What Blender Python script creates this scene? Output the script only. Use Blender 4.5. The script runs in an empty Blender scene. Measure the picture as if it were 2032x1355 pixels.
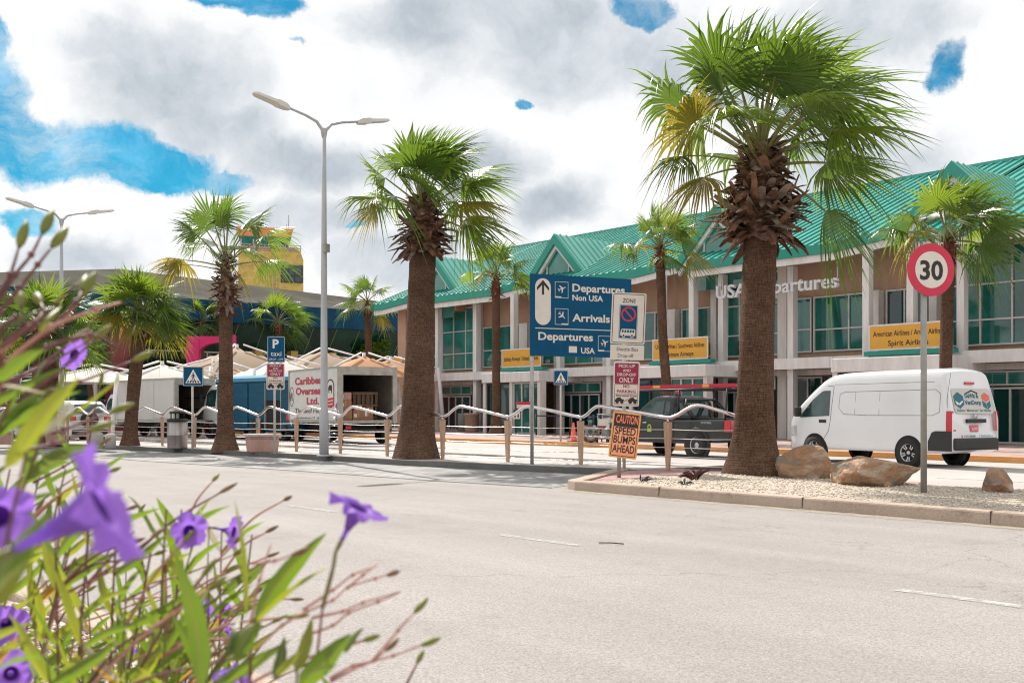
import bpy, bmesh, math, random
from mathutils import Vector, Matrix, Euler
R = math.radians
sc = bpy.context.scene
col = sc.collection

# ------------------------------------------------------------------ camera
FPX, CX, HY, CH = 2150.0, 1016.0, 813.0, 1.35      # focal length (px of a 2032 px wide frame), centre column, horizon row, eye height
cam_d = bpy.data.cameras.new("camera")
cam = bpy.data.objects.new("camera", cam_d); col.objects.link(cam)
cam.location = (0, 0, CH); cam.rotation_euler = (R(90), 0, 0)
cam_d.sensor_width = 36; cam_d.lens = FPX / 2032 * 36
cam_d.shift_y = (HY - 677.5) / 2032
cam_d.clip_start = 0.05; cam_d.clip_end = 3000
cam_d.dof.use_dof = True; cam_d.dof.focus_distance = 16.0; cam_d.dof.aperture_fstop = 8.0
sc.camera = cam

# ------------------------------------------------------------------ view, sun, sky
sc.view_settings.view_transform = 'Standard'; sc.view_settings.look = 'None'
sc.view_settings.gamma = 1.0; sc.view_settings.exposure = 0.42
SUN_EL, SUN_AZ = R(46), R(-25)                        # azimuth measured from +Y towards +X
sdir = Vector((math.sin(SUN_AZ)*math.cos(SUN_EL), math.cos(SUN_AZ)*math.cos(SUN_EL), math.sin(SUN_EL)))
sun_d = bpy.data.lights.new("sun", 'SUN'); sun_d.energy = 4.6; sun_d.angle = R(0.6); sun_d.color = (1.0, .95, .87)
sun = bpy.data.objects.new("sun", sun_d); col.objects.link(sun)
sun.rotation_euler = (-sdir).to_track_quat('-Z', 'Y').to_euler()
sc.cycles.max_bounces = 6; sc.cycles.pixel_filter_type = 'BLACKMAN_HARRIS'; sc.cycles.filter_width = 1.15; sc.cycles.transparent_max_bounces = 12; sc.cycles.caustics_reflective = False; sc.cycles.caustics_refractive = False

w = bpy.data.worlds.new("World"); sc.world = w; w.use_nodes = True
nt = w.node_tree; N_ = nt.nodes; L_ = nt.links; N_.clear()
def nd(t, **k):
    n = N_.new(t)
    for a, b in k.items(): setattr(n, a, b)
    return n
def setin(n, i, v):
    if hasattr(v, 'is_output') or isinstance(v, bpy.types.NodeSocket): L_.new(v, n.inputs[i])
    else: n.inputs[i].default_value = v
def vm(op, a, b=None):
    n = nd('ShaderNodeVectorMath', operation=op); setin(n, 0, a)
    if b is not None: setin(n, 1, b)
    return n.outputs['Value'] if op in ('DISTANCE', 'LENGTH', 'DOT_PRODUCT') else n.outputs[0]
def mt(op, a, b=0.0, clamp=False):
    n = nd('ShaderNodeMath', operation=op, use_clamp=clamp); setin(n, 0, a); setin(n, 1, b); return n.outputs[0]
def mr(v, a, b, c=0.0, d=1.0):
    n = nd('ShaderNodeMapRange', interpolation_type='SMOOTHSTEP'); setin(n, 0, v)
    for i, q in enumerate((a, b, c, d)): n.inputs[1+i].default_value = q
    return n.outputs[0]
def mixc(f, a, b):
    n = nd('ShaderNodeMix', data_type='RGBA'); setin(n, 0, f); setin(n, 6, a); setin(n, 7, b); return n.outputs[2]
def noise(v, s, d, r=.55, dist=0.0):
    n = nd('ShaderNodeTexNoise'); L_.new(v, n.inputs['Vector']); n.inputs['Scale'].default_value = s
    n.inputs['Detail'].default_value = d; n.inputs['Roughness'].default_value = r; n.inputs['Distortion'].default_value = dist
    return n
tc = nd('ShaderNodeTexCoord').outputs['Generated']
sky = nd('ShaderNodeTexSky', sky_type='NISHITA', sun_disc=False)
sky.sun_elevation = SUN_EL; sky.sun_rotation = SUN_AZ; sky.altitude = 0; sky.air_density = 1.0; sky.dust_density = .4; sky.ozone_density = 2.0
wn = noise(tc, 7.0, 7, .6)
warp = vm('MULTIPLY', vm('SUBTRACT', wn.outputs['Color'], (.5, .5, .5)), (.085, .085, .085))
dw = vm('ADD', tc, warp)
def patches(lst):
    out = None
    for px, py, rx, ry in lst:                            # a patch of sky: world direction and angular half sizes
        c = Vector(((px-CX)/FPX, 1, (HY-py)/FPX)); ln = c.length; c.normalize()
        s = Vector((FPX/rx*ln, FPX/max(rx, ry)*ln*.4, FPX/ry*ln))
        dd = vm('DISTANCE', vm('MULTIPLY', dw, tuple(s)), tuple(c*s))
        h = mr(dd, 1.45, .35, 0.0, 1.0 if rx > 32 else .74)
        out = h if out is None else mt('MAXIMUM', out, h)
    return out
holes = patches([(-40, 190, 95, 130), (60, 285, 120, 75), (190, 310, 110, 62), (300, 345, 130, 46), (410, 356, 80, 20), (520, 5, 75, 40), (440, -20, 80, 36),
                 (1275, 2, 75, 28), (1888, 128, 42, 48), (1016, 203, 15, 15), (590, 104, 26, 9), (55, 440, 55, 28), (-60, 60, 70, 60), (1840, -60, 120, 50),
                 (700, 455, 20, 10), (-500, 300, 300, 120), (2500, 150, 260, 110), (600, -500, 380, 150), (1900, -700, 500, 160)])
greys = patches([(330, 175, 190, 150), (420, 270, 150, 60), (1120, 95, 330, 120), (860, 40, 280, 80), (620, 330, 220, 60), (600, 440, 160, 60), (1680, 330, 210, 80), (1720, 60, 210, 90),
                 (1560, 180, 200, 90), (760, 520, 160, 60), (960, 350, 120, 60), (230, 90, 120, 60), (130, 520, 120, 50), (1350, 150, 120, 80), (1100, 420, 90, 50)])
n2 = noise(dw, 8.0, 10, .66)
n5 = noise(dw, 26.0, 8, .62)
edge = mt('ADD', mt('MULTIPLY', mt('SUBTRACT', n2.outputs['Fac'], .5), 2.3), mt('MULTIPLY', mt('SUBTRACT', n5.outputs['Fac'], .5), .75))
cov = mt('ADD', mt('MULTIPLY', holes, 1.0), mt('MULTIPLY', edge, mr(holes, .0, .35, .35, 1.0)))
wisp = mr(noise(vm('MULTIPLY', dw, (1.0, 1.0, 2.2)), 9.0, 9, .68).outputs['Fac'], .40, .72, 1.0, .45)
blue = mt('MULTIPLY', mr(cov, .30, .80), wisp)
n3 = noise(dw, 5.0, 9, .60)
n4 = noise(dw, 15.0, 8, .64)
shade = mt('ADD', mt('MULTIPLY', greys, .72), mt('MULTIPLY', mt('SUBTRACT', n3.outputs['Fac'], .53), 1.6))
shade = mt('ADD', shade, mt('MULTIPLY', mt('SUBTRACT', n4.outputs['Fac'], .5), .95), True)
CLOUD = 7.7
ramp = nd('ShaderNodeValToRGB'); L_.new(shade, ramp.inputs[0]); e = ramp.color_ramp.elements
e[0].position = 0; e[0].color = (1, 1, 1, 1); e[1].position = 1; e[1].color = (.44, .50, .565, 1)
for pos, c in ((.22, (.93, .945, .96)), (.5, (.73, .77, .81)), (.8, (.53, .585, .64))):
    k = e.new(pos); k.color = (*c, 1)
cloud = vm('MULTIPLY', ramp.outputs[0], (CLOUD, CLOUD, CLOUD))
skyc = mixc(mr(n4.outputs['Fac'], .45, .72), vm('MULTIPLY', sky.outputs[0], (.07, .50, .60)), vm('MULTIPLY', sky.outputs[0], (.28, .72, .78)))
skym = mixc(blue, cloud, skyc)
bg = nd('ShaderNodeBackground'); L_.new(skym, bg.inputs[0]); bg.inputs[1].default_value = .10
wo = nd('ShaderNodeOutputWorld'); L_.new(bg.outputs[0], wo.inputs[0])
w.cycles.sampling_method = 'MANUAL'; w.cycles.sample_map_resolution = 512

# ------------------------------------------------------------------ measuring helpers
U = Vector((.6453, -.7639, 0)); NV = Vector((.7639, .6453, 0))   # along the street (to the near right) and across it (away)
ST = math.atan2(U.y, U.x)                                        # rotation of a street-aligned frame
def uv(u, v, z=0.0): return U*u + NV*v + Vector((0, 0, z))
def at(px, py, Y): return Vector(((px-CX)/FPX*Y, Y, CH-(py-HY)/FPX*Y))
def gp(px, py, z=0.0): return at(px, py, (CH-z)*FPX/(py-HY))
def onv(px, v, z=0.0):
    k = (px-CX)/FPX; Y = v/(.7639*k+.6453); return Vector((k*Y, Y, z))

# ------------------------------------------------------------------ objects
def tag(o, label=None, cat=None, group=None, kind=None):
    if label: o['label'] = label
    if cat: o['category'] = cat
    if group: o['group'] = group
    if kind: o['kind'] = kind
    return o
def empty(name, loc=(0, 0, 0), rz=0.0, label=None, cat=None, group=None):
    o = bpy.data.objects.new(name, None); col.objects.link(o); o.location = loc; o.rotation_euler = (0, 0, rz)
    return tag(o, label, cat, group)
def copy_tree(o, parent=None):
    c = o.copy(); col.objects.link(c)
    if parent: c.parent = parent
    for ch in list(o.children): copy_tree(ch, c)
    return c

class MB:
    def __init__(s): s.v = []; s.f = []; s.m = []; s.sm = []
    def add(s, vs, fs, m=0, smooth=False):
        b = len(s.v); s.v += [tuple(p) for p in vs]
        for f in fs: s.f.append(tuple(b+i for i in f)); s.m.append(m); s.sm.append(smooth)
        return s
    def quad(s, a, b, c, d, m=0): return s.add((a, b, c, d), ((0, 1, 2, 3),), m)
    def poly(s, pts, m=0): return s.add(pts, (tuple(range(len(pts))),), m)
    def box(s, c, d, m=0, rz=0.0, rx=0.0, ry=0.0):
        x, y, z = d[0]/2, d[1]/2, d[2]/2
        M = Euler((rx, ry, rz)).to_matrix(); c = Vector(c)
        vs = [c + M @ Vector((i*x, j*y, k*z)) for i in (-1, 1) for j in (-1, 1) for k in (-1, 1)]
        return s.add(vs, ((0, 1, 3, 2), (4, 6, 7, 5), (0, 4, 5, 1), (2, 3, 7, 6), (0, 2, 6, 4), (1, 5, 7, 3)), m)
    def bx(s, x0, x1, y0, y1, z0, z1, m=0): return s.box(((x0+x1)/2, (y0+y1)/2, (z0+z1)/2), (abs(x1-x0), abs(y1-y0), abs(z1-z0)), m)
    def extr(s, pts, vec, m=0, smooth=False):
        pts = [Vector(p) for p in pts]; vec = Vector(vec); n = len(pts)
        vs = pts + [p+vec for p in pts]
        s.add(vs, (tuple(range(n-1, -1, -1)), tuple(range(n, 2*n))), m)
        return s.add(vs, [(i, (i+1) % n, n+(i+1) % n, n+i) for i in range(n)], m, smooth)
    def prism(s, xy, z0, z1, m=0): return s.extr([(p[0], p[1], z0) for p in xy], (0, 0, z1-z0), m)
    def tube(s, path, r, n=8, m=0, caps=True, smooth=True):
        path = [Vector(p) for p in path]; k = len(path)
        rs = r if isinstance(r, (list, tuple)) else [r]*k
        vs = []; up = Vector((0, 0, 1)); prev = None
        for i, p in enumerate(path):
            t = (path[min(i+1, k-1)]-path[max(i-1, 0)]).normalized()
            if prev is None:
                a = t.cross(up if abs(t.z) < .95 else Vector((0, 1, 0))).normalized()
            else:
                a = prev - t*prev.dot(t)
                a = a.normalized() if a.length > 1e-6 else t.orthogonal().normalized()
            prev = a; b = t.cross(a)
            for j in range(n):
                q = 2*math.pi*j/n; vs.append(p + (a*math.cos(q)+b*math.sin(q))*rs[i])
        fs = [(i*n+j, i*n+(j+1) % n, (i+1)*n+(j+1) % n, (i+1)*n+j) for i in range(k-1) for j in range(n)]
        s.add(vs, fs, m, smooth)
        if caps:
            s.add(vs[:n], (tuple(range(n-1, -1, -1)),), m); s.add(vs[-n:], (tuple(range(n)),), m)
        return s
    def lathe(s, prof, n=16, c=(0, 0, 0), m=0, axis='z', smooth=True):
        vs = []; c = Vector(c)
        for r, h in prof:
            for j in range(n):
                q = 2*math.pi*j/n; x, y = r*math.cos(q), r*math.sin(q)
                vs.append(c + (Vector((x, y, h)) if axis == 'z' else Vector((x, h, y)) if axis == 'y' else Vector((h, x, y))))
        fs = [(i*n+j, i*n+(j+1) % n, (i+1)*n+(j+1) % n, (i+1)*n+j) for i in range(len(prof)-1) for j in range(n)]
        s.add(vs, fs, m, smooth)
        return s
    def build(s, name, mats, parent=None, bevel=0.0, seg=2, rz=None, loc=None):
        me = bpy.data.meshes.new(name); me.from_pydata(s.v, [], s.f)
        mats = mats if isinstance(mats, (list, tuple)) else [mats]
        for q in mats: me.materials.append(q)
        me.polygons.foreach_set('material_index', s.m); me.polygons.foreach_set('use_smooth', s.sm)
        bm = bmesh.new(); bm.from_mesh(me); bmesh.ops.remove_doubles(bm, verts=bm.verts, dist=1e-5)
        bmesh.ops.recalc_face_normals(bm, faces=bm.faces)
        bm.to_mesh(me); bm.free(); me.update()
        o = bpy.data.objects.new(name, me); col.objects.link(o)
        if parent: o.parent = parent
        if loc is not None: o.location = loc
        if rz is not None: o.rotation_euler = (0, 0, rz)
        if bevel:
            b = o.modifiers.new('bevel', 'BEVEL'); b.width = bevel; b.segments = seg; b.limit_method = 'ANGLE'; b.angle_limit = R(40)
            b.harden_normals = False
        return o

# ------------------------------------------------------------------ lettering: x to the right, z up, on the plane y
_tc = {}
def glyphs(s, bold=0.0):
    key = (s, bold)
    if key not in _tc:
        c = bpy.data.curves.new('t', 'FONT'); c.body = s; c.size = 1; c.offset = bold; c.resolution_u = 3
        o = bpy.data.objects.new('t', c); me = o.to_mesh()
        vs = [v.co.copy() for v in me.vertices]; fs = [tuple(p.vertices) for p in me.polygons]
        o.to_mesh_clear(); bpy.data.objects.remove(o); bpy.data.curves.remove(c)
        x0 = min(v.x for v in vs); x1 = max(v.x for v in vs)
        _tc[key] = (vs, fs, x0, x1)
    return _tc[key]
CAP = .73
def text(mb, s, x, z, h, y=0.0, w=None, align='c', m=0, bold=0.0, slant=0.0, depth=0.0, rot=0.0):
    """s with cap height h, baseline z, centred (or left) at x, optionally squeezed to width w, lying in the plane y facing -y"""
    vs, fs, x0, x1 = glyphs(s, bold)
    k = h/CAP; kx = (w/(x1-x0)) if w else k
    ox = x - ((x1-x0)*kx/2 if align == 'c' else 0)
    pts = []
    for v in vs:
        a, b = (v.x-x0)*kx + slant*v.y*k, v.y*k
        if rot: a, b = a*math.cos(rot)-b*math.sin(rot), a*math.sin(rot)+b*math.cos(rot)
        pts.append(Vector((ox+a, y, z+b)))
    if not depth: mb.add(pts, fs, m); return
    bm = bmesh.new(); bv = [bm.verts.new(p) for p in pts]
    for f in fs:
        try: bm.faces.new([bv[i] for i in f])
        except ValueError: pass
    bmesh.ops.remove_doubles(bm, verts=bm.verts, dist=1e-5)
    r = bmesh.ops.extrude_face_region(bm, geom=list(bm.faces))
    for e in r['geom']:
        if isinstance(e, bmesh.types.BMVert): e.co.y -= depth
    bm.verts.index_update()
    mb.add([v.co.copy() for v in bm.verts], [tuple(v.index for v in f.verts) for f in bm.faces], m); bm.free()
def arcs(cx, cz, r, a0, a1, n): return [(cx+r*math.cos(a0+(a1-a0)*i/n), cz+r*math.sin(a0+(a1-a0)*i/n)) for i in range(n+1)]
def rrect(x0, x1, z0, z1, r, n=4):
    P = math.pi
    return arcs(x1-r, z0+r, r, -P/2, 0, n)+arcs(x1-r, z1-r, r, 0, P/2, n)+arcs(x0+r, z1-r, r, P/2, P, n)+arcs(x0+r, z0+r, r, P, 1.5*P, n)
def flat(mb, pts, y, m=0): mb.poly([(p[0], y, p[1]) for p in pts], m)
def ring(mb, outer, inner, y, m=0):
    n = len(outer)
    vs = [(p[0], y, p[1]) for p in outer]+[(p[0], y, p[1]) for p in inner]
    mb.add(vs, [(i, (i+1) % n, n+(i+1) % n, n+i) for i in range(n)], m)

# ------------------------------------------------------------------ materials
def mat(name, c, rough=.6, metal=0.0, var=.12, scale=3.0, bump=0.0, bscale=40.0, spec=.5, c2=None, detail=6, stretch=None, coat=0.0, trans=0.0, tcol=None):
    """Principled surface whose colour wanders between c and c2 (or darker/lighter c) with a noise of the given scale"""
    m = bpy.data.materials.new(name); m.use_nodes = True
    t = m.node_tree; n = t.nodes; l = t.links; p = n['Principled BSDF']
    p.inputs['Roughness'].default_value = rough; p.inputs['Metallic'].default_value = metal
    p.inputs['Specular IOR Level'].default_value = spec
    if coat: p.inputs['Coat Weight'].default_value = coat; p.inputs['Coat Roughness'].default_value = .06
    tcn = n.new('ShaderNodeTexCoord'); vec = tcn.outputs['Object']
    if stretch:
        mp = n.new('ShaderNodeMapping'); mp.inputs['Scale'].default_value = stretch; l.new(vec, mp.inputs[0]); vec = mp.outputs[0]
    if var or c2:
        nz = n.new('ShaderNodeTexNoise'); nz.inputs['Scale'].default_value = scale; nz.inputs['Detail'].default_value = detail; nz.inputs['Roughness'].default_value = .6
        l.new(vec, nz.inputs['Vector'])
        rp = n.new('ShaderNodeValToRGB'); e = rp.color_ramp.elements
        a = c if c2 else tuple(q*(1-var) for q in c); b = c2 if c2 else tuple(min(1, q*(1+var)) for q in c)
        e[0].position = .32; e[1].position = .68; e[0].color = (*a, 1); e[1].color = (*b, 1)
        l.new(nz.outputs['Fac'], rp.inputs[0]); l.new(rp.outputs[0], p.inputs['Base Color']); cs = rp.outputs[0]
    else:
        p.inputs['Base Color'].default_value = (*c, 1); cs = None
    if bump:
        nb = n.new('ShaderNodeTexNoise'); nb.inputs['Scale'].default_value = bscale; nb.inputs['Detail'].default_value = 5; l.new(vec, nb.inputs['Vector'])
        bp = n.new('ShaderNodeBump'); bp.inputs['Strength'].default_value = bump; bp.inputs['Distance'].default_value = .02
        l.new(nb.outputs['Fac'], bp.inputs['Height']); l.new(bp.outputs[0], p.inputs['Normal'])
    if trans:
        tr = n.new('ShaderNodeBsdfTranslucent'); mx = n.new('ShaderNodeMixShader'); mx.inputs[0].default_value = trans
        if tcol: tr.inputs[0].default_value = (*tcol, 1)
        elif cs: l.new(cs, tr.inputs[0])
        else: tr.inputs[0].default_value = (*c, 1)
        l.new(p.outputs[0], mx.inputs[1]); l.new(tr.outputs[0], mx.inputs[2]); l.new(mx.outputs[0], n['Material Output'].inputs[0])
    return m
# ------------------------------------------------------------------ ground materials
def mat_ground(name, lo, hi, big=.5, fine=60, amt=.25, bump=.5, spots=None, rough=.9, spot_scale=1.5):
    m = bpy.data.materials.new(name); m.use_nodes = True
    t = m.node_tree; n = t.nodes; l = t.links; p = n['Principled BSDF']; p.inputs['Roughness'].default_value = rough; p.inputs['Specular IOR Level'].default_value = .25
    v = n.new('ShaderNodeTexCoord').outputs['Object']
    def nz(s, d, r=.6):
        q = n.new('ShaderNodeTexNoise'); q.inputs['Scale'].default_value = s; q.inputs['Detail'].default_value = d; q.inputs['Roughness'].default_value = r; l.new(v, q.inputs['Vector']); return q.outputs['Fac']
    def ramp(f, a, b, c0, c1):
        q = n.new('ShaderNodeValToRGB'); e = q.color_ramp.elements; e[0].position = a; e[1].position = b; e[0].color = (*c0, 1); e[1].color = (*c1, 1); l.new(f, q.inputs[0]); return q.outputs[0]
    def mul(a, b, f=1.0):
        q = n.new('ShaderNodeMix'); q.data_type = 'RGBA'; q.blend_type = 'MULTIPLY'; q.inputs[0].default_value = f; l.new(a, q.inputs[6]); l.new(b, q.inputs[7]); return q.outputs[2]
    c = ramp(nz(big, 8, .62), .3, .7, lo, hi)
    f1 = nz(fine, 3, .7)
    c = mul(c, ramp(f1, .30, .66, (1-amt*1.6,)*3, (1+amt*.5,)*3))
    c = mul(c, ramp(nz(fine*3.1, 2, .5), .38, .6, (1-amt,)*3, (1+amt*.6,)*3))
    if spots: c = mul(c, ramp(nz(spot_scale, 10, .72), .57, .70, (1, 1, 1), spots))
    l.new(c, p.inputs['Base Color'])
    b = n.new('ShaderNodeBump'); b.inputs['Strength'].default_value = bump; b.inputs['Distance'].default_value = .008; l.new(f1, b.inputs['Height']); l.new(b.outputs[0], p.inputs['Normal'])
    return m
M = {}
M['road'] = mat_ground('sun_bleached_asphalt', (.315, .288, .275), (.368, .339, .323), .35, 55, .17, .9, (.86, .85, .84), spot_scale=.8)
def add_wear(m):
    t = m.node_tree; n = t.nodes; l = t.links; p = n['Principled BSDF']; src = p.inputs['Base Color'].links[0].from_socket
    v = n.new('ShaderNodeTexCoord').outputs['Object']
    def nz(s, d, st, r=.6):
        mp = n.new('ShaderNodeMapping'); mp.inputs['Scale'].default_value = st; l.new(v, mp.inputs[0]); q = n.new('ShaderNodeTexNoise'); q.inputs['Scale'].default_value = s; q.inputs['Detail'].default_value = d; q.inputs['Roughness'].default_value = r; l.new(mp.outputs[0], q.inputs['Vector']); return q.outputs['Fac']
    def ramp(f, pts):
        q = n.new('ShaderNodeValToRGB'); e = q.color_ramp.elements; e[0].position = pts[0][0]; e[0].color = (*(pts[0][1],)*3, 1); e[1].position = pts[1][0]; e[1].color = (*(pts[1][1],)*3, 1)
        for a, b in pts[2:]: k = e.new(a); k.color = (b, b, b, 1)
        l.new(f, q.inputs[0]); return q.outputs[0]
    def mul(a, b):
        q = n.new('ShaderNodeMix'); q.data_type = 'RGBA'; q.blend_type = 'MULTIPLY'; q.inputs[0].default_value = 1; l.new(a, q.inputs[6]); l.new(b, q.inputs[7]); return q.outputs[2]
    c = mul(src, ramp(nz(1.1, 5, (.05, 1, 1)), [(.35, .93), (.65, 1.05)]))            # wheel tracks along the road
    vo = n.new('ShaderNodeTexVoronoi'); vo.feature = 'DISTANCE_TO_EDGE'; vo.inputs['Scale'].default_value = .16
    ad = n.new('ShaderNodeVectorMath'); ad.operation = 'ADD'; nn = n.new('ShaderNodeTexNoise'); nn.inputs['Scale'].default_value = 1.2; nn.inputs['Detail'].default_value = 6; l.new(v, nn.inputs['Vector'])
    sc_ = n.new('ShaderNodeVectorMath'); sc_.operation = 'SCALE'; sc_.inputs['Scale'].default_value = 1.6; l.new(nn.outputs['Color'], sc_.inputs[0]); l.new(v, ad.inputs[0]); l.new(sc_.outputs[0], ad.inputs[1]); l.new(ad.outputs[0], vo.inputs['Vector'])
    c = mul(c, ramp(vo.outputs['Distance'], [(.0, .76), (.0035, 1.0)]))                # hairline cracks
    ag = n.new('ShaderNodeTexVoronoi'); ag.inputs['Scale'].default_value = 85; l.new(v, ag.inputs['Vector'])
    c = mul(c, ramp(ag.outputs['Color'], [(.15, .80), (.5, 1.0), (.9, 1.15)]))         # aggregate
    c = mul(c, ramp(nz(.55, 9, (1, 1.6, 1), .7), [(.56, 1.0), (.72, .84)]))            # oil and water stains
    l.new(c, p.inputs['Base Color'])
add_wear(M['road'])
M['lane'] = mat_ground('pale_concrete_lane', (.42, .385, .365), (.50, .46, .435), .4, 45, .12, .5, (.85, .83, .82))
M['soil'] = mat_ground('dry_soil', (.34, .28, .21), (.42, .35, .27), .2, 20, .2, .5)
M['kerb_dark'] = mat_ground('dark_kerb_stone', (.12, .12, .115), (.17, .17, .16), 1.5, 50, .2, .5)
M['kerb_beige'] = mat_ground('beige_concrete_kerb', (.40, .31, .25), (.52, .42, .345), 1.2, 60, .16, .6, (.66, .62, .58), spot_scale=2.2)
M['kerb_orange'] = mat_ground('worn_orange_kerb_paint', (.62, .26, .07), (.75, .40, .16), 1.0, 40, .2, .4, (.6, .62, .7))
M['gravel_bed'] = mat_ground('pale_gravel_bed', (.49, .415, .335), (.66, .57, .47), 3.0, 38, .45, 1.0)
M['line'] = mat_ground('worn_white_road_paint', (.46, .44, .42), (.62, .60, .57), 3.0, 50, .2, .4, (.72, .7, .68), spot_scale=5)
M['dust'] = mat_ground('yellowish_dust', (.50, .42, .30), (.62, .53, .40), 2.5, 60, .2, .4)
def faded(src, name, lo, hi, scale):
    m = src.copy(); m.name = name; t = m.node_tree; n = t.nodes; l = t.links; p = n['Principled BSDF']
    v = n.new('ShaderNodeTexCoord').outputs['Object']; q = n.new('ShaderNodeTexNoise'); q.inputs['Scale'].default_value = scale; q.inputs['Detail'].default_value = 9; q.inputs['Roughness'].default_value = .75; l.new(v, q.inputs['Vector'])
    r = n.new('ShaderNodeMapRange'); l.new(q.outputs['Fac'], r.inputs[0]); r.inputs[1].default_value = lo; r.inputs[2].default_value = hi; l.new(r.outputs[0], p.inputs['Alpha']); return m
M['linefade'] = faded(M['line'], 'faded_road_paint', .34, .60, 9); M['dustfade'] = faded(M['dust'], 'thin_dust', .38, .70, 4)
def mat_bricks(name, c1, c2, mortar, sx, sy, rough=.85, off=.5, mort=.02, bump=.3):
    m = bpy.data.materials.new(name); m.use_nodes = True
    t = m.node_tree; n = t.nodes; l = t.links; p = n['Principled BSDF']; p.inputs['Roughness'].default_value = rough; p.inputs['Specular IOR Level'].default_value = .25
    v = n.new('ShaderNodeTexCoord').outputs['Object']; b = n.new('ShaderNodeTexBrick'); l.new(v, b.inputs['Vector'])
    b.inputs['Scale'].default_value = 1; b.inputs['Brick Width'].default_value = sx; b.inputs['Row Height'].default_value = sy; b.inputs['Mortar Size'].default_value = mort; b.offset = off
    b.inputs['Color1'].default_value = (*c1, 1); b.inputs['Color2'].default_value = (*c2, 1); b.inputs['Mortar'].default_value = (*mortar, 1)
    z = n.new('ShaderNodeTexNoise'); z.inputs['Scale'].default_value = 1.3; z.inputs['Detail'].default_value = 8; l.new(v, z.inputs['Vector'])
    r = n.new('ShaderNodeValToRGB'); r.color_ramp.elements[0].color = (.75, .75, .75, 1); r.color_ramp.elements[1].color = (1.1, 1.1, 1.1, 1); r.color_ramp.elements[0].position = .35; r.color_ramp.elements[1].position = .65; l.new(z.outputs['Fac'], r.inputs[0])
    x = n.new('ShaderNodeMix'); x.data_type = 'RGBA'; x.blend_type = 'MULTIPLY'; x.inputs[0].default_value = 1; l.new(b.outputs['Color'], x.inputs[6]); l.new(r.outputs[0], x.inputs[7])
    l.new(x.outputs[2], p.inputs['Base Color']); return m
M['paver_red'] = mat_bricks('reddish_pavers', (.42, .29, .26), (.50, .37, .33), (.33, .26, .24), .24, .12)
M['paver_pale'] = mat_bricks('pale_pavers', (.46, .42, .40), (.55, .51, .48), (.36, .33, .32), .3, .3, off=0.0)
M['paver_grey'] = mat_bricks('grey_gutter_pavers', (.29, .28, .275), (.36, .35, .34), (.2, .19, .19), .5, .25)

# ------------------------------------------------------------------ ground, roads, pavements (street frame: x along, y across)
def ground_obj(name, mb, m, bevel=0): return tag(mb.build(name, m, rz=ST, bevel=bevel), kind='structure')
def suv(p): return (p.dot(U), p.dot(NV))
mb = MB()
mb.quad((-400, -120, -.02), (200, -120, -.02), (200, 500, -.02), (-400, 500, -.02)); ground_obj('ground', mb, M['soil'])
mb = MB(); mb.quad((-110, 2.35, 0), (40, 2.35, 0), (40, 15.2, 0), (-110, 15.2, 0)); ground_obj('road', mb, M['road'])
mb = MB(); mb.quad((-110, 15.2, 0), (40, 15.2, 0), (40, 27.5, 0), (-110, 27.5, 0)); ground_obj('drop_off_lane', mb, M['lane'])
# centre line dashes of the road
mb = MB()
for i in (-2, -1, 0, 1, 2, 3):
    a = -4.35+4.68*i; ln = 1.25 if i != 0 else 1.6
    mb.quad((a, 7.40, .004), (a+ln, 7.40, .004), (a+ln, 7.52, .004), (a, 7.52, .004))
ground_obj('lane_marking', mb, M['linefade'])
# faint line in the drop-off lane and bar of a crossing
mb = MB()
mb.quad((-11, 20.3, .004), (6, 20.3, .004), (6, 20.45, .004), (-11, 20.45, .004)); ground_obj('lane_marking', mb, M['line'])
# kerbed walkway with the railing: front edge measured along its foot
front = [suv(gp(x, y)) for x, y in ((60, 886), (200, 891), (381, 899.5), (600, 911), (800, 924), (1000, 934), (1182, 942))]
front = [(-75, 13.3)] + [(a, b) for a, b in front] + [(-15.2, 15.95)]
KZ = .13
def strip(mb, pts, d0, d1, z0, z1, m=0):
    """a kerb of real height following pts (u, v), from d0 to d1 behind them"""
    n = len(pts); vs = []
    for a, b in pts: vs += [(a, b+d0, z0), (a, b+d0+.015, z1), (a, b+d1, z1), (a, b+d1, z0)]
    fs = []
    for i in range(n-1):
        k = 4*i
        fs += [(k, k+4, k+5, k+1), (k+1, k+5, k+6, k+2), (k+2, k+6, k+7, k+3)]
    fs += [(0, 1, 2, 3), (4*n-4, 4*n-3, 4*n-2, 4*n-1)]
    mb.add(vs, fs, m)
mb = MB(); strip(mb, front, 0, .22, 0, KZ+.006); ground_obj('walkway_kerb', mb, M['kerb_dark'])
mb = MB()
mb.poly([(a, b+.2, KZ) for a, b in front]+[(a, b+3.0, KZ) for a, b in reversed(front)])
mb.quad((-75, 16.3, KZ), (front[-1][0], front[-1][1]+3.0, KZ), (front[-1][0], front[-1][1]+3.0, 0), (-75, 16.3, 0))
ground_obj('walkway', mb, M['paver_pale'])
# grey paver gutter strip between the kerb and the asphalt
g0 = [suv(gp(x, y)) for x, y in ((60, 897), (275, 914), (600, 935), (860, 954), (1095, 968))]
g1 = [(a, b-.02) for a, b in front[1:]]
mb = MB(); mb.poly([(a, b, .005) for a, b in g0]+[(a, b, .005) for a, b in reversed(g1)]); ground_obj('paver_strip', mb, M['paver_grey'])
mb = MB(); strip(mb, g0, -.06, 0, 0, .012); ground_obj('paver_strip_edge', mb, M['kerb_dark'])
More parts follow.
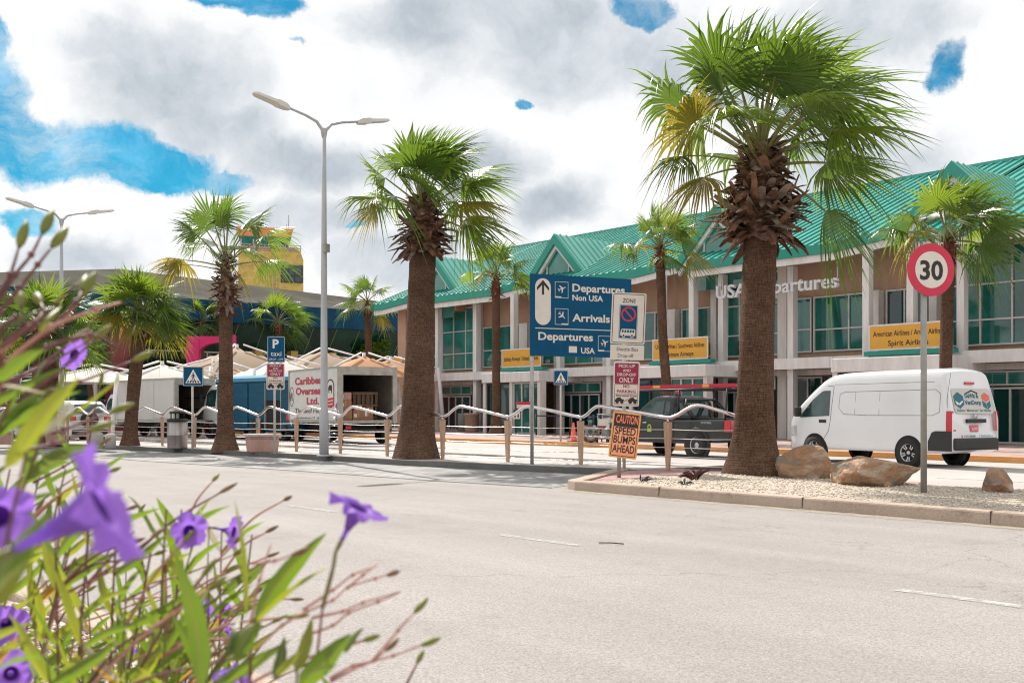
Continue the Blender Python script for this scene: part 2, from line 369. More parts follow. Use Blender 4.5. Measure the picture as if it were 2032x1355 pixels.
# gravel median with a beige kerb
med = [(-13.75, 13.05), (-13.55, 12.68), (-13.2, 12.52), (-12, 12.5), (-6, 12.5), (0, 12.52), (25, 12.5)]
mb = MB(); strip(mb, med[1:], 0, .26, 0, .16)
mb.prism([(-13.75, 13.05), (-13.56, 12.69), (-13.36, 12.85), (-13.5, 13.15), (-15.4, 16.2), (-15.7, 16.1)], 0, .158)
tag(mb.build('median_kerb', M['kerb_beige'], rz=ST, bevel=.025), kind='structure')
jm = MB(); ju = gp(1655, 1004).dot(U)
for k in range(-2, 8):
    a = ju+2.6*k
    if a > -13: jm.bx(a-.006, a+.006, 12.499, 12.77, .02, .1625)
ground_obj('kerb_joint', jm, mat('dark_joint', (.10, .08, .065), .95))
mb = MB(); mb.quad((-13.2, 12.2, .006), (25, 12.2, .006), (25, 12.5, .006), (-13.2, 12.5, .006)); ground_obj('dust_line', mb, M['dustfade'])
random.seed(4)
mb = MB(); nu, nv = 150, 20
def medz(u, v):
    e = min(1, max(0, (v-12.7)/.5))*min(1, max(0, (16.9-v)/.5))
    return .10+.05*e+.025*math.sin(u*2.1+v)*math.cos(v*2.7-u*.6)*e
gv = [(-13.2+38*i/nu, 12.72+4.2*j/nv) for i in range(nu+1) for j in range(nv+1)]
mb.add([(a, b, medz(a, b)) for a, b in gv], [(i*(nv+1)+j, (i+1)*(nv+1)+j, (i+1)*(nv+1)+j+1, i*(nv+1)+j+1) for i in range(nu) for j in range(nv)], 0, True)
ground_obj('gravel_bed', mb, M['gravel_bed'])
mb = MB(); mb.poly([(-13.35, 13.0, .125), (-12.2, 14.2, .125), (-9.2, 15.3, .125), (-9.5, 17.2, .125), (-15.4, 17.2, .125), (-15.4, 16.25, .125)]); mb.quad((-9.5, 17.2, 0), (-15.4, 17.2, 0), (-15.4, 17.2, .125), (-9.5, 17.2, .125))
M['paver_pink'] = mat_bricks('pink_pavers', (.44, .24, .24), (.52, .31, .30), (.36, .24, .23), .2, .1)
ground_obj('red_paving', mb, M['paver_pink'])
# pavement in front of the terminal with its worn orange kerb
mb = MB(); mb.quad((-80, 27.7, .15), (10, 27.7, .15), (10, 38.2, .15), (-80, 38.2, .15)); ground_obj('pavement', mb, M['paver_red'])
mb = MB(); strip(mb, [(-80, 27.42), (-43, 27.42), (-42, 27.42), (-30, 27.42), (10, 27.42)], 0, .28, 0, .155); ground_obj('pavement_kerb', mb, M['kerb_orange'])
mb = MB(); mb.quad((-110, 27.5, .002), (-80, 27.5, .002), (-80, 60, .002), (-110, 60, .002)); mb.quad((-80, 38.2, .002), (-54, 38.2, .002), (-54, 60, .002), (-80, 60, .002)); ground_obj('forecourt', mb, M['lane'])
# planting bed on the camera's side of the road
mb = MB(); strip(mb, [(-40, 2.12), (20, 2.12)], 0, .24, 0, .13); tag(mb.build('bed_kerb', M['kerb_beige'], rz=ST, bevel=.02), kind='structure')
mb = MB()
gv = [(-12+20*i/80, -6+8.15*j/40) for i in range(81) for j in range(41)]
mb.add([(a, b, .07+.02*math.sin(a*3+b*2)*math.sin(b*4)) for a, b in gv], [(i*41+j, (i+1)*41+j, (i+1)*41+j+1, i*41+j+1) for i in range(80) for j in range(40)], 0, True)
ground_obj('planting_bed', mb, M['gravel_bed'])
# loose pebbles
def pebbles(name, n, fn, smin, smax, mats, seed):
    rnd = random.Random(seed); mb = MB()
    ico = [(0, 0, 1), (.9, 0, .2), (.28, .85, .2), (-.73, .53, .15), (-.73, -.53, .2), (.28, -.85, .15), (0, 0, -.8)]
    fa = [(0, 1, 2), (0, 2, 3), (0, 3, 4), (0, 4, 5), (0, 5, 1), (6, 2, 1), (6, 3, 2), (6, 4, 3), (6, 5, 4), (6, 1, 5)]
    for i in range(n):
        u, v, z = fn(rnd); s = rnd.uniform(smin, smax); a = rnd.uniform(0, 6.3); ca, sa = math.cos(a), math.sin(a); q = rnd.uniform(.7, 1.4)
        mb.add([(u+s*(q*x*ca-y*sa), v+s*(q*x*sa+y*ca), z+s*.6*zz) for x, y, zz in ico], fa, rnd.randrange(len(mats)), True)
    return tag(mb.build(name, mats, rz=ST), 'pale beige loose gravel pebbles', 'gravel', kind='stuff')
PB = [mat('pale_pebble', (.72, .63, .53), .85, var=.15, scale=9), mat('tan_pebble', (.55, .44, .34), .85, var=.2, scale=9), mat('grey_pebble', (.50, .46, .41), .85, var=.2, scale=9)]
PB = [PB[0], PB[0], PB[1], PB[2]]
def pm(r):
    u = -13.1+14*r.random()**1.0; v = r.uniform(12.75, 16.8); return u, v, medz(u, v)+.004
pebbles('gravel', 9000, pm, .009, .024, PB, 3)
def pf(r):
    u = r.uniform(-7.5, -2.2); v = 2.1-2.0*r.random()**1.5; return u, v, .085
pebbles('gravel', 5500, pf, .010, .026, PB, 5)
# ------------------------------------------------------------------ building materials
M['white'] = mat('white_painted_render', (.70, .675, .67), .75, var=.11, scale=2.2, bump=.15, bscale=60, stretch=(2, 2, .35))
M['offwhite'] = mat('weathered_white_paint', (.63, .59, .57), .75, var=.16, scale=1.6, stretch=(2, 2, .4))
M['tan'] = mat('brown_stucco', (.40, .26, .18), .9, var=.11, scale=1.5, stretch=(1.5, 1.5, .5), bump=.25, bscale=50)
M['tanlight'] = mat('tan_stucco', (.46, .31, .22), .9, var=.08, scale=1.5)
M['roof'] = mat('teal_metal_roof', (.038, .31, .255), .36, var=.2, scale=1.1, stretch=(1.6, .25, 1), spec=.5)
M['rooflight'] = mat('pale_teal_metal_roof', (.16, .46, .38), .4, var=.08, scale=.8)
M['fascia'] = mat('teal_painted_fascia', (.016, .27, .205), .45, var=.06, scale=1)
M['glass'] = mat('teal_tinted_glass', (.011, .12, .10), .04, var=.55, scale=.5, spec=.9)
M['glassdark'] = mat('dark_tinted_glass', (.007, .04, .036), .04, var=.4, scale=.6, spec=.8)
M['glasspale'] = mat('pale_teal_glass', (.035, .20, .17), .05, var=.35, scale=.7, spec=.9)
M['frame'] = mat('grey_white_window_frame', (.52, .52, .52), .5, var=.05, scale=4)
M['dframe'] = mat('dark_bronze_frame', (.03, .03, .03), .5, var=.1, scale=4)
M['yellow'] = mat('golden_yellow_board', (.72, .36, .045), .6, var=.06, scale=2)
M['ink'] = mat('black_sign_paint', (.018, .017, .017), .6, var=.1, scale=10)
M['signwhite'] = mat('white_sign_paint', (.74, .71, .67), .55, var=.05, scale=6)
M['metal'] = mat('galvanised_steel', (.42, .42, .42), .45, metal=.6, var=.15, scale=7)

# ------------------------------------------------------------------ green-roofed terminal: local x = u, y = v
TB = empty('terminal_building', (0, 0, 0), ST, 'long terminal with teal metal roofs, gabled dormers, white columns and tinted windows', 'airport terminal')
WV = 38.0                                       # wall plane
def window(root, u0, u1, z0, z1, v, us=(), zs=(), m='glass', t=.06, dep=.07, fm='frame', name='window'):
    mb = MB(); mb.bx(u0, u1, v, v+.03, z0, z1); g = mb.build(name, M[m], root)
    f = MB(); a, b = v-dep, v-.004
    f.bx(u0, u1, a, b, z0, z0+t); f.bx(u0, u1, a, b, z1-t, z1)
    f.bx(u0, u0+t, a, b, z0+t, z1-t); f.bx(u1-t, u1, a, b, z0+t, z1-t)
    for q in us: f.bx(u0+(u1-u0)*q-t/2, u0+(u1-u0)*q+t/2, a+.004, b, z0+t, z1-t)
    for q in zs: f.bx(u0+t, u1-t, a+.008, b, z0+(z1-z0)*q-t/2, z0+(z1-z0)*q+t/2)
    f.build('frame', M[fm], g); return g
UL, UR = -54.6, -8.0
BAYS = [-61.7, -51.3, -41.0, -30.7, -20.0]
mb = MB()
mb.bx(UL, UR, WV+.06, 58, 0, 7.9)
mb.build('wall', M['tan'], TB)
mb = MB(); mb.bx(UL-.5, UL+.35, WV-.6, WV+.05, 0, 7.4); mb.bx(UL-.4, UL+.3, WV+.5, WV+1.2, 7.4, 9.6); mb.build('corner_pier', M['tanlight'], TB)
mb = MB(); mb.bx(UL-.45, UL+.35, WV+.45, WV+1.25, 9.6, 9.85); mb.build('pier_cap', M['fascia'], TB)
RS = .42
def zr(v): return 7.72+RS*(v-36)
for bi, u0 in enumerate(BAYS):
    first = bi == 0
    a0 = u0-.25 if not first else u0+6.0
    e1, e2 = u0+7.0, u0+10.15
    def ev(u): return 36.0 if u <= e1 else 36.0+(u-e1)*1.85/(e2-e1)
    # roof sheet with standing seams
    mb = MB()
    top = [(a0, 36), (e1, 36), (e2, 37.85), (e2, 46.2), (a0, 46.2)]
    mb.poly([(p[0], p[1], zr(p[1])) for p in top])
    mb.poly([(p[0], p[1], zr(p[1])-.12) for p in top])
    mb.poly([(a0, 46.2, zr(46.2)), (e2, 46.2, zr(46.2)), (e2, 58, 7.9), (a0, 58, 7.9)])
    nseg = int((e2-a0)/.42)
    for i in range(nseg+1):
        u = a0+.06+(e2-a0-.12)*i/nseg; v0 = ev(u)-.03
        vs = []
        for v in (v0, 46.2):
            z = zr(v); vs += [(u-.03, v, z-.01), (u-.03, v, z+.07), (u+.03, v, z+.07), (u+.03, v, z-.01)]
        mb.add(vs, ((0, 1, 2, 3), (4, 5, 6, 7), (0, 4, 5, 1), (1, 5, 6, 2), (2, 6, 7, 3)))
    mb.bx(a0, e2, 46.05, 46.35, zr(46.2)-.05, zr(46.2)+.1)
    mb.build('roof', M['roof'], TB)
    # fascia along the eave, the rising edge and the left verge
    for nm, m_, dz0, dz1, off in (('fascia', 'fascia', -.36, .01, 0.0), ('eave_trim', 'white', -.64, -.363, .10)):
        f = MB(); path = [(a0, 46.2), (a0, 36-.02+off), (e1, 36-.02+off), (e2, 37.83+off)]
        for p, q in zip(path, path[1:]):
            if off and p[0] == q[0] == a0: p = (a0+off, p[1]); q = (a0+off, q[1])
            d = Vector((q[0]-p[0], q[1]-p[1], 0)).normalized(); n = Vector((-d.y, d.x, 0))*.12
            P, Q = Vector((p[0], p[1], zr(p[1]-off))), Vector((q[0], q[1], zr(q[1]-off)))
            vs = [P+Vector((0, 0, dz0)), Q+Vector((0, 0, dz0)), Q+Vector((0, 0, dz1)), P+Vector((0, 0, dz1))]
            f.extr(vs, n if p[0] != q[0] else Vector((.12, 0, 0)))
        f.build(nm, M[m_], TB)
    s = MB(); s.poly([(a0+.2, 36.15, 7.08+.02), (e1, 36.15, 7.1), (e2, 37.9, 7.85), (e2, 38.06, 7.9), (a0+.2, 38.06, 7.9)]); s.build('soffit', M['offwhite'], TB)
    if not first:
        # cross-gabled dormer over the start of the bay
        c = u0+.6; hw, zb, za, fv = 1.75, 8.2, 9.95, 37.2
        d = MB()
        for sg in (-1, 1):
            A, Bq = (c, za+.25), (c+sg*(hw+.35), zb-.1)
            d.add([(A[0], fv-.25, A[1]), (Bq[0], fv-.25, Bq[1]), (Bq[0], 45, Bq[1]), (A[0], 45, A[1]),
                   (A[0], fv-.25, A[1]-.10), (Bq[0], fv-.25, Bq[1]-.1), (Bq[0], 45, Bq[1]-.1), (A[0], 45, A[1]-.1)],
                  ((0, 1, 2, 3), (4, 5, 6, 7), (0, 1, 5, 4), (1, 2, 6, 5)))
            for k in range(18):
                v = fv+.1+k*.43
                d.add([(A[0], v, A[1]), (Bq[0], v, Bq[1]), (Bq[0], v, Bq[1]+.07), (A[0], v, A[1]+.07), (A[0], v+.05, A[1]), (Bq[0], v+.05, Bq[1]), (Bq[0], v+.05, Bq[1]+.07), (A[0], v+.05, A[1]+.07)],
                      ((0, 1, 2, 3), (4, 5, 6, 7), (3, 2, 6, 7)))
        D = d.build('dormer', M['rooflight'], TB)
        for nm, m_, o0, o1, vv, th in (('verge', 'fascia', .28, -.22, fv-.32, .2), ('gable_frame', 'white', -.22, -.46, fv-.18, .16)):
            f = MB()
            for sg in (-1, 1):
                sl = (za-zb)/hw
                pts = [(c, za+o0), (c+sg*(hw+.42), za+o0-sl*(hw+.42)), (c+sg*(hw+.42), za+o1-sl*(hw+.42)), (c, za+o1)]
                f.extr([(p[0], vv, p[1]) for p in pts], (0, th, 0))
            f.build(nm, M[m_], D)
        g = MB(); sl = (za-zb)/hw
        g.poly([(c, fv, za-.4), (c-hw, fv, za-.4-sl*hw), (c-hw, fv, 6.6), (c+hw*.9, fv, 6.6), (c+hw*.9, fv, za-.4-sl*hw*.9)])
        G = g.build('gable_window', M['glasspale'], D)
        f = MB()
        for q in (-.62, .62): f.bx(c+q*1.3-.04, c+q*1.3+.04, fv-.05, fv-.004, 7.2, za-.4-sl*abs(q)*1.3)
        f.bx(c-hw, c+hw*.9, fv-.055, fv-.004, 8.05, 8.15)
        f.build('frame', M['frame'], G)
        w_ = MB(); w_.bx(c-hw, c+hw, fv+.02, 44, 7.0, zb+.05); w_.build('dormer_cheek', M['tan'], D)
    # walls, windows, columns of the bay
    if first:
        window(TB, UL+.6, UL+2.9, 3.65, 6.9, WV, (.5,), (.26, .64)); continue
    window(TB, u0+.05, u0+3.25, 3.65, 7.2, WV-.02, (.34, .70), (.26, .62), m='glasspale' if bi < 3 else 'glass')  # left bays get a paler opaque pane colour, imitating light showing through
    for uu, z0 in ((u0+.95, 0), (u0+4.5, 0), (u0+8.15, 3.2), (u0+9.95, 3.2)):
        q = MB(); q.bx(uu-.135, uu+.135, 36.85 if z0 == 0 else 36.45, 37.17 if z0 == 0 else 36.77, z0 if z0 else .15, 7.15 if uu < u0+8 else 7.15+(uu-e1)*.24); q.build('column', M['white'], TB)
    q = MB(); q.bx(u0+3.3, u0+3.75, WV-.35, WV+.05, .15, 7.3); q.bx(u0+7.35, u0+8.0, WV-.4, WV+.05, .15, 5.95); q.bx(u0+10.0, u0+10.3, WV-.3, WV+.05, .15, 7.6); q.build('pilaster', M['offwhite'], TB)
    window(TB, u0+3.85, u0+4.75, 3.7, 5.95, WV, (), (.42,))
    window(TB, u0+4.85, u0+7.25, 3.7, 5.95, WV, (.68,), (.40,), m='glass')
    window(TB, u0+8.1, u0+9.95, 3.7, 5.95, WV, (.42,), (.40,), m='glassdark' if bi > 2 else 'glass')
    q = MB(); q.bx(u0-.1, u0+10.2, 36.6, 37.0, 2.98, 3.42); q.bx(u0-.1, u0+10.2, 37.0, WV+.06, 3.30, 3.415); q.build('beam', M['white'], TB)
    # ground floor: sliding doors, glazing
    q = MB(); q.bx(u0-.1, u0+7.5, 37.55, WV+.05, 2.75, 2.979); q.build('lintel', M['offwhite'], TB)
    window(TB, u0+.2, u0+3.2, 2.2, 2.72, WV-.3, (.34, .68), (), m='glasspale')
    dr = window(TB, u0+.3, u0+3.1, .16, 2.14, WV-.3, (.27, .5, .73), (), m='glassdark', t=.07, name='sliding_door')
    window(TB, u0+3.9, u0+5.3, .16, 2.7, WV-.05, (.5,), (.45,), m='glassdark')
    window(TB, u0+5.4, u0+7.3, .16, 2.7, WV-.05, (.5,), (.72,), m='glassdark', fm='dframe')
    # projecting entrance vestibule with a flat white canopy
    a, b = u0+7.8, u0+12.2
    if b < UR:
        q = MB(); q.bx(a, b, 34.7, 37.9, 2.72, 3.22); cn = q.build('entrance_canopy', M['white'], TB, bevel=.03)
        window(TB, a+.2, a+2.1, .16, 2.7, 34.95, (.5,), (), m='glassdark', fm='dframe', t=.09, name='entrance_door')
        window(TB, a+2.3, b-.2, .16, 2.7, 34.95, (.33, .66), (), m='glass', t=.07, name='entrance_door')
        q = MB(); q.bx(a+2.1, a+2.3, 34.8, 35.2, .15, 2.72); q.build('door_post', M['offwhite'], TB)
        for x in (a, b-.2): q = MB(); q.bx(x, x+.2, 34.8, 35.2, .15, 2.72); q.build('door_post', M['offwhite'], TB)
        s_ = MB(); s_.bx(a+.04, a+.08, 35.2, 37.6, .16, 2.7); s_.build('side_glass', M['glassdark'], TB)
# letters hung under the eave
L = MB(); text(L, 'USA Departures', -29.35, 6.02, .56, y=36.2, w=5.85, align='l', bold=.018, depth=.16); L.build('lettering', mat('silver_white_letters', (.62, .62, .64), .45, var=.05), TB)
L = MB()
for x in (-29.2, -26.5, -23.6): L.bx(x-.02, x+.02, 36.21, 36.25, 6.4, 7.1)
L.build('letter_hanger', M['metal'], TB)
# yellow airline boards standing on the canopies
def airline(u, ln, wd=3.1, extra=''):
    r = empty('airline_sign', uv(u, 36.15, 3.45), ST, extra, 'airline sign', 'yellow airline boards along the terminal')
    b = MB(); b.extr([(p[0], 0, p[1]) for p in rrect(0, wd, .12, 1.0, .02, 1)], (0, .1, 0)); B = b.build('board', M['yellow'], r)
    f = MB(); ring(f, rrect(-.04, wd+.04, .08, 1.04, .02, 1), rrect(.02, wd-.02, .14, .98, .02, 1), -.004); f.build('border', M['white'], r)
    k = MB(); k.bx(-.2, wd+.2, -.05, .3, -.1, .06); k.build('ledge', M['fascia'], r)
    t = MB()
    n = len(ln)
    for i, s in enumerate(ln):
        h = .23 if n == 1 else .205
        text(t, s, wd/2, .50-.08 if n == 1 else (.60 if i == 0 else .24), h, y=-.006, w=min(wd*.9, len(s)*.105), bold=.012)
    t.build('lettering', M['ink'], r)
airline(-43.6, ['Jetblue Airways / United Airlines'], 3.0, 'yellow board reading Jetblue Airways / United Airlines')
airline(-33.0, ['United Airlines / Southwest Airlines', 'Surinam Airways'], 3.1, 'yellow board reading Southwest Airlines and Surinam Airways')
airline(-22.2, ['American Airlines / Aruba Airlines', 'Spirit Airlines'], 3.1, 'yellow board reading American Airlines and Spirit Airlines')
airline(-54.4, ['Delta'], 1.5, 'small yellow board half hidden behind the second large palm trunk')

# ------------------------------------------------------------------ older terminal on the left with its blue fascia
P0, A0 = Vector((-8.5, 85, 0)), math.atan2(-.645, -.764)
OT = empty('old_terminal', P0, A0, 'older dark glass terminal with a deep blue fascia and grey sloping roof', 'airport terminal')
# local x runs from the far right end to the near left end, local y = towards the camera side (negative = behind)
M['blue'] = mat_bricks('blue_metal_fascia', (.004, .055, .115), (.005, .066, .13), (.003, .035, .08), 1.1, 9, off=0, mort=.012)
M['greyroof'] = mat('weathered_grey_roof', (.085, .08, .066), .95, var=.25, scale=.4, spec=.03, stretch=(1, 1, 1))
M['yellowcol'] = mat('ochre_column', (.48, .36, .10), .7, var=.08); M['redcol'] = mat('dark_red_column', (.19, .035, .045), .6, var=.15, scale=1)
M['greenglass'] = mat('dark_green_glass', (.004, .04, .026), .08, var=.6, scale=.35, spec=.7)
q = MB(); q.bx(-6, 37, -20, -.6, 0, 7.3); q.build('wall', mat('dark_recess_wall', (.03, .035, .035), .8), OT)
q = MB(); q.bx(-8, 37, -.6, 1.5, 7.3, 8.75); q.build('fascia', M['blue'], OT)
q = MB(); q.add([(-8, 1.4, 8.752), (37, 1.4, 8.752), (37, -9, 9.6), (19, -9, 11.7), (-8, -9, 10.6)], ((0, 1, 4), (1, 3, 4), (1, 2, 3)))
q.add([(-8, -20, 8.7), (37, -20, 8.7), (37, -9, 9.6), (19, -9, 11.7), (-8, -9, 10.6)], ((0, 1, 2, 3, 4),)); q.build('roof', M['greyroof'], OT)
# sloping green glass band under the fascia, then the gridded glazing
q = MB(); q.quad((-6, 1.2, 7.29), (37, 1.2, 7.29), (37, -.3, 5.4), (-6, -.3, 5.4)); g = q.build('glass_band', M['greenglass'], OT)
q = MB()
for i in range(22):
    x = -5+i*1.95; q.add([(x, 1.22, 7.29), (x+.09, 1.22, 7.29), (x+.09, -.27, 5.4), (x, -.27, 5.4)], ((0, 1, 2, 3),))
q.build('mullion', mat('thin_green_mullion', (.10, .20, .08), .6), g)
q = MB(); q.quad((-6, -.3, 5.4), (37, -.3, 5.4), (37, -.3, 0), (-6, -.3, 0)); g = q.build('glazing', M['glassdark'], OT)
q = MB()
for z in (1.9, 3.4, 4.6, 5.33): q.bx(-6, 37, -.296, -.22, z-.05, z+.05)
for i in range(28):
    x = -5.5+i*1.55; q.bx(x-.045, x+.045, -.292, -.2, 0, 5.3)
q.build('mullion', M['frame'], g)
for x in (3.2, 6.6, 9.8, 12.6, 17.8, 21.5): q = MB(); q.bx(x-.28, x+.28, -.19, .4, 0, 5.6); q.build('column', M['yellowcol'], OT)
for x in (22.6, 30.5): q = MB(); q.bx(x-.8, x+.8, .3, 1.3, 0, 7.28); q.build('pier', M['redcol'], OT)
M['hedge'] = mat('dark_hedge_leaf', (.012, .035, .010), .7, var=.5, scale=9)

# ------------------------------------------------------------------ yellow control tower far behind
TY = 150.0
tw = empty('control_tower', at(537, 813, TY)-Vector((0, 0, CH)), .25, 'yellow control tower with an orange roofed glass cab and dark corner window', 'control tower')
M['ytower'] = mat_bricks('yellow_blockwork', (.62, .46, .155), (.66, .49, .17), (.56, .41, .13), 1.2, .6)
def tx(px): return (px-537)/FPX*TY
def tz(py): return CH+(HY-py)/FPX*TY
q = MB(); q.extr([(tx(475), 0, 0), (tx(601), 0, 0), (tx(601), 0, tz(514)), (tx(595), 0, tz(497)), (tx(475), 0, tz(497))], (0, 8, 0)); q.build('shaft', M['ytower'], tw)
window(tw, tx(557), tx(600), tz(560), tz(525), -.05, (.33, .62), (.4,), m='glassdark', fm='dframe', t=.2)
q = MB(); q.bx(tx(478), tx(592), .6, 8, tz(497), tz(488)); q.build('parapet', mat('pinkish_render', (.55, .33, .25), .85), tw)
def frust(mb, x0, x1, y0, y1, z0, z1, g, m=0):
    mb.add([(x0, y0, z0), (x1, y0, z0), (x1, y1, z0), (x0, y1, z0), (x0-g, y0-g, z1), (x1+g, y0-g, z1), (x1+g, y1+g, z1), (x0-g, y1+g, z1)], ((0, 1, 2, 3), (4, 5, 6, 7), (0, 1, 5, 4), (1, 2, 6, 5), (2, 3, 7, 6), (3, 0, 4, 7)), m)
q = MB(); frust(q, tx(480), tx(573), 1.2, 7.4, tz(488), tz(468), .35); cb = q.build('cab_glass', M['glasspale'], tw)
q = MB()
for x in (480, 504, 534, 573): q.bx(tx(x)-.08, tx(x)+.08, .95, 1.15, tz(488), tz(467))
q.build('mullion', M['frame'], cb)
q = MB(); frust(q, tx(477), tx(576), .85, 7.7, tz(468), tz(451), .45); q.build('cab_roof', mat('orange_painted_roof', (.72, .30, .12), .7, var=.06), tw)
q = MB(); q.tube([(tx(574), 3, tz(451)), (tx(574), 3, tz(418))], .07, 6); q.tube([(tx(570), 3, tz(451)), (tx(570), 3, tz(436))], .05, 6); q.tube([(tx(571), 3, tz(430)), (tx(577), 3, tz(430))], .05, 6); q.build('antenna', M['metal'], tw)
q = MB()
for z in (tz(497), tz(492), tz(486)): q.tube([(tx(476), -.05, z), (tx(596), -.05, z), (tx(596), 8, z)], .05, 5)
for i in range(13): q.tube([(tx(476+i*10), -.05, tz(497)), (tx(476+i*10), -.05, tz(486))], .05, 5)
q.build('railing', M['metal'], tw)
q = MB()
for x in (541, 548): q.tube([(tx(x), -.2, 0), (tx(x), -.2, tz(492))], .06, 5)
for i in range(60): q.bx(tx(541), tx(548), -.24, -.16, i*.42-.03, i*.42+.03)
q.build('ladder', mat('buff_painted_steel', (.5, .38, .25), .6), tw)
# ------------------------------------------------------------------ palms
M['bark'] = None
def mat_bark():
    m = bpy.data.materials.new('fibrous_palm_bark'); m.use_nodes = True
    t = m.node_tree; n = t.nodes; l = t.links; p = n['Principled BSDF']; p.inputs['Roughness'].default_value = .95; p.inputs['Specular IOR Level'].default_value = .1
    v = n.new('ShaderNodeTexCoord').outputs['Object']
    def nz(s, d, st):
        mp = n.new('ShaderNodeMapping'); mp.inputs['Scale'].default_value = st; l.new(v, mp.inputs[0])
        q = n.new('ShaderNodeTexNoise'); q.inputs['Scale'].default_value = s; q.inputs['Detail'].default_value = d; q.inputs['Roughness'].default_value = .65; l.new(mp.outputs[0], q.inputs['Vector']); return q.outputs['Fac']
    a = nz(7, 6, (.5, .5, 9)); b = nz(22, 4, (2, 2, .5)); c = nz(1.2, 5, (1, 1, 1))
    def ramp(f, x, y, c0, c1):
        q = n.new('ShaderNodeValToRGB'); e = q.color_ramp.elements; e[0].position = x; e[1].position = y; e[0].color = (*c0, 1); e[1].color = (*c1, 1); l.new(f, q.inputs[0]); return q.outputs[0]
    def mul(x, y):
        q = n.new('ShaderNodeMix'); q.data_type = 'RGBA'; q.blend_type = 'MULTIPLY'; q.inputs[0].default_value = 1; l.new(x, q.inputs[6]); l.new(y, q.inputs[7]); return q.outputs[2]
    cc = ramp(c, .3, .7, (.145, .088, .062), (.215, .138, .10))
    cc = mul(cc, ramp(a, .38, .6, (.66, .62, .60), (1.12, 1.10, 1.08))); cc = mul(cc, ramp(b, .35, .62, (.55, .52, .5), (1.1, 1.1, 1.1)))
    wv = n.new('ShaderNodeTexWave'); wv.wave_type = 'BANDS'; wv.bands_direction = 'Z'; wv.inputs['Scale'].default_value = 6.5; wv.inputs['Distortion'].default_value = 5; wv.inputs['Detail'].default_value = 4; wv.inputs['Detail Scale'].default_value = 1.6; l.new(v, wv.inputs['Vector'])
    cc = mul(cc, ramp(wv.outputs['Fac'], .02, .30, (.80, .77, .75), (1.04, 1.04, 1.04)))      # old leaf scars
    cc = mul(cc, ramp(nz(.9, 6, (1.2, 1.2, .35)), .40, .62, (.82, .80, .80), (1.15, 1.14, 1.12)))
    l.new(cc, p.inputs['Base Color'])
    ad = n.new('ShaderNodeMath'); ad.operation = 'ADD'; l.new(a, ad.inputs[0]); l.new(b, ad.inputs[1])
    bp = n.new('ShaderNodeBump'); bp.inputs['Strength'].default_value = 1.0; bp.inputs['Distance'].default_value = .04; l.new(ad.outputs[0], bp.inputs['Height']); l.new(bp.outputs[0], p.inputs['Normal'])
    return m
M['bark'] = mat_bark()
M['boot'] = mat('dead_leaf_base', (.07, .038, .026), .9, c2=(.25, .14, .095), scale=5, detail=8, bump=.5, bscale=30, spec=.15)
M['bootred'] = mat('reddish_fibre', (.10, .03, .022), .9, c2=(.2, .07, .045), scale=6, spec=.15)
M['bootgrey'] = mat('grey_dry_leaf_base', (.14, .11, .09), .9, c2=(.27, .21, .17), scale=6, spec=.15)
LEAF = [mat('palm_leaf_green', (.038, .08, .014), .36, var=.4, scale=1.2, trans=.34, tcol=(.22, .36, .03), spec=.55),
        mat('palm_leaf_bright', (.06, .11, .016), .38, var=.35, scale=1.2, trans=.42, tcol=(.32, .45, .035), spec=.55),
        mat('palm_leaf_yellowed', (.16, .14, .02), .5, var=.3, scale=2, trans=.42, tcol=(.42, .33, .03), spec=.4),
        mat('palm_leaf_stalk', (.17, .17, .05), .5, var=.25, scale=3)]
WIND = Vector((.9, -.12, -.06))
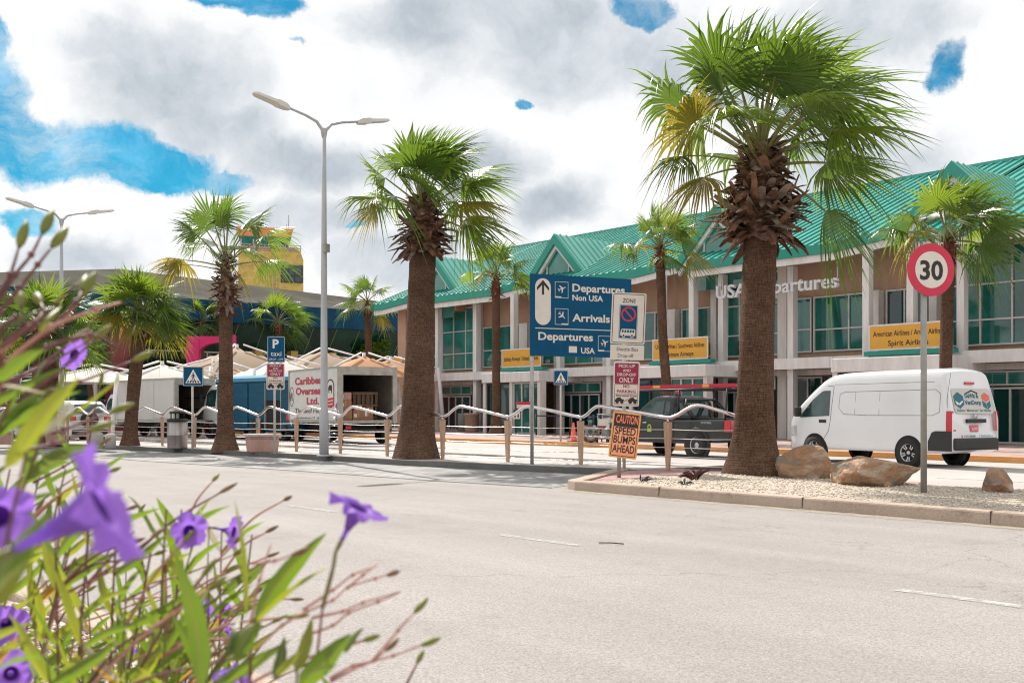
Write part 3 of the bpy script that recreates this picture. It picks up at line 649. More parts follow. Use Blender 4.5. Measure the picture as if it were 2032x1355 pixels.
def fan_leaf(mb, o, d, pl, L, rnd, droop=.5, mtl=0, wind=.5, nseg=34, span=112, side=None):
    """a costapalmate leaf: a stalk of length pl from o towards d, then a pleated fan of radius L whose tips split and hang"""
    d = Vector(d).normalized(); up = Vector((0, 0, 1))
    path = []; p = Vector(o); dd = d.copy()
    for i in range(6):
        path.append(p.copy()); p = p + dd*pl/5; dd = (dd + Vector((0, 0, -.055*droop)) + WIND*.035*wind).normalized()
    mb.tube(path, [.028*L, .024*L, .02*L, .018*L, .016*L, .013*L], 5, 3, caps=False)
    h = path[-1]; d = (path[-1]-path[-2]).normalized()
    d = (d + WIND*.28*wind + Vector((0, 0, -.12*droop))).normalized()
    s = d.cross(up if abs(d.z) < .97 else Vector((1, 0, 0))).normalized()
    if side: s = (s + Vector(side)).normalized(); s = (s - d*s.dot(d)).normalized()
    n = s.cross(d).normalized()
    tilt = rnd.uniform(-.9, .9); s, n = s*math.cos(tilt)+n*math.sin(tilt), n*math.cos(tilt)-s*math.sin(tilt)
    cupL = rnd.choice((.08, .12, .2, .35, .6)) if wind > .2 else rnd.choice((.08, .14, .25)); fold2 = rnd.uniform(-.35, .35)*wind
    st = (0.02, .28, .52, .74, .90, 1.0); da = R(span)*2/nseg
    for i in range(nseg):
        a = -R(span) + da*(i+.5); q = abs(a)/R(span)
        ln = L*(1.0-.32*q**2)*rnd.uniform(.84, 1.08)
        dr = (d*math.cos(a)+s*math.sin(a)); cup = cupL*(1-math.cos(a))+.10+fold2*math.sin(a)
        vs = []; hang = droop*(.75+.5*q)*(rnd.uniform(.6, 1.2) if rnd.random() < .8 else rnd.uniform(1.4, 2.4)); wd = wind*rnd.uniform(.5, 1.3)
        tw = rnd.uniform(-.10, .10)
        for k, t in enumerate(st):
            x = t*ln
            c = h + dr*x - n*(cup*x*(1-.4*t)) + Vector((0, 0, -1))*(hang*.36*L*max(0, t-.38)**1.8/.42) + WIND*(wd*.42*L*max(0, t-.3)**1.7)
            fr = math.tan(da/2)*.98
            hw = x*fr if t < .5 else ln*.5*fr*max(0, (1-t)/.5)**1.05
            if t >= .55: c = c + s*(tw*(t-.5)*ln*3)
            tang = (s*math.cos(a)-d*math.sin(a)); fold = n*(hw*.55)
            vs += [c - tang*hw, c + fold, c + tang*hw] if k < 5 else [c]
        fs = []
        for k in range(4): b = 3*k; fs += [(b, b+1, b+4, b+3), (b+1, b+2, b+5, b+4)]
        fs += [(12, 13, 15), (13, 14, 15)]
        mb.add(vs, fs, mtl, False)
def palm(base, neck_px, neck_Y, r_base, r_mid, r_neck, boot, nleaf, pl, L, seed, label, group, cz=0.0, extra=(), bootw=1.0, wind=.6, low=-30, bend=None, red=False, nseg=34, yel=.1):
    rnd = random.Random(seed)
    base = Vector(base); top = at(neck_px[0], neck_px[1], neck_Y)
    root = empty('fan_palm', base, 0, label, 'palm tree', group)
    H = top.z-base.z; off = Vector((top.x-base.x, top.y-base.y, 0))
    # trunk with ringed, slightly uneven girth and a flared foot
    n = 26; rows = max(18, int(H*9)); vs = []
    ph = [rnd.uniform(0, 6.28) for _ in range(4)]
    for i in range(rows+1):
        t = i/rows; z = t*H
        o = off*(t**1.25 if bend is None else t) + (Vector((bend, 0, 0))*math.sin(t*math.pi) if bend else Vector())
        r = r_mid*(1-t)+r_neck*t + (r_base-r_mid)*math.exp(-z/(.55*max(r_base*1.6, .35)))
        r *= 1+.007*math.sin(z*31+ph[0])*(1 if i % 2 else -1)*.6
        for j in range(n):
            a = 2*math.pi*j/n
            rr = r*(1+.025*math.sin(3*a+ph[1]+z*.8)+.02*math.sin(5*a+ph[2]-z*1.7)+rnd.uniform(-.018, .018))
            vs.append(Vector((o.x+rr*math.cos(a), o.y+rr*math.sin(a), z-.06 if i == 0 else z)))
    mb = MB(); mb.add(vs, [(i*n+j, i*n+(j+1) % n, (i+1)*n+(j+1) % n, (i+1)*n+j) for i in range(rows) for j in range(n)], 0, True)
    mb.poly(vs[-n:]); mb.build('trunk', M['bark'], root)
    # old leaf bases around the top of the trunk
    c = Vector((off.x, off.y, H)); mb = MB(); nb = int(boot[1])
    for i in range(nb):
        t = (i+rnd.random())/nb; a = i*2.39996+rnd.uniform(-.25, .25); z = H-boot[0]*.04+t*boot[0]*.96
        rr = r_neck*(.98 + .40*bootw**.5*math.sin(min(1, t*1.15)*2.9))*(1-.45*max(0, t-.55)/.45)
        ca, sa = math.cos(a), math.sin(a); rad = Vector((ca, sa, 0)); tan = Vector((-sa, ca, 0))
        tr = (z)/H; oo = off*(min(tr, 1.06)**1.25) if bend is None else off*tr
        p = Vector((oo.x, oo.y, z)) + rad*rr*.85
        ln = rnd.uniform(.35, .85)*bootw*(.55+.5*math.sin(min(t*1.25+.25, 1)*3.14)); up = rnd.uniform(-.55, .9)+.5*(t-.5)
        curl = rnd.uniform(-1.3, .7); bt = rnd.choice((.05, .3, .5)); wv = rnd.uniform(.16, .34)*bootw**.5*(r_neck/.3)**.5
        vs = []; dirv = (rad*.9+Vector((0, 0, up))+tan*rnd.uniform(-.5, .5)).normalized(); q = p.copy()
        for k in range(5):
            f = (1, .95, .8, .62, bt)[k]*wv
            vs += [q-tan*f*.5, q+rad*f*.22+Vector((0, 0, f*.15)), q+tan*f*.5]
            q = q + dirv*ln*.3; dirv = (dirv+Vector((0, 0, curl*.28))+tan*rnd.uniform(-.2, .2)).normalized()
        fs = []
        for k in range(4): b = 3*k; fs += [(b, b+1, b+4, b+3), (b+1, b+2, b+5, b+4)]
        mb.add(vs, fs, (1 if red and rnd.random() < .7 else (2 if rnd.random() < .25 else 0)))
    mb.tube([c-Vector((0, 0, boot[0]*.06)), c+Vector((0, 0, boot[0]*.15)), c+Vector((0, 0, boot[0]*.4)), c+Vector((0, 0, boot[0]*.85))], [r_neck*.95, r_neck*1.22, r_neck*1.15, r_neck*.35], 12, 1 if red else 0)
    mb.build('dead_leaf_bases', [M['boot'], M['bootred'], M['bootgrey']], root)
    # crown
    mb = MB(); cc = c+Vector((0, 0, boot[0]*.92+cz))
    for i in range(nleaf):
        t = (i+.5)/nleaf; az = i*2.39996+seed+rnd.uniform(-.2, .2)
        el = R(86-(86-low)*t**.9+rnd.uniform(-9, 9))
        d = Vector((math.cos(az)*math.cos(el), math.sin(az)*math.cos(el), math.sin(el)))
        if d.x < -.3 and el < R(8): d = (d+Vector((0, 0, .35))).normalized()
        g = rnd.random(); mt_ = 2 if (t > .8 and g < yel*2.2) else (1 if g < .45 else 0)
        fan_leaf(mb, cc-Vector((0, 0, t*boot[0]*.25))+Vector((d.x, d.y, 0))*r_neck*.45, d, pl*rnd.uniform(.85, 1.15)*(.75+.35*min(1, t*2)), L*rnd.uniform(.88, 1.1), rnd, droop=.35+.75*t, mtl=mt_, wind=wind, nseg=nseg)
    for e in extra:
        d = Vector(e['d']); fan_leaf(mb, cc+Vector(e.get('o', (0, 0, -.3*boot[0]))), d, e['pl'], e['L'], rnd, droop=e.get('droop', 1.2), mtl=e.get('m', 0), wind=e.get('wind', .3), nseg=38, span=e.get('span', 100))
    mb.build('crown', LEAF, root)
    return root
G1, G2 = 'palms along the kerb by the road', 'palms by the terminals'
palm(gp(1495, 943, .13), (1510, 470), 20.2, .62, .325, .305, (1.75, 380), 27, 1.35, 1.52, 11, 'largest fan palm with a thick brown trunk standing on the gravel median', G1, bootw=.80, wind=.95, low=18, nseg=40, cz=.2,
     extra=({'d': (-1, -.2, .28), 'pl': 1.5, 'L': 1.0, 'm': 0, 'droop': 1.5, 'wind': -.1}, {'d': (-1, -.4, -.05), 'pl': 1.25, 'L': 1.1, 'm': 2, 'droop': 1.6, 'wind': -.1},
            {'d': (1, -.3, .12), 'pl': 1.2, 'L': 1.45, 'm': 0, 'droop': .9, 'wind': .8}, {'d': (1, -.35, -.6), 'pl': 1.45, 'L': 1.35, 'm': 0, 'droop': 1.7, 'wind': .35, 'span': 60}, {'d': (1, .3, .25), 'pl': 1.4, 'L': 1.4, 'm': 1, 'droop': .9, 'wind': .8}))
palm(gp(826, 909.5, .13), (840, 500), 28.2, .62, .40, .335, (1.55, 240), 22, 1.10, 1.35, 23, 'second largest fan palm with shaggy leaf bases beside the tall lamp post', G1, bootw=.70, wind=.95, low=12,
     extra=({'d': (-1, -.3, .25), 'pl': 1.25, 'L': .85, 'm': 2, 'droop': 1.4, 'wind': -.1}, {'d': (1, -.3, .0), 'pl': 1.2, 'L': 1.45, 'm': 1, 'droop': 1.0, 'wind': .8}, {'d': (1, -.2, -.25), 'pl': 1.3, 'L': 1.35, 'm': 0, 'droop': 1.2, 'wind': .7}))
palm(gp(447, 893, .13), (449, 610), 33.5, .44, .225, .20, (1.75, 170), 15, 1.25, 1.2, 37, 'fan palm with a sparse crown and one long yellowing leaf, next to the steel bin', G1, bootw=.55, wind=.25, low=8, yel=.3,
     extra=({'d': (-1, -.2, .30), 'pl': 1.45, 'L': .85, 'm': 2, 'droop': 1.3, 'wind': -.5},))
palm(gp(257, 884, .13), (277, 668), 36.5, .36, .20, .23, (1.0, 120), 34, .70, 1.18, 41, 'fan palm with a leaning dark trunk and dense round crown before the grey box truck', G1, bootw=.45, wind=.22, low=-24, yel=.25)
palm(gp(84, 882, .13), (92, 690), 38.5, .55, .46, .42, (.9, 100), 27, .95, 1.40, 53, 'broad fan palm behind the purple flowers, left of the far lamp post', G1, bootw=.5, wind=.1, low=-30)
palm(onv(188, 22.5, 0), (172, 725), onv(175, 22.5).y, .22, .17, .15, (.5, 50), 18, .75, 1.1, 59, 'thin small fan palm with a drooping crown left of the grey box truck', G2, bootw=.4, wind=.3, low=-45)
def back(px, v, neck, rb, rm, rn, boot, nl, pl, L, seed, label, **k):
    p = onv(px, v, .15); return palm(p, neck, at(neck[0], 0, onv(neck[0], v).y).y, rb, rm, rn, boot, nl, pl, L, seed, label, G2, **k)
back(985, 33.0, (984, 590), .42, .20, .19, (1.3, 70), 15, 1.0, 1.1, 61, 'slender leaning fan palm before the sliding doors, left of the blue direction sign', bootw=.38, wind=.45, low=-8, red=True, nseg=28)
back(1336, 32.0, (1311, 530), .34, .19, .18, (1.0, 70), 17, 1.0, 1.2, 67, 'slim fan palm behind the dark pickup truck, crossing a yellow airline board', bootw=.38, wind=.7, low=-12, red=True, bend=-.12, nseg=30)
back(1874, 31.5, (1882, 515), .26, .19, .18, (.8, 70), 20, 1.15, 1.38, 71, 'windblown fan palm behind the white van and the round speed limit sign', bootw=.38, wind=.85, low=-12, red=True, nseg=30)
back(735, 38.0, (729, 625), .30, .23, .22, (1.1, 60), 15, 1.0, 1.2, 73, 'fan palm rising above the white lettered box truck', bootw=.38, wind=.05, low=-38, red=True, nseg=28)
back(556, 36.0, (552, 660), .28, .22, .21, (1.0, 60), 16, 1.2, 1.4, 79, 'windblown fan palm above the blue parking sign', bootw=.38, wind=.75, low=-15, red=True, nseg=28)
back(398, 31.0, (400, 660), .28, .20, .19, (1.0, 60), 15, .85, 1.2, 83, 'fan palm with a red fibre neck beside the magenta archway', bootw=.38, wind=.55, low=-28, red=True, nseg=28)
back(-20, 20.5, (-12, 660), .4, .3, .28, (.8, 60), 20, .9, 1.35, 89, 'fan palm at the far edge behind the flowers, left of the broad palm', bootw=.45, wind=.2, low=-30, nseg=28)

# ------------------------------------------------------------------ bright leafy tree and clipped hedge
def leafy(name, c, rx, ry, rz, n, ls, mats, label, cat, seed, trunk_r=.14, gap=.0, clumps=14):
    rnd = random.Random(seed); base = Vector((c.x, c.y, 0)); r = empty(name, base, 0, label, cat)
    cl = []
    for i in range(clumps):
        a = rnd.uniform(0, 6.28); e = rnd.uniform(-.5, 1); q = rnd.uniform(.35, .85)
        cl.append((Vector((math.cos(a)*rx*q*math.sqrt(max(0, 1-e*e*.7)), math.sin(a)*ry*q, e*rz*.8)), rnd.uniform(.28, .5)))
    mb = MB()
    for i in range(n):
        cc, s = rnd.choice(cl); d = Vector((rnd.gauss(0, 1), rnd.gauss(0, 1), rnd.gauss(0, 1))).normalized()*rnd.uniform(.5, 1)**.5
        p = Vector((0, 0, c.z)) + cc + Vector((d.x*rx, d.y*ry, d.z*rz))*s
        a = Vector((rnd.gauss(0, 1), rnd.gauss(0, 1), rnd.gauss(0, .6))).normalized(); b = a.orthogonal().normalized(); k = ls*rnd.uniform(.6, 1.2)
        mb.add([p-a*k, p+b*k*.45, p+a*k, p-b*k*.45], ((0, 1, 2, 3),), rnd.randrange(len(mats)))
    mb.build('crown', mats, r)
    t = MB(); t.tube([(0, 0, 0), (.1, 0, c.z*.5), (0, .1, c.z*.9)], [trunk_r, trunk_r*.8, trunk_r*.5], 8)
    for cc, s in cl: t.tube([(0, .05, c.z*.6), Vector((0, 0, c.z))+cc*.9], [trunk_r*.4, .02], 5)
    t.build('trunk', M['bark'], r)
    return r
LF = [mat('fresh_leaf', (.10, .17, .015), .5, var=.3, scale=2, trans=.4, tcol=(.4, .5, .03)), mat('mid_leaf', (.05, .11, .012), .5, var=.3, scale=2, trans=.35, tcol=(.2, .34, .03))]
c = onv(722, 45.0); c.z = CH+(813-697)/FPX*c.y
leafy('leafy_tree', c, 2.1, 1.6, 1.35, 4200, .17, LF, 'bright yellow green leafy tree behind the shade sails and lettered truck', 'tree', 5)
# hedge clipped into a block against the old terminal
rnd = random.Random(8); mb = MB()
for i in range(9000):
    x = rnd.uniform(17.2, 22.3); z = rnd.uniform(0, 4.55)+rnd.gauss(0, .05); y = 1.6+rnd.gauss(0, .09)
    if rnd.random() < .25: z = 4.55+rnd.gauss(0, .07); y = rnd.uniform(.4, 1.6)
    a = Vector((rnd.gauss(0, 1), rnd.gauss(0, .6), rnd.gauss(0, 1))).normalized(); b = a.orthogonal().normalized(); k = rnd.uniform(.07, .14)
    p = Vector((x, y, z)); mb.add([p-a*k, p+b*k*.5, p+a*k, p-b*k*.5], ((0, 1, 2, 3),), rnd.randrange(2))
mb.bx(17.2, 22.3, .45, 1.52, 0, 4.5, 0)
hd = mb.build('hedge', [M['hedge'], mat('hedge_leaf', (.02, .055, .012), .6, var=.4, scale=5)]); hd.location = P0; hd.rotation_euler = (0, 0, A0)
tag(hd, 'tall dark green clipped hedge behind the grey box truck', 'hedge')
# ------------------------------------------------------------------ street furniture
M['lamp'] = mat('grey_lamp_paint', (.40, .40, .42), .5, var=.10, scale=3, stretch=(3, 3, .6))
M['wood'] = mat('weathered_timber', (.46, .30, .205), .85, var=.2, scale=5, stretch=(5, 5, .7), bump=.3, bscale=20)
M['chrome'] = mat('polished_steel', (.72, .66, .66), .22, metal=1.0, var=.05, scale=6)
M['cable'] = mat('steel_cable', (.6, .58, .56), .4, metal=.7, var=.05)
M['signblue'] = mat('blue_sign_sheet', (.004, .075, .165), .6, var=.08, scale=3, spec=.12)
M['signcream'] = mat('cream_white_sheet', (.66, .62, .56), .5, var=.06, scale=4)
M['maroon'] = mat('maroon_sign_ink', (.30, .012, .06), .55, var=.08, scale=6)
M['red'] = mat('red_sign_ink', (.55, .02, .06), .5, var=.06, scale=6)
M['orange'] = mat('fluorescent_orange_sheet', (.85, .35, .18), .5, var=.05, scale=5)
M['orangeedge'] = mat('amber_edge_sheet', (.80, .36, .07), .5, var=.05, scale=5)
M['polepale'] = mat('pale_painted_post', (.52, .47, .45), .6, var=.12, scale=4)
M['rail_grey'] = mat('grey_green_post', (.30, .30, .28), .55, metal=.3, var=.15, scale=5)
M['black'] = mat('black_plastic', (.014, .014, .015), .5, var=.15, scale=6)
M['pinkconc'] = mat_ground('pink_painted_concrete', (.50, .26, .215), (.58, .40, .35), 2.0, 40, .15, .4, (.8, .85, .9), spot_scale=3)
M['conc'] = mat_ground('pale_concrete', (.44, .40, .38), (.55, .51, .48), 2.0, 50, .15, .4)

def lamp(base, label, hgt=8.75):
    r = empty('street_lamp', base, ST, label, 'street lamp', 'double armed street lamps')
    z0 = base.z; T = hgt-z0
    p = MB(); p.tube([(0, 0, 0), (0, 0, 1.2), (0, 0, 1.22), (0, 0, T*.55), (0, 0, T)], [.125, .12, .10, .08, .055], 14); p.build('pole', M['lamp'], r)
    k = MB(); k.lathe([(.0, .0), (.2, .0), (.2, .03), (.13, .05)], 14); k.build('base_flange', M['lamp'], r)
    bx_ = MB(); bx_.bx(.055, .19, -.07, .07, T*.62, T*.62+.22); bx_.build('junction_box', M['rail_grey'], r, bevel=.01)
    for s in (-1, 1):
        a = MB(); a.tube([(0, 0, T-.3), (0, s*.06, T-.04), (0, s*.22, T+.14), (0, s*.55, T+.25), (0, s*1.12, T+.37)], [.05, .045, .04, .035, .03], 8); A = a.build('arm', M['lamp'], r)
        h = MB(); q = R(12)
        vs = []
        for y, wd, zt, zb in ((1.02, .06, .05, -.04), (1.12, .12, .085, -.055), (1.35, .14, .09, -.06), (1.42, .16, .06, -.03), (1.95, .13, .04, -.03), (2.03, .06, .02, -.02)):
            zc = T+.35+(y-1.1)*math.tan(q)
            vs += [(-wd, s*y, zc+zb), (wd, s*y, zc+zb), (wd*.8, s*y, zc+zt), (-wd*.8, s*y, zc+zt)]
        fs = [(4*i+j, 4*i+(j+1) % 4, 4*i+4+(j+1) % 4, 4*i+4+j) for i in range(5) for j in range(4)]+[(0, 1, 2, 3), (20, 21, 22, 23)]
        h.add(vs, fs); H = h.build('lamp_head', mat('pale_lamp_head', (.55, .53, .50), .45, var=.06), A)
        l_ = MB(); zc = T+.35+.05; l_.quad((-.1, s*1.45, zc+.035), (.1, s*1.45, zc+.035), (.09, s*1.9, zc+.125), (-.09, s*1.9, zc+.125)); l_.build('lens', mat('led_lens', (.5, .46, .4), .3, var=.05), H)
    return r
lamp(gp(643, 905, .13), 'tall double armed street lamp on the kerb in front of the lettered box truck')
b = at(122, 870, 42.0); b.z = .13
lamp(b, 'farther double armed street lamp rising among palms beyond the purple flowers')

# wavy railing of timber posts, steel cables and a polished handrail
def vf(u):
    for (a, b), (c, d) in zip(front, front[1:]):
        if a <= u <= c: return b+(d-b)*(u-a)/(c-a)
    return front[-1][1] if u > front[-1][0] else front[0][1]
def on_kerb(px, d):
    u = -20.0
    for _ in range(12): P = onv(px, vf(u)+d); u = P.dot(U)
    return u, vf(u)+d
rails = [on_kerb(px, 1.12) for px in (-60, -5, 33, 84, 135, 173, 215, 265, 322, 386, 447, 512, 588, 675, 768, 878, 1007, 1152)] + [(-13.1, 16.4)]
P_ = onv(1325, 16.55); rails[-1] = (P_.dot(U), 16.55)
P_ = onv(1480, 17.2); rails.append((P_.dot(U), 17.2))
RL = empty('railing', (0, 0, KZ), ST, 'wavy polished handrail on tapered timber posts with steel cables along the kerb', 'railing')
for i, (u, v) in enumerate(rails):
    p = MB(); a, b, c, d = .085, .05, .04, .03
    p.add([(u-.03, v-d, 0), (u+b, v-d, 0), (u+b, v+d, 0), (u-.03, v+d, 0), (u-a, v-c, .97), (u+a, v-c, .97), (u+a, v+c, .97), (u-a, v+c, .97)], ((0, 1, 2, 3), (4, 5, 6, 7), (0, 1, 5, 4), (1, 2, 6, 5), (2, 3, 7, 6), (3, 0, 4, 7)))
    o = p.build('post', M['wood'], RL, bevel=.008)
    q = MB(); q.tube([(u, v, .969), (u, v, 1.05)], .022, 8); q.build('rail_bracket', M['chrome'], o)
hr = MB(); path = []
for (u, v), (u2, v2) in zip(rails, rails[1:]):
    L_n = math.hypot(u2-u, v2-v); f = min(.8, .62/L_n*1.0)
    for t, z in ((0, 1.06), (.14*f, 1.065), (.35*f, 1.12), (.6*f, 1.22), (.82*f, 1.285), (1.0*f, 1.305), (1.2*f, 1.295), (.5+f*.5, 1.19), (.92, 1.085)):
        path.append((u+(u2-u)*t, v+(v2-v)*t, z))
hr.tube(path, .036, 10); hr.build('handrail', M['chrome'], RL)
for z in (.10, .28, .46, .64, .82):
    c = MB()
    pts = []
    for (u, v), (u2, v2) in zip(rails, rails[1:]):
        pts += [(u, v, z), ((u+u2)/2, (v+v2)/2, z-.018)]
    pts.append((rails[-1][0], rails[-1][1], z)); c.tube(pts, .009, 5); c.build('cable', M['cable'], RL)
st_ = MB(); u, v = rails[11]; st_.bx(u-.05, u+.05, v-.052, v-.046, .70, .84); st_.build('sticker', mat('cyan_sticker', (.04, .3, .42), .5), RL)

# ---- signs
def face(P, extra=0.0): return -math.atan2(P.x, P.y)+extra
def board(root, name, x0, x1, z0, z1, m, r=.03, th=.012, y=0.0, roll=0.0, layers=()):
    """a sign plate whose centre carries the roll; layers(mb, x, z) are drawn on it about its own centre"""
    cx, cz = (x0+x1)/2, (z0+z1)/2; hw, hh = (x1-x0)/2, (z1-z0)/2
    b = MB(); b.extr([(p[0], 0, p[1]) for p in rrect(-hw, hw, -hh, hh, r)], (0, th, 0))
    o = b.build(name, m, root, loc=(cx, y, cz)); o.rotation_euler = (0, roll, 0)
    return o, hw, hh
def plane_icon(mb, cx, cz, s, rot, y, m=0):
    half = [(1, 0), (.86, .10), (.35, .12), (-.25, .86), (-.42, .86), (-.10, .12), (-.62, .10), (-.86, .36), (-1.0, .36), (-.84, 0)]
    pts = half + [(a, -b) for a, b in reversed(half[1:-1])]
    c, q = math.cos(rot), math.sin(rot)
    V = [(cx+s*(a*c-b*q), y, cz+s*(a*q+b*c)) for a, b in pts]; n = len(V)
    body = [0, 1, 2, 5, 6, 9, n-4, n-5, n-2+0, n-1]
    # three convex pieces: body, wings, tail
    def P(a, b): return (cx+s*(a*c-b*q), y, cz+s*(a*q+b*c))
    mb.poly([P(1, 0), P(.86, .10), P(-.84, .07), P(-.9, 0), P(-.84, -.07), P(.86, -.10)], m)
    for g in (1, -1):
        mb.poly([P(.35, g*.08), P(-.25, g*.86), P(-.44, g*.86), P(-.12, g*.08)], m)
        mb.poly([P(-.60, g*.06), P(-.84, g*.36), P(-1.0, g*.36), P(-.84, g*.05)], m)
def outline(mb, x0, x1, z0, z1, t, y, m=0, r=.001): ring(mb, rrect(x0, x1, z0, z1, r, 1 if r < .01 else 4), rrect(x0+t, x1-t, z0+t, z1-t, max(r-t, .0005), 1 if r < .01 else 4), y, m)

# blue direction sign
P = gp(1058, 921, KZ); a = R(24.6)
ds = empty('direction_sign', P, a, 'large blue direction sign reading Departures Non USA, Arrivals, Departures USA', 'road sign')
Wd, zT = 2.62, lambda py: CH+(HY-py)/FPX*P.y-KZ
z0, z1 = zT(706), zT(543); Hh = z1-z0
q = MB(); q.tube([(0, .06, 0), (0, .06, z1-.05)], .042, 12); q.build('pole', M['metal'], ds)
q = MB(); q.tube([(Wd*.91, .06, -.02), (Wd*.91, .06, z1-.1)], .042, 12); q.build('pole', M['metal'], ds)
B, hw, hh = board(ds, 'sign_panel', -.07, Wd-.07, z0, z1, M['signblue'], .01, .03)
def X(f): return -hw+Wd*f
def Z(f): return hh-Hh*f
t = MB()
rr = rrect(X(.045), X(.195), Z(.62), Z(.05), Wd*.074, 8); flat(t, rr, -.003, 0)
for s, fx, fz, h, w_ in (('Departures', .405, .19, .178, 1.38), ('Non USA', .405, .30, .132, .80), ('Arrivals', .405, .56, .178, .98), ('Departures', .075, .80, .178, 1.40), ('USA', .49, .955, .135, .36)):
    text(t, s, X(fx), Z(fz), h, y=-.003, w=w_, align='l', bold=.026)
for fx0, fx1, fz0, fz1 in ((.235, .365, .08, .28), (.235, .365, .41, .61), (.66, .79, .73, .925)):
    outline(t, X(fx0), X(fx1), Z(fz1), Z(fz0), .010, -.003)
    arr = fz0 == .41
    bx0, bx1 = (fx0+.062, fx1-.004) if arr else (fx0+.004, fx0+.062)
    flat(t, [(X(bx0), Z(fz1)+.008), (X(bx1), Z(fz1)+.008), (X(bx1), Z(fz1)+.034), (X(bx0), Z(fz1)+.034)], -.0045)
    plane_icon(t, X(fx0+.068), Z(fz0+.085), .105, R(-40) if arr else R(22), -.004)
flat(t, [(X(.045), Z(.665)), (X(.97), Z(.665)), (X(.97), Z(.655)), (X(.045), Z(.655))], -.003)
flat(t, [(X(.37), Z(.95)), (X(.45), Z(.95)), (X(.45), Z(.87)), (X(.37), Z(.87))], -.003)
t.build('lettering', M['signcream'], B)
k = MB(); ax = X(.12)
flat(k, [(ax-.026, Z(.25)), (ax+.026, Z(.25)), (ax+.026, Z(.10)), (ax-.026, Z(.10))], -.006)
for g in (-1, 1): flat(k, [(ax, Z(.07)), (ax+g*.15, Z(.16)), (ax+g*.15, Z(.20)), (ax, Z(.118))], -.0065)
k.build('arrow', M['ink'], B)

def pickup_sign(root, x0, x1, z0, z1, roll, th=.008):
    b, hw, hh = board(root, 'pickup_only_plate', x0, x1, z0, z1, M['signcream'], .04, th, roll=roll)
    W2, H2 = 2*hw, 2*hh; zz = lambda f: hh-H2*f
    m_ = MB(); flat(m_, rrect(-hw+.05*W2, hw-.05*W2, zz(.50), zz(.04), .02), -.003)
    outline(m_, -hw+.05*W2, hw-.05*W2, zz(.965), zz(.505), .008, -.003, r=.02)
    for s, f, h, w_ in (('NO', .585, .068, .24), ('PARKING', .70, .068, .72)): text(m_, s, 0, zz(f), h*H2, y=-.004, w=w_*W2, bold=.02)
    flat(m_, [(-hw*.88, zz(.728)), (hw*.88, zz(.728)), (hw*.88, zz(.722)), (-hw*.88, zz(.722))], -.003)
    m_.build('maroon_panel', M['maroon'], b)
    c = MB()
    for s, f, h, w_ in (('PICK-UP', .135, .066, .62), ('AND', .23, .06, .30), ('DROP-OFF', .325, .066, .72), ('ONLY', .47, .112, .56)): text(c, s, 0, zz(f), h*H2, y=-.005, w=w_*W2, bold=.02)
    c.build('lettering', M['signcream'], b)
    k = MB(); text(k, 'TOW-AWAY ZONE', 0, zz(.785), .04*H2, y=-.004, w=.8*W2, bold=.03)
    for g, sc_ in ((-.25, 1), (.25, 1)):
        cx = g*W2; cz = zz(.905); L2 = .17*W2
        flat(k, [(cx-L2, cz), (cx+L2, cz+.02), (cx+L2, cz+.05), (cx+L2*.5, cz+.06), (cx+L2*.15, cz+.095), (cx-L2*.5, cz+.085), (cx-L2, cz+.04)], -.004)
        for wx in (-.5, .55): flat(k, arcs(cx+L2*wx, cz+.0, .035, 0, 6.283, 12)[:-1], -.0045)
    flat(k, [(-.08*W2, zz(.89)), (.08*W2, zz(.835)), (.09*W2, zz(.845)), (-.07*W2, zz(.90))], -.0042)
    k.build('tow_symbol', M['ink'], b)
# zone post: bus plate, shuttle plate, pick-up plate
P = gp(1239, 934, .125); sY = P.y/FPX; zs = empty('zone_sign', P, face(P, .10), 'white zone post with no-parking bus plate, Shuttle Bus plate and maroon PICK-UP plate', 'road sign')
zq = lambda py: CH+(HY-py)*sY-.125
xq = lambda px: (px-1239)*sY
q = MB(); q.tube([(0, .05, 0), (0, .05, zq(585))], .032, 10); q.build('pole', M['polepale'], zs)
b, hw, hh = board(zs, 'bus_zone_plate', xq(1213), xq(1281), zq(683), zq(581), M['signcream'], .035, .01, roll=R(2.5))
k = MB(); outline(k, -hw+.025, hw-.025, -hh+.025, hh-.025, .012, -.003, r=.04); text(k, 'ZONE', 0, hh-.20, .085, y=-.003, w=.26, bold=.01); k.build('border', M['ink'], b)
k = MB(); flat(k, rrect(-.185, .185, -hh+.11, hh-.245, .02), -.003); B2 = k.build('blue_field', M['signblue'], b)
k = MB(); outline(k, -.178, .178, -hh+.117, hh-.252, .008, -.005, r=.018)
cz = -hh+.22
flat(k, [(-.15, cz-.05), (.15, cz-.05), (.15, cz+.07), (.125, cz+.085), (-.125, cz+.085), (-.15, cz+.02)], -.005)
for x in (-.085, .085): flat(k, arcs(x, cz-.05, .035, 0, 6.283, 14)[:-1], -.0065)
k.build('bus_symbol', M['signcream'], B2)
k = MB()
for i in range(5): x = -.125+i*.053; flat(k, [(x, cz+.015), (x+.04, cz+.015), (x+.04, cz+.065), (x+.006, cz+.065)], -.0075)
for x in (-.085, .085): flat(k, arcs(x, cz-.05, .02, 0, 6.283, 12)[:-1], -.0085)
k.build('bus_windows', M['signblue'], B2)
k = MB(); o_ = arcs(0, .085, .148, 0, 6.283, 32)[:-1]; ring(k, o_, arcs(0, .085, .118, 0, 6.283, 32)[:-1], -.005)
c45 = .70*.13; flat(k, [(-c45-.012, .085+c45-.0), (-c45+.012, .085+c45+.018), (c45+.012, .085-c45), (c45-.012, .085-c45-.018)], -.006); k.build('prohibition_ring', M['red'], B2)
b, hw, hh = board(zs, 'shuttle_plate', xq(1211), xq(1278), zq(714), zq(684.5), M['signcream'], .02, .01, roll=R(2))
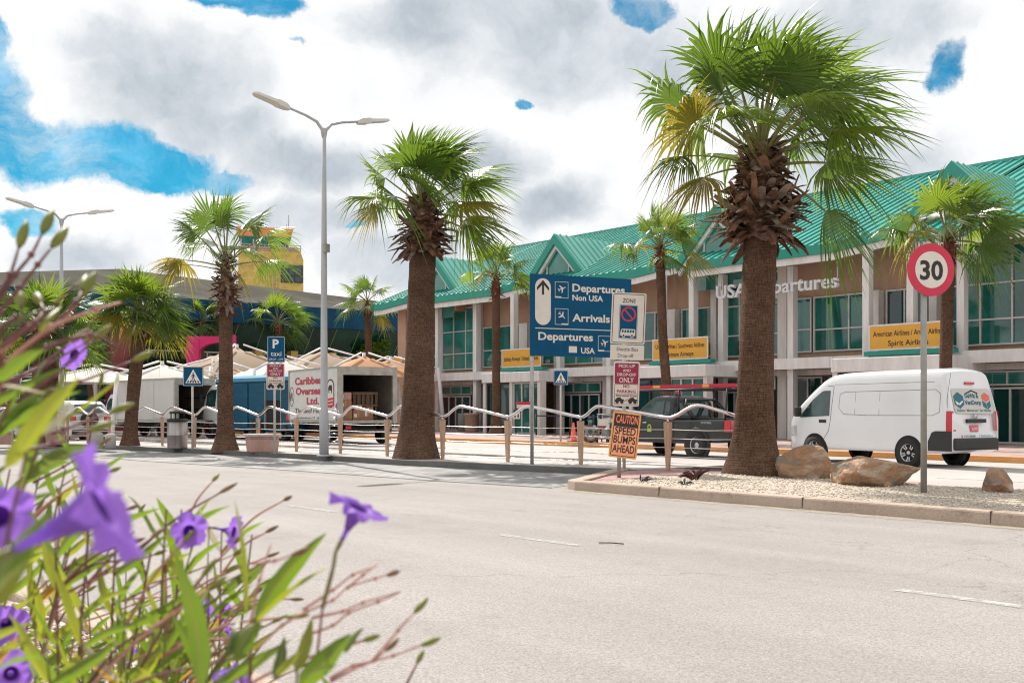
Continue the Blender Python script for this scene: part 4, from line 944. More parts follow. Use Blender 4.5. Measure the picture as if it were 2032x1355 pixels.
k = MB(); text(k, 'Shuttle Bus', 0, .03, .075, y=-.003, w=.43); text(k, 'Drop-off', -.03, -.10, .075, y=-.003, w=.31); k.build('lettering', M['ink'], b)
pickup_sign(zs, xq(1217), xq(1269), zq(806), zq(717), R(1.5))
# caution sign
P = gp(1229, 947, .13); sY = P.y/FPX; cs = empty('caution_sign', P, face(P, .12), 'tilted orange CAUTION SPEED BUMPS AHEAD sign on a short post in the gravel', 'road sign')
zq = lambda py: CH+(HY-py)*sY-.13
q = MB(); q.tube([(0, .04, -.05), (0, .04, zq(820))], .036, 10); q.build('post', M['rail_grey'], cs)
b, hw, hh = board(cs, 'sign_panel', (1212-1229)*sY, (1268-1229)*sY, zq(909), zq(818), M['orangeedge'], .03, .01, roll=R(6.6))
k = MB(); flat(k, rrect(-hw+.022, hw-.022, -hh+.022, hh-.022, .025), -.002); k.build('orange_face', M['orange'], b)
k = MB(); outline(k, -hw+.03, hw-.03, -hh+.03, hh-.03, .012, -.004, r=.02); flat(k, rrect(-hw+.03, hw-.03, hh*.36, hh-.03, .015), -.0045)
for s, f, w_ in (('SPEED', .05, .74), ('BUMPS', -.33, .78), ('AHEAD', -.73, .78)): text(k, s, .0, hh*f-.012, .14, y=-.005, w=2*hw*w_, bold=.018)
k.build('lettering', M['ink'], b)
k = MB(); text(k, 'CAUTION', .01, hh*.52, .15, y=-.006, w=2*hw*.78, bold=.018); k.build('caution_lettering', mat('bright_orange_letters', (.85, .22, .1), .5), b)
# speed limit sign
P = gp(1838, 977, .145); sY = P.y/FPX; ss = empty('speed_limit_sign', P, face(P, .60), 'round red and cream 30 speed limit sign on a tall galvanised pole', 'road sign')
zc = CH+(HY-535)*sY-.145; q = MB(); q.tube([(0, .06, -.05), (0, .06, zc+.3)], .045, 12); q.build('pole', M['rail_grey'], ss)
cxs = .085
q = MB(); cir = [(cxs+.385*math.cos(i*math.pi/24), zc+.385*math.sin(i*math.pi/24)) for i in range(48)]; q.extr([(p[0], 0, p[1]) for p in cir], (0, .02, 0)); D = q.build('red_disc', M['red'], ss)
q = MB(); flat(q, [(cxs+.268*math.cos(i*math.pi/24), zc+.268*math.sin(i*math.pi/24)) for i in range(48)], -.003); q.build('cream_field', M['signcream'], D)
k = MB(); text(k, '30', cxs, zc-.14, .28, y=-.006, w=.38, bold=.028); k.build('lettering', M['ink'], D)
# pedestrian crossing signs
def crossing(P, W2, ztop, label, yaw=0.0, side=0.0):
    r = empty('crossing_sign', P, face(P, yaw), label, 'road sign', 'pedestrian crossing signs')
    q = MB(); q.tube([(0, .04, 0), (0, .04, ztop-.05)], .035, 10); q.build('pole', M['polepale'], r)
    b, hw, hh = board(r, 'sign_panel', -W2/2+side, W2/2+side, ztop-W2, ztop, M['signblue'], .04*W2, .012)
    k = MB(); outline(k, -hw*.96, hw*.96, -hh*.96, hh*.96, .02*W2, -.002, r=.03*W2)
    flat(k, [(-hw*.76, -hh*.70), (hw*.76, -hh*.70), (0, hh*.72)], -.003); k.build('white_triangle', M['signwhite'], b)
    k = MB(); s = hw
    for i in range(5): x = (-.55+i*.275)*s; flat(k, [(x-.09*s, -.66*s), (x+.07*s, -.66*s), (x*.78+.05*s, -.42*s), (x*.78-.05*s, -.42*s)], -.005)
    flat(k, arcs(0, .30*s, .075*s, 0, 6.283, 10)[:-1], -.006)
    flat(k, [(-.085*s, .20*s), (.085*s, .20*s), (.07*s, -.10*s), (-.07*s, -.10*s)], -.0062)
    for g in (-1, 1):
        flat(k, [(0, -.08*s), (g*.07*s, -.08*s), (g*.20*s, -.50*s), (g*.11*s, -.50*s)], -.0064); flat(k, [(g*.06*s, .20*s), (g*.085*s, .18*s), (g*.22*s, -.06*s), (g*.17*s, -.08*s)], -.0066)
    k.build('walking_figure', M['ink'], b)
P = gp(382, 893, KZ); crossing(P, .595, CH+(HY-727)/FPX*P.y-KZ, 'blue pedestrian crossing sign on a pale post between the steel bin and a palm', 0, .02)
P = onv(1113, 28.0, .15); crossing(P, .56, CH+(HY-734.5)/FPX*P.y-.15, 'smaller blue pedestrian crossing sign below the big direction sign, by the far pavement', .15, .0)
# taxi parking signs
def taxi(P, px, tops, label, yaw=0.0):
    r = empty('taxi_sign', P, face(P, yaw), label, 'road sign', 'taxi drop-off signs'); s = P.y/FPX
    zq = lambda py: CH+(HY-py)*s-P.z
    q = MB(); q.tube([(0, .04, 0), (0, .04, zq(tops[0])-.05)], .033, 10); q.build('pole', M['polepale'], r)
    xl, xr = (tops[3]-px)*s, (tops[4]-px)*s
    b, hw, hh = board(r, 'taxi_plate', xl, xr, zq(tops[1]), zq(tops[0]), M['signblue'], .03, .01)
    k = MB(); outline(k, -hw+.012, hw-.012, -hh+.012, hh-.012, .009, -.002, r=.025)
    text(k, 'P', -.01, hh*.10, hh*.68, y=-.003, bold=.03); text(k, 'taxi', 0, -hh*.50, hh*.36, y=-.003, w=hw*1.2, bold=.005); text(k, 'DROP - OFF', 0, -hh*.84, hh*.17, y=-.003, w=hw*1.6); k.build('lettering', M['signwhite'], b)
    pickup_sign(r, xl-.02, xr-.01, zq(tops[2]), zq(tops[1])-.02, 0)
P = gp(545, 900, KZ); taxi(P, 545, (667, 719, 773, 530.5, 565), 'blue P taxi DROP-OFF sign with maroon pick-up plate, right of the third palm')
P = at(25, 880, 36.5); P.z = KZ; taxi(P, 25, (743, 772, 802, 14, 39), 'distant blue taxi sign with maroon plate at the far end, behind the purple flowers')

# steel bin
P = gp(352, 890, KZ); r = empty('litter_bin', P, 0, 'round brushed steel litter bin with a black hooded top beside a crossing sign', 'bin')
q = MB(); q.lathe([(0, 0), (.30, 0), (.305, .04), (.31, .42), (.316, .43), (.31, .44), (.315, .86), (0, .86)], 28); q.build('body', mat('brushed_steel', (.45, .40, .38), .35, metal=.8, c2=(.30, .27, .26), scale=3, stretch=(4, 4, .15)), r)
q = MB(); q.lathe([(0, .861), (.325, .861), (.33, .90), (.29, .94), (.1, .95), (0, .95)], 28); q.build('lid', M['black'], r)
q = MB()
for i in range(4): a = .6+i*math.pi/2; q.tube([(.2*math.cos(a), .2*math.sin(a), .93), (.2*math.cos(a), .2*math.sin(a), 1.12)], .02, 6)
q.lathe([(0, 1.10), (.24, 1.10), (.25, 1.13), (.22, 1.17), (0, 1.18)], 24); q.build('hood', M['black'], r)
# concrete planters
def planter(P, wd, h, label):
    r = empty('planter', P, face(P, .15), label, 'planter', 'pink concrete planters'); a = wd/2
    q = MB(); frust(q, -a*.80, a*.80, -a*.80, a*.80, 0, h*.72, a*.08); frust(q, -a*.86, a*.86, -a*.86, a*.86, h*.722, h*.86, a*.02); q.build('pot', M['pinkconc'], r, bevel=.02)
    q = MB(); frust(q, -a, a, -a, a, h*.862, h, .0); q.build('rim', M['conc'], r, bevel=.015)
planter(gp(514, 897, KZ)+Vector((0, .4, 0)), .98, .52, 'square pink concrete planter at the foot of the taxi sign')
planter(at(107, 881, 37.5)*1.0 if False else Vector((at(107, 881, 38.0).x, 38.0, KZ)), .75, .50, 'faded pink concrete planter behind the flowers, below the farther lamp post')
planter(Vector((at(4, 878, 38.5).x, 38.5, KZ)), .75, .50, 'pink concrete planter at the far end of the kerb beside the distant taxi sign')
def bollard(px, Y, r_, h, label):
    q = MB(); q.lathe([(0, 0), (r_, 0), (r_, h*.72), (r_*.92, h*.86), (r_*.6, h*.96), (0, h)], 16)
    o = q.build('bollard', M['conc']); o.location = (at(px, 0, Y).x, Y, KZ); tag(o, label, 'bollard', 'concrete bollards')
bollard(219, 34.6, .17, .47, 'small round topped concrete bollard left of the leaning palm')
bollard(190, 35.4, .24, .52, 'wider pale concrete bollard second from the leaning palm')
# traffic cone
P = onv(1138, 28.15, .15); r = empty('traffic_cone', P, .3, 'bright coral traffic cone standing behind the railing beside a seated man', 'traffic cone')
q = MB(); q.lathe([(.15, .03), (.13, .05), (.035, .70), (.03, .72), (0, .72)], 18); q.build('cone', mat('coral_plastic', (.85, .13, .09), .5, var=.05), r)
q = MB(); q.bx(-.19, .19, -.19, .19, 0, .035); q.build('base', M['black'], r, bevel=.01)
# luggage trolleys
def trolley(px, v, label, rz):
    P = onv(px, v, .15); r = empty('luggage_trolley', P, ST+rz, label, 'luggage trolley', 'luggage trolleys by the pavement')
    f = MB()
    for x in (-.24, .24): f.tube([(x, -.45, .16), (x, .30, .16), (x, .40, .55), (x, .46, 1.02)], .017, 6); f.tube([(x, -.45, .16), (x*.5, -.5, .16)], .017, 6)
    for y, z in ((.31, .2), (.36, .4), (.40, .6), (.43, .8)): f.tube([(-.24, y, z), (.24, y, z)], .013, 5)
    f.tube([(-.28, .47, 1.03), (.28, .47, 1.03)], .022, 6)
    for i in range(5): f.tube([(-.2+i*.1, -.45, .17), (-.2+i*.1, .3, .17)], .01, 5)
    f.build('frame', M['rail_grey'], r)
    q = MB(); q.bx(-.21, .21, .385, .40, .52, .86); q.build('advert_plate', M['signcream'], r)
    q = MB(); q.bx(-.21, .21, .377, .384, .52, .60); q.build('plate_stripe', M['maroon'], r)
    for x, y in ((-.24, .2), (.24, .2), (0, -.45)):
        w_ = MB(); w_.lathe([(0, -.02), (.08, -.02), (.08, .02), (0, .02)], 12, (x, y, .08), axis='x'); w_.build('wheel', M['black'], r)
trolley(1192, 28.4, 'grey luggage trolley directly behind the seated man', .5)
trolley(1206, 28.7, 'grey luggage trolley beside the tow-away plate, farther from the seated man', .7)
# belt barriers
bp = [(1064, 32.6), (1131, 31.9), (1178, 31.4), (1216, 31.0)]
for i, (px, v) in enumerate(bp):
    P = onv(px, v, .15); r = empty('belt_barrier', P, ST, ('belt barrier post right behind the pole of the blue direction sign', 'belt barrier post just left of the traffic cone', 'belt barrier post standing behind the seated man', 'belt barrier post at the luggage trolleys, ending the row')[i], 'belt barrier', 'queue barriers before the terminal')
    q = MB(); q.tube([(0, 0, .03), (0, 0, 1.0)], .035, 10); q.lathe([(.17, 0), (.17, .02), (.05, .05)], 16); q.build('post', M['black'], r)
    if i < 3:
        Q = onv(bp[i+1][0], bp[i+1][1], .15); d = Q-P; du, dv = d.dot(U), d.dot(NV)
        b = MB(); b.add([(0, .0, .90), (du, dv, .90), (du, dv, .96), (0, 0, .96), (0, .006, .90), (du, dv+.006, .90), (du, dv+.006, .96), (0, .006, .96)], ((0, 1, 2, 3), (4, 5, 6, 7), (0, 1, 5, 4), (3, 2, 6, 7))); b.build('belt', mat('dark_blue_webbing', (.01, .03, .07), .8), r)
# notice stand, bin and tub by the doors
P = onv(1036, 33.0, .15); r = empty('notice_stand', P, face(P, .2), 'slim notice stand with pink topped panel and luggage pictogram before the entrance', 'notice stand')
q = MB(); q.tube([(-.28, .05, 0), (-.28, .05, 1.25)], .025, 6); q.bx(-.45, -.1, -.1, .25, 0, .03); q.build('stand', M['black'], r)
q = MB(); q.bx(-.25, .5, 0, .03, 1.28, 1.58); pn = q.build('panel', M['signcream'], r)
q = MB(); q.bx(-.25, .5, -.006, -.001, 1.44, 1.58); q.build('pink_band', M['red'], pn)
q = MB(); q.bx(-.42, -.10, -.02, .01, .78, 1.2); b = q.build('pictogram_plate', M['signwhite'], r)
q = MB()
flat(q, [(-.42, 1.08), (-.10, 1.08), (-.10, 1.2), (-.42, 1.2)], -.024)
for x in (-.34, -.19): flat(q, arcs(x, 1.02, .025, 0, 6.283, 8)[:-1], -.024); flat(q, [(x-.035, .84), (x+.035, .84), (x+.03, .98), (x-.03, .98)], -.024)
q.build('pictogram', M['ink'], b)
P = onv(919, 36.4, .15); q = MB(); q.lathe([(0, 0), (.26, 0), (.30, .05), (.30, .95), (.26, 1.0), (0, 1.0)], 18); o = q.build('bin', mat('mottled_grey_bin', (.2, .19, .18), .7, var=.3, scale=14)); o.location = P; tag(o, 'mottled grey bin to the right of the sliding doors', 'bin')
P = onv(936, 36.2, .15); q = MB(); q.lathe([(0, 0), (.34, 0), (.38, .1), (.38, .9), (.42, .92), (.42, 1.02), (.34, 1.02), (0, 1.0)], 20); o = q.build('concrete_tub', M['tanlight']); o.location = P; tag(o, 'round tan concrete tub beside the mottled bin near the sliding doors', 'planter tub')

# ---- shade canopies behind the trucks
M['sail'] = mat('tan_shade_fabric', (.36, .265, .185), .85, var=.12, scale=1, trans=.2); M['sailw'] = mat('white_shade_fabric', (.62, .58, .54), .8, var=.08, scale=1, trans=.2); M['sailo'] = mat('apricot_shade_fabric', (.52, .27, .13), .85, var=.06, scale=1, trans=.2)
def sail(px, py, Y, hw, drop, m, label, yaw, lean=0.0, asym=1.0):
    P = at(px, py, Y); r = empty('shade_canopy', (P.x, P.y, 0), yaw, label, 'shade canopy', 'tensile shade canopies behind the trucks')
    n = 12; q = MB(); vs = []
    for i in range(n+1):
        for j in range(n+1):
            a, b = i/n*2-1, j/n*2-1; s = max(abs(a), abs(b)); ec = (1-(min(abs(a), abs(b))/max(s, 1e-4))**2)
            inw = 1-.16*ec*s
            vs.append((a*hw*asym*inw, b*hw*inw, P.z-drop*(.8*s**.9+.2*s*s)))
    q.add(vs, [(i*(n+1)+j, (i+1)*(n+1)+j, (i+1)*(n+1)+j+1, i*(n+1)+j+1) for i in range(n) for j in range(n)], 0, True); q.build('fabric', m, r)
    k = MB(); k.tube([(lean*1.2, 0, 0), (0, 0, P.z+.15)], .09, 10); k.build('mast', M['white'], r)
    for a, b in ((-1, -1), (1, -1)):
        x, y = a*hw*asym, b*hw
        k = MB(); k.tube([(x*1.12, y*1.12, 0), (x, y, P.z-drop+.35)], [.13, .10], 10); k.build('corner_post', M['white'], r)
        k = MB(); k.tube([(x, y, P.z-drop+.3), (x*.08, y*.08, P.z+.12)], .055, 6); k.build('strut', M['white'], r)
sail(322, 722, 56, 2.6, .95, M['sailw'], 'white shade canopy peaking directly above the grey box truck', .5)
sail(425, 716, 60, 2.6, 1.0, M['sail'], 'tan shade canopy framed by the magenta archway', .2)
sail(470, 688, 63, 3.4, 1.7, M['sail'], 'tallest tan shade canopy rising over the blue truck', .75)
sail(560, 712, 55, 2.4, 1.0, M['sailw'], 'white shade canopy behind the nearest taxi sign', .6)
sail(640, 696, 60, 3.0, 1.2, M['sail'], 'tan shade canopy directly behind the tall lamp post', .55)
sail(722, 705, 58, 2.5, 1.2, M['sailo'], 'apricot shade canopy left of the green roofed terminal corner', .4)
sail(190, 728, 60, 3.4, .9, M['sailw'], 'white shade canopy before the old terminal, left of the grey box truck', .3)
sail(775, 712, 62, 2.2, .9, M['sailo'], 'small apricot shade canopy tight against the terminal corner', .35)
# magenta archway
P = at(418, 813, 66); r = empty('archway', (P.x, P.y, 0), .12, 'bright magenta archway of two broad posts and a curved lintel above the trucks', 'archway'); s = 66/FPX
zz = lambda py: CH+(HY-py)*s
M['magenta'] = mat('magenta_render', (.52, .008, .12), .6, var=.08, scale=1)
q = MB(); q.bx((371-418)*s, (395-418)*s, 0, .9, 0, zz(667)); q.build('post', M['magenta'], r)
q = MB(); q.bx((438-418)*s, (464-418)*s, 0, .9, 0, zz(664)); q.build('post', M['magenta'], r)
a0, a1 = (395-418)*s, (438-418)*s; zt, zb = zz(667), zz(676)
pts = [(a0+.002, .05, zt), (a1-.002, .05, zt), (a1-.002, .05, zb-.1)]+[((a0+.003)+(a1-a0-.006)*(1-math.sin(i*math.pi/16)), .05, zb-.1-.62*(1-math.cos(i*math.pi/16))) for i in range(9)]
q = MB(); q.extr(pts, (0, .8, 0)); q.build('lintel', M['magenta'], r)

# ---- boulders and litter on the gravel
M['rock'] = None
def mat_rock():
    m = bpy.data.materials.new('banded_boulder_stone'); m.use_nodes = True
    t = m.node_tree; n = t.nodes; l = t.links; p = n['Principled BSDF']; p.inputs['Roughness'].default_value = .85; p.inputs['Specular IOR Level'].default_value = .3
    v = n.new('ShaderNodeTexCoord').outputs['Object']
    def nz(s, d, dist=0, st=(1, 1, 1)):
        mp = n.new('ShaderNodeMapping'); mp.inputs['Scale'].default_value = st; mp.inputs['Rotation'].default_value = (.3, .5, .2); l.new(v, mp.inputs[0])
        q = n.new('ShaderNodeTexNoise'); q.inputs['Scale'].default_value = s; q.inputs['Detail'].default_value = d; q.inputs['Distortion'].default_value = dist; l.new(mp.outputs[0], q.inputs['Vector']); return q.outputs['Fac']
    q = n.new('ShaderNodeValToRGB'); e = q.color_ramp.elements
    for pos, c in ((.26, (.13, .135, .125)), (.40, (.22, .20, .17)), (.48, (.33, .18, .10)), (.56, (.36, .245, .165)), (.66, (.46, .37, .29)), (.76, (.27, .12, .07))):
        k = e.new(pos); k.color = (*c, 1)
    e.remove(e[0]); e.remove(e[-1])
    l.new(nz(1.6, 10, .9, (1, 1, 2.6)), q.inputs[0]); b = n.new('ShaderNodeBump'); b.inputs['Strength'].default_value = 1; b.inputs['Distance'].default_value = .09
    l.new(nz(9, 8, .5), b.inputs['Height']); l.new(b.outputs[0], p.inputs['Normal']); l.new(q.outputs[0], p.inputs['Base Color']); return m
M['rock'] = mat_rock()
from mathutils import noise as mnoise
def boulder(px, py, Y, rx, ry, rz_, seed, label, yaw=0.0, top=1.0):
    P = at(px, py, Y); bm = bmesh.new(); bmesh.ops.create_icosphere(bm, subdivisions=4, radius=1)
    rnd = random.Random(seed); cuts = [(Vector((rnd.gauss(0, 1), rnd.gauss(0, 1), rnd.gauss(0, .7))).normalized(), rnd.uniform(.55, .85)) for _ in range(16)]
    for v in bm.verts:
        p = v.co.copy()
        for nrm, d in cuts:
            k = p.dot(nrm)-d
            if k > 0: p -= nrm*k*.96
        p += p.normalized()*(mnoise.fractal(p*1.7+Vector((seed, 0, 0)), 1, 2, 4)*.07+mnoise.fractal(p*5+Vector((0, seed, 0)), 1, 2, 4)*.025)
        v.co = Vector((p.x*rx, p.y*ry, p.z*rz_))
    me = bpy.data.meshes.new('boulder'); bm.to_mesh(me); bm.free(); me.materials.append(M['rock'])
    for f in me.polygons: f.use_smooth = True
    o = bpy.data.objects.new('boulder', me); col.objects.link(o); o.location = (P.x, P.y, .13+rz_*.45); o.rotation_euler = (0, 0, yaw); tag(o, label, 'boulder', 'boulders on the gravel')
    try: me.shade_smooth()
    except Exception: pass
    b = o.modifiers.new('edges', 'EDGE_SPLIT'); b.split_angle = R(28)
boulder(1598, 930, 19.4, .62, .45, .42, 3, 'orange brown boulder against the foot of the largest palm', -.5)
boulder(1729, 955, 17.6, .86, .55, .38, 8, 'widest boulder, grey and rust banded, in the middle of the three', -.35)
boulder(1978, 975, 15.9, .32, .30, .25, 12, 'small brown boulder alone at the far right of the gravel', .3)
rnd = random.Random(2)
def litter(px, py, n, L, m, label, name='dry_leaf'):
    P = gp(px, py, .155); mb = MB()
    for i in range(n):
        a = rnd.uniform(0, 6.28); d = Vector((math.cos(a), math.sin(a)*.6, rnd.uniform(.05, .9))).normalized(); s = d.orthogonal().normalized(); p = Vector((rnd.uniform(-.06, .06), rnd.uniform(-.05, .05), 0)); vs = []
        for k in range(5):
            w_ = (.3, .9, 1, .7, .1)[k]*L*.16; q = p+d*L*k/4*rnd.uniform(.9, 1.1)+Vector((0, 0, L*.2*math.sin(k*.9))); vs += [q-s*w_, q+Vector((0, 0, w_*.5)), q+s*w_]
        mb.add(vs, [(3*k+j, 3*k+j+1, 3*k+4+j, 3*k+3+j) for k in range(4) for j in (0, 1)])
    o = mb.build(name, m); o.location = P; tag(o, label, 'dead leaf', 'fallen leaves on the gravel')
litter(1380, 952, 9, .26, mat('dark_red_dry_leaf', (.06, .014, .012), .8, var=.3, scale=8), 'dark red curled dead palm leaf base left of the largest palm')
litter(1276, 955, 6, .14, M['ink'], 'small black shrivelled leaf close to the caution sign')
litter(1358, 962, 4, .16, M['ink'], 'flat black dead leaf in front of the dark red one')
P = gp(1213, 1079, .006); q = MB(); q.tube([(-.13, 0, .008), (.0, .01, .012), (.13, -.005, .008)], .006, 5); o = q.build('twig', M['bark']); o.location = P; o.rotation_euler = (0, 0, -.35); tag(o, 'short dry twig lying on the asphalt beside a faded dash', 'twig')
# ------------------------------------------------------------------ vehicles: local +x forward, +y the left side (towards the camera)
M['vanwhite'] = mat('white_car_paint', (.70, .71, .73), .22, var=.025, scale=1.2, coat=.6)
M['truckwhite'] = mat('dusty_white_panel', (.60, .60, .585), .5, var=.07, scale=1.6)
M['truckgrey'] = mat('matt_pale_grey_panel', (.50, .49, .47), .6, var=.06, scale=1.2)
M['alu'] = mat('dull_aluminium_trim', (.36, .34, .31), .5, metal=.4, var=.2, scale=4)
M['pickup'] = mat('dark_grey_metallic_paint', (.022, .026, .024), .32, var=.1, scale=2, coat=.25, spec=.35)
M['tblue'] = mat('petrol_blue_panel', (.005, .07, .125), .55, var=.16, scale=1.4, stretch=(1, 1, 3), spec=.2)
M['tbluelight'] = mat('lighter_blue_trim', (.03, .20, .33), .5, var=.08)
M['tyre'] = mat('tyre_rubber', (.018, .018, .018), .85, var=.2, scale=12)
M['rim'] = mat('silver_alloy', (.50, .50, .50), .3, metal=.7, var=.08, scale=8)
M['plastic'] = mat('charcoal_bumper', (.022, .022, .023), .6, var=.12, scale=6)
M['carglass'] = mat('car_window_glass', (.022, .06, .058), .04, var=.6, scale=2.5, spec=.8)
M['tail'] = mat('red_tail_light', (.50, .012, .025), .2, var=.1, scale=10, coat=.5)
M['headl'] = mat('clear_lamp_lens', (.5, .5, .5), .12, var=.2, scale=20, coat=.6)
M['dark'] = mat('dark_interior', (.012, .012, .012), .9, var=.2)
M['seam'] = mat('panel_gap', (.10, .10, .105), .8, var=.1)
def wheel(root, x, y, r, wd, style='alloy', name='wheel'):
    s = 1 if y > 0 else -1; W = empty(name, (x, y, r)); W.parent = root
    t = MB(); t.lathe([(r*.62, wd/2), (r*.90, wd/2), (r*.985, wd*.36), (r, 0), (r*.985, -wd*.36), (r*.90, -wd/2), (r*.62, -wd/2)], 30, axis='y'); t.build('tyre', M['tyre'], W)
    q = MB(); yo = s*wd*.42
    q.lathe([(r*.64, s*wd*.49), (r*.60, s*wd*.46), (r*.58, s*wd*.30)], 26, axis='y')
    if style == 'alloy':
        for i in range(10):
            a = i*math.pi/5+(.13 if i % 2 else -.13); c, n = math.cos(a), math.sin(a)
            p0, p1 = (c*r*.14, n*r*.14), (c*r*.60, n*r*.60); w_ = r*.045
            q.extr([(p0[0]-n*w_, yo-s*.03, p0[1]+c*w_), (p0[0]+n*w_, yo-s*.03, p0[1]-c*w_), (p1[0]+n*w_*.9, yo, p1[1]-c*w_*.9), (p1[0]-n*w_*.9, yo, p1[1]+c*w_*.9)], (0, -s*.02, 0))
        q.lathe([(0, yo+s*.005), (r*.12, yo), (r*.16, yo-s*.03)], 14, axis='y')
    else:
        q.lathe([(0, yo), (r*.2, yo), (r*.24, yo-s*.03), (r*.56, yo-s*.05), (r*.60, yo-s*.01)], 24, axis='y')
        for i in range(8): a = i*math.pi/4; q.lathe([(0, yo-s*.015), (r*.06, yo-s*.02), (r*.06, yo-s*.05)], 6, (math.cos(a)*r*.40, 0, math.sin(a)*r*.40), axis='y')
    q.build('rim', M['rim'], W)
    k = MB(); k.lathe([(0, s*wd*.18), (r*.59, s*wd*.18)], 20, axis='y'); k.build('wheel_well', M['dark'], W)
    return W
FR = (0, .05, .12, .25, .40, .55, .70, .82, .90, .955, .985, 1.0); CORN = (.955, .985, 1, 1, 1, 1, 1, 1, .995, .975, .94, .885)
def loft(xs, prof, lat, xdef=None, crown=.03):
    """skin of a vehicle body: prof(x) -> underside z, top z, half width; lat(z) narrows the upper body"""
    mb = MB(); rings = []
    for x in xs:
        zb, zt, w_ = prof(x); pts = []
        for f, c in zip(FR, CORN):
            z = zb+(zt-zb)*f; pts.append((x, w_*lat(z)*c, z))
        yt = pts[-1][1]
        for q in (.7, .35): pts.append((x, yt*q, zt+crown*(1-q*q)))
        full = pts + [(x, 0, zt+crown)] + [(a, -b, c) for a, b, c in reversed(pts)]
        if xdef: full = [(xdef(a, c), b, c) for a, b, c in full]
        rings.append(full)
    n = len(rings[0]); vs = [p for r_ in rings for p in r_]
    fs = [(i*n+j, i*n+j+1, (i+1)*n+j+1, (i+1)*n+j) for i in range(len(rings)-1) for j in range(n-1)]
    fs += [(i*n+n-1, i*n, (i+1)*n, (i+1)*n+n-1) for i in range(len(rings)-1)]
    mb.add(vs, fs, 0, True); mb.poly(rings[0]); mb.poly(rings[-1]); return mb
def side_panel(mb, x0, x1, zlo, zhi, yf, side=1, eps=.004, nx=10, nz=5, m=0):
    f = lambda g, x: g(x) if callable(g) else g
    vs = [];
    for i in range(nx+1):
        x = x0+(x1-x0)*i/nx
        for j in range(nz+1):
            z = f(zlo, x)+(f(zhi, x)-f(zlo, x))*j/nz; vs.append((x, side*(yf(x, z)+eps), z))
    mb.add(vs, [(i*(nz+1)+j, (i+1)*(nz+1)+j, (i+1)*(nz+1)+j+1, i*(nz+1)+j+1) for i in range(nx) for j in range(nz)], m, True)
def lerp(tab):
    def f(x):
        if x <= tab[0][0]: return tab[0][1]
        for (a, b), (c, d) in zip(tab, tab[1:]):
            if x <= c: return b+(d-b)*(x-a)/(c-a)
        return tab[-1][1]
    return f
def smooth(v, it=2):
    for _ in range(it): v = [v[0]]+[(v[i-1]+2*v[i]+v[i+1])/4 for i in range(1, len(v)-1)]+[v[-1]]
    return v
def vehicle(name, P, h, label, cat, group=None):
    fwd = Vector((-math.sin(h), math.cos(h), 0)); lf = Vector((-math.cos(h), -math.sin(h), 0))
    return empty(name, P, h+math.pi/2, label, cat, group), fwd, lf
def decal(name, mb, m, root, loc, rz, rx=0.0):
    o = mb.build(name, m, root, loc=loc); o.rotation_euler = Euler((rx, 0, rz), 'XYZ'); return o

# ---- white delivery van
h = R(31); Pw = gp(1807, 926)
fwd = Vector((-math.sin(h), math.cos(h), 0)); lf = Vector((-math.cos(h), -math.sin(h), 0))
V, _, _ = vehicle('delivery_van', Pw+fwd*1.43-lf*.80, h, 'white high roof delivery van with DeWit & VanDorp rear window, by the terminal kerb', 'van')
ztop = lerp([(-2.6, 2.20), (-2.45, 2.265), (-2.2, 2.29), (-.5, 2.29), (.6, 2.27), (1.05, 2.22), (1.3, 2.10), (1.7, 1.80), (2.1, 1.46), (2.35, 1.24), (2.48, 1.10), (2.56, .98), (2.6, .86)])
zbot = lerp([(-2.6, .42), (-2.4, .34), (2.2, .34), (2.5, .36), (2.6, .45)])
hwid = lerp([(-2.6, .835), (-2.5, .865), (-2.2, .875), (1.6, .875), (2.0, .86), (2.3, .815), (2.5, .72), (2.6, .58)])
lat = lambda z: 1-.135*max(0, (z-1.05)/1.22)**1.5
xd = lambda x, z: x+(.26*max(0, (-x-2.0)/.6)*max(0, (z-1.15)/1.1) if x < -2.0 else 0)
xs = [-2.6+.0, -2.57, -2.5, -2.35, -2.2]+[-2.0+.2*i for i in range(15)]+[1.0, 1.15, 1.3, 1.45, 1.6, 1.75, 1.9, 2.05, 2.2, 2.3, 2.4, 2.48, 2.54, 2.58, 2.6]
loft(xs, lambda x: (zbot(x), ztop(x), hwid(x)), lat, xd, .045).build('body', M['vanwhite'], V)
yv = lambda x, z: hwid(x)*lat(z)*(1.0 if z < ztop(x)-.22 else .99)
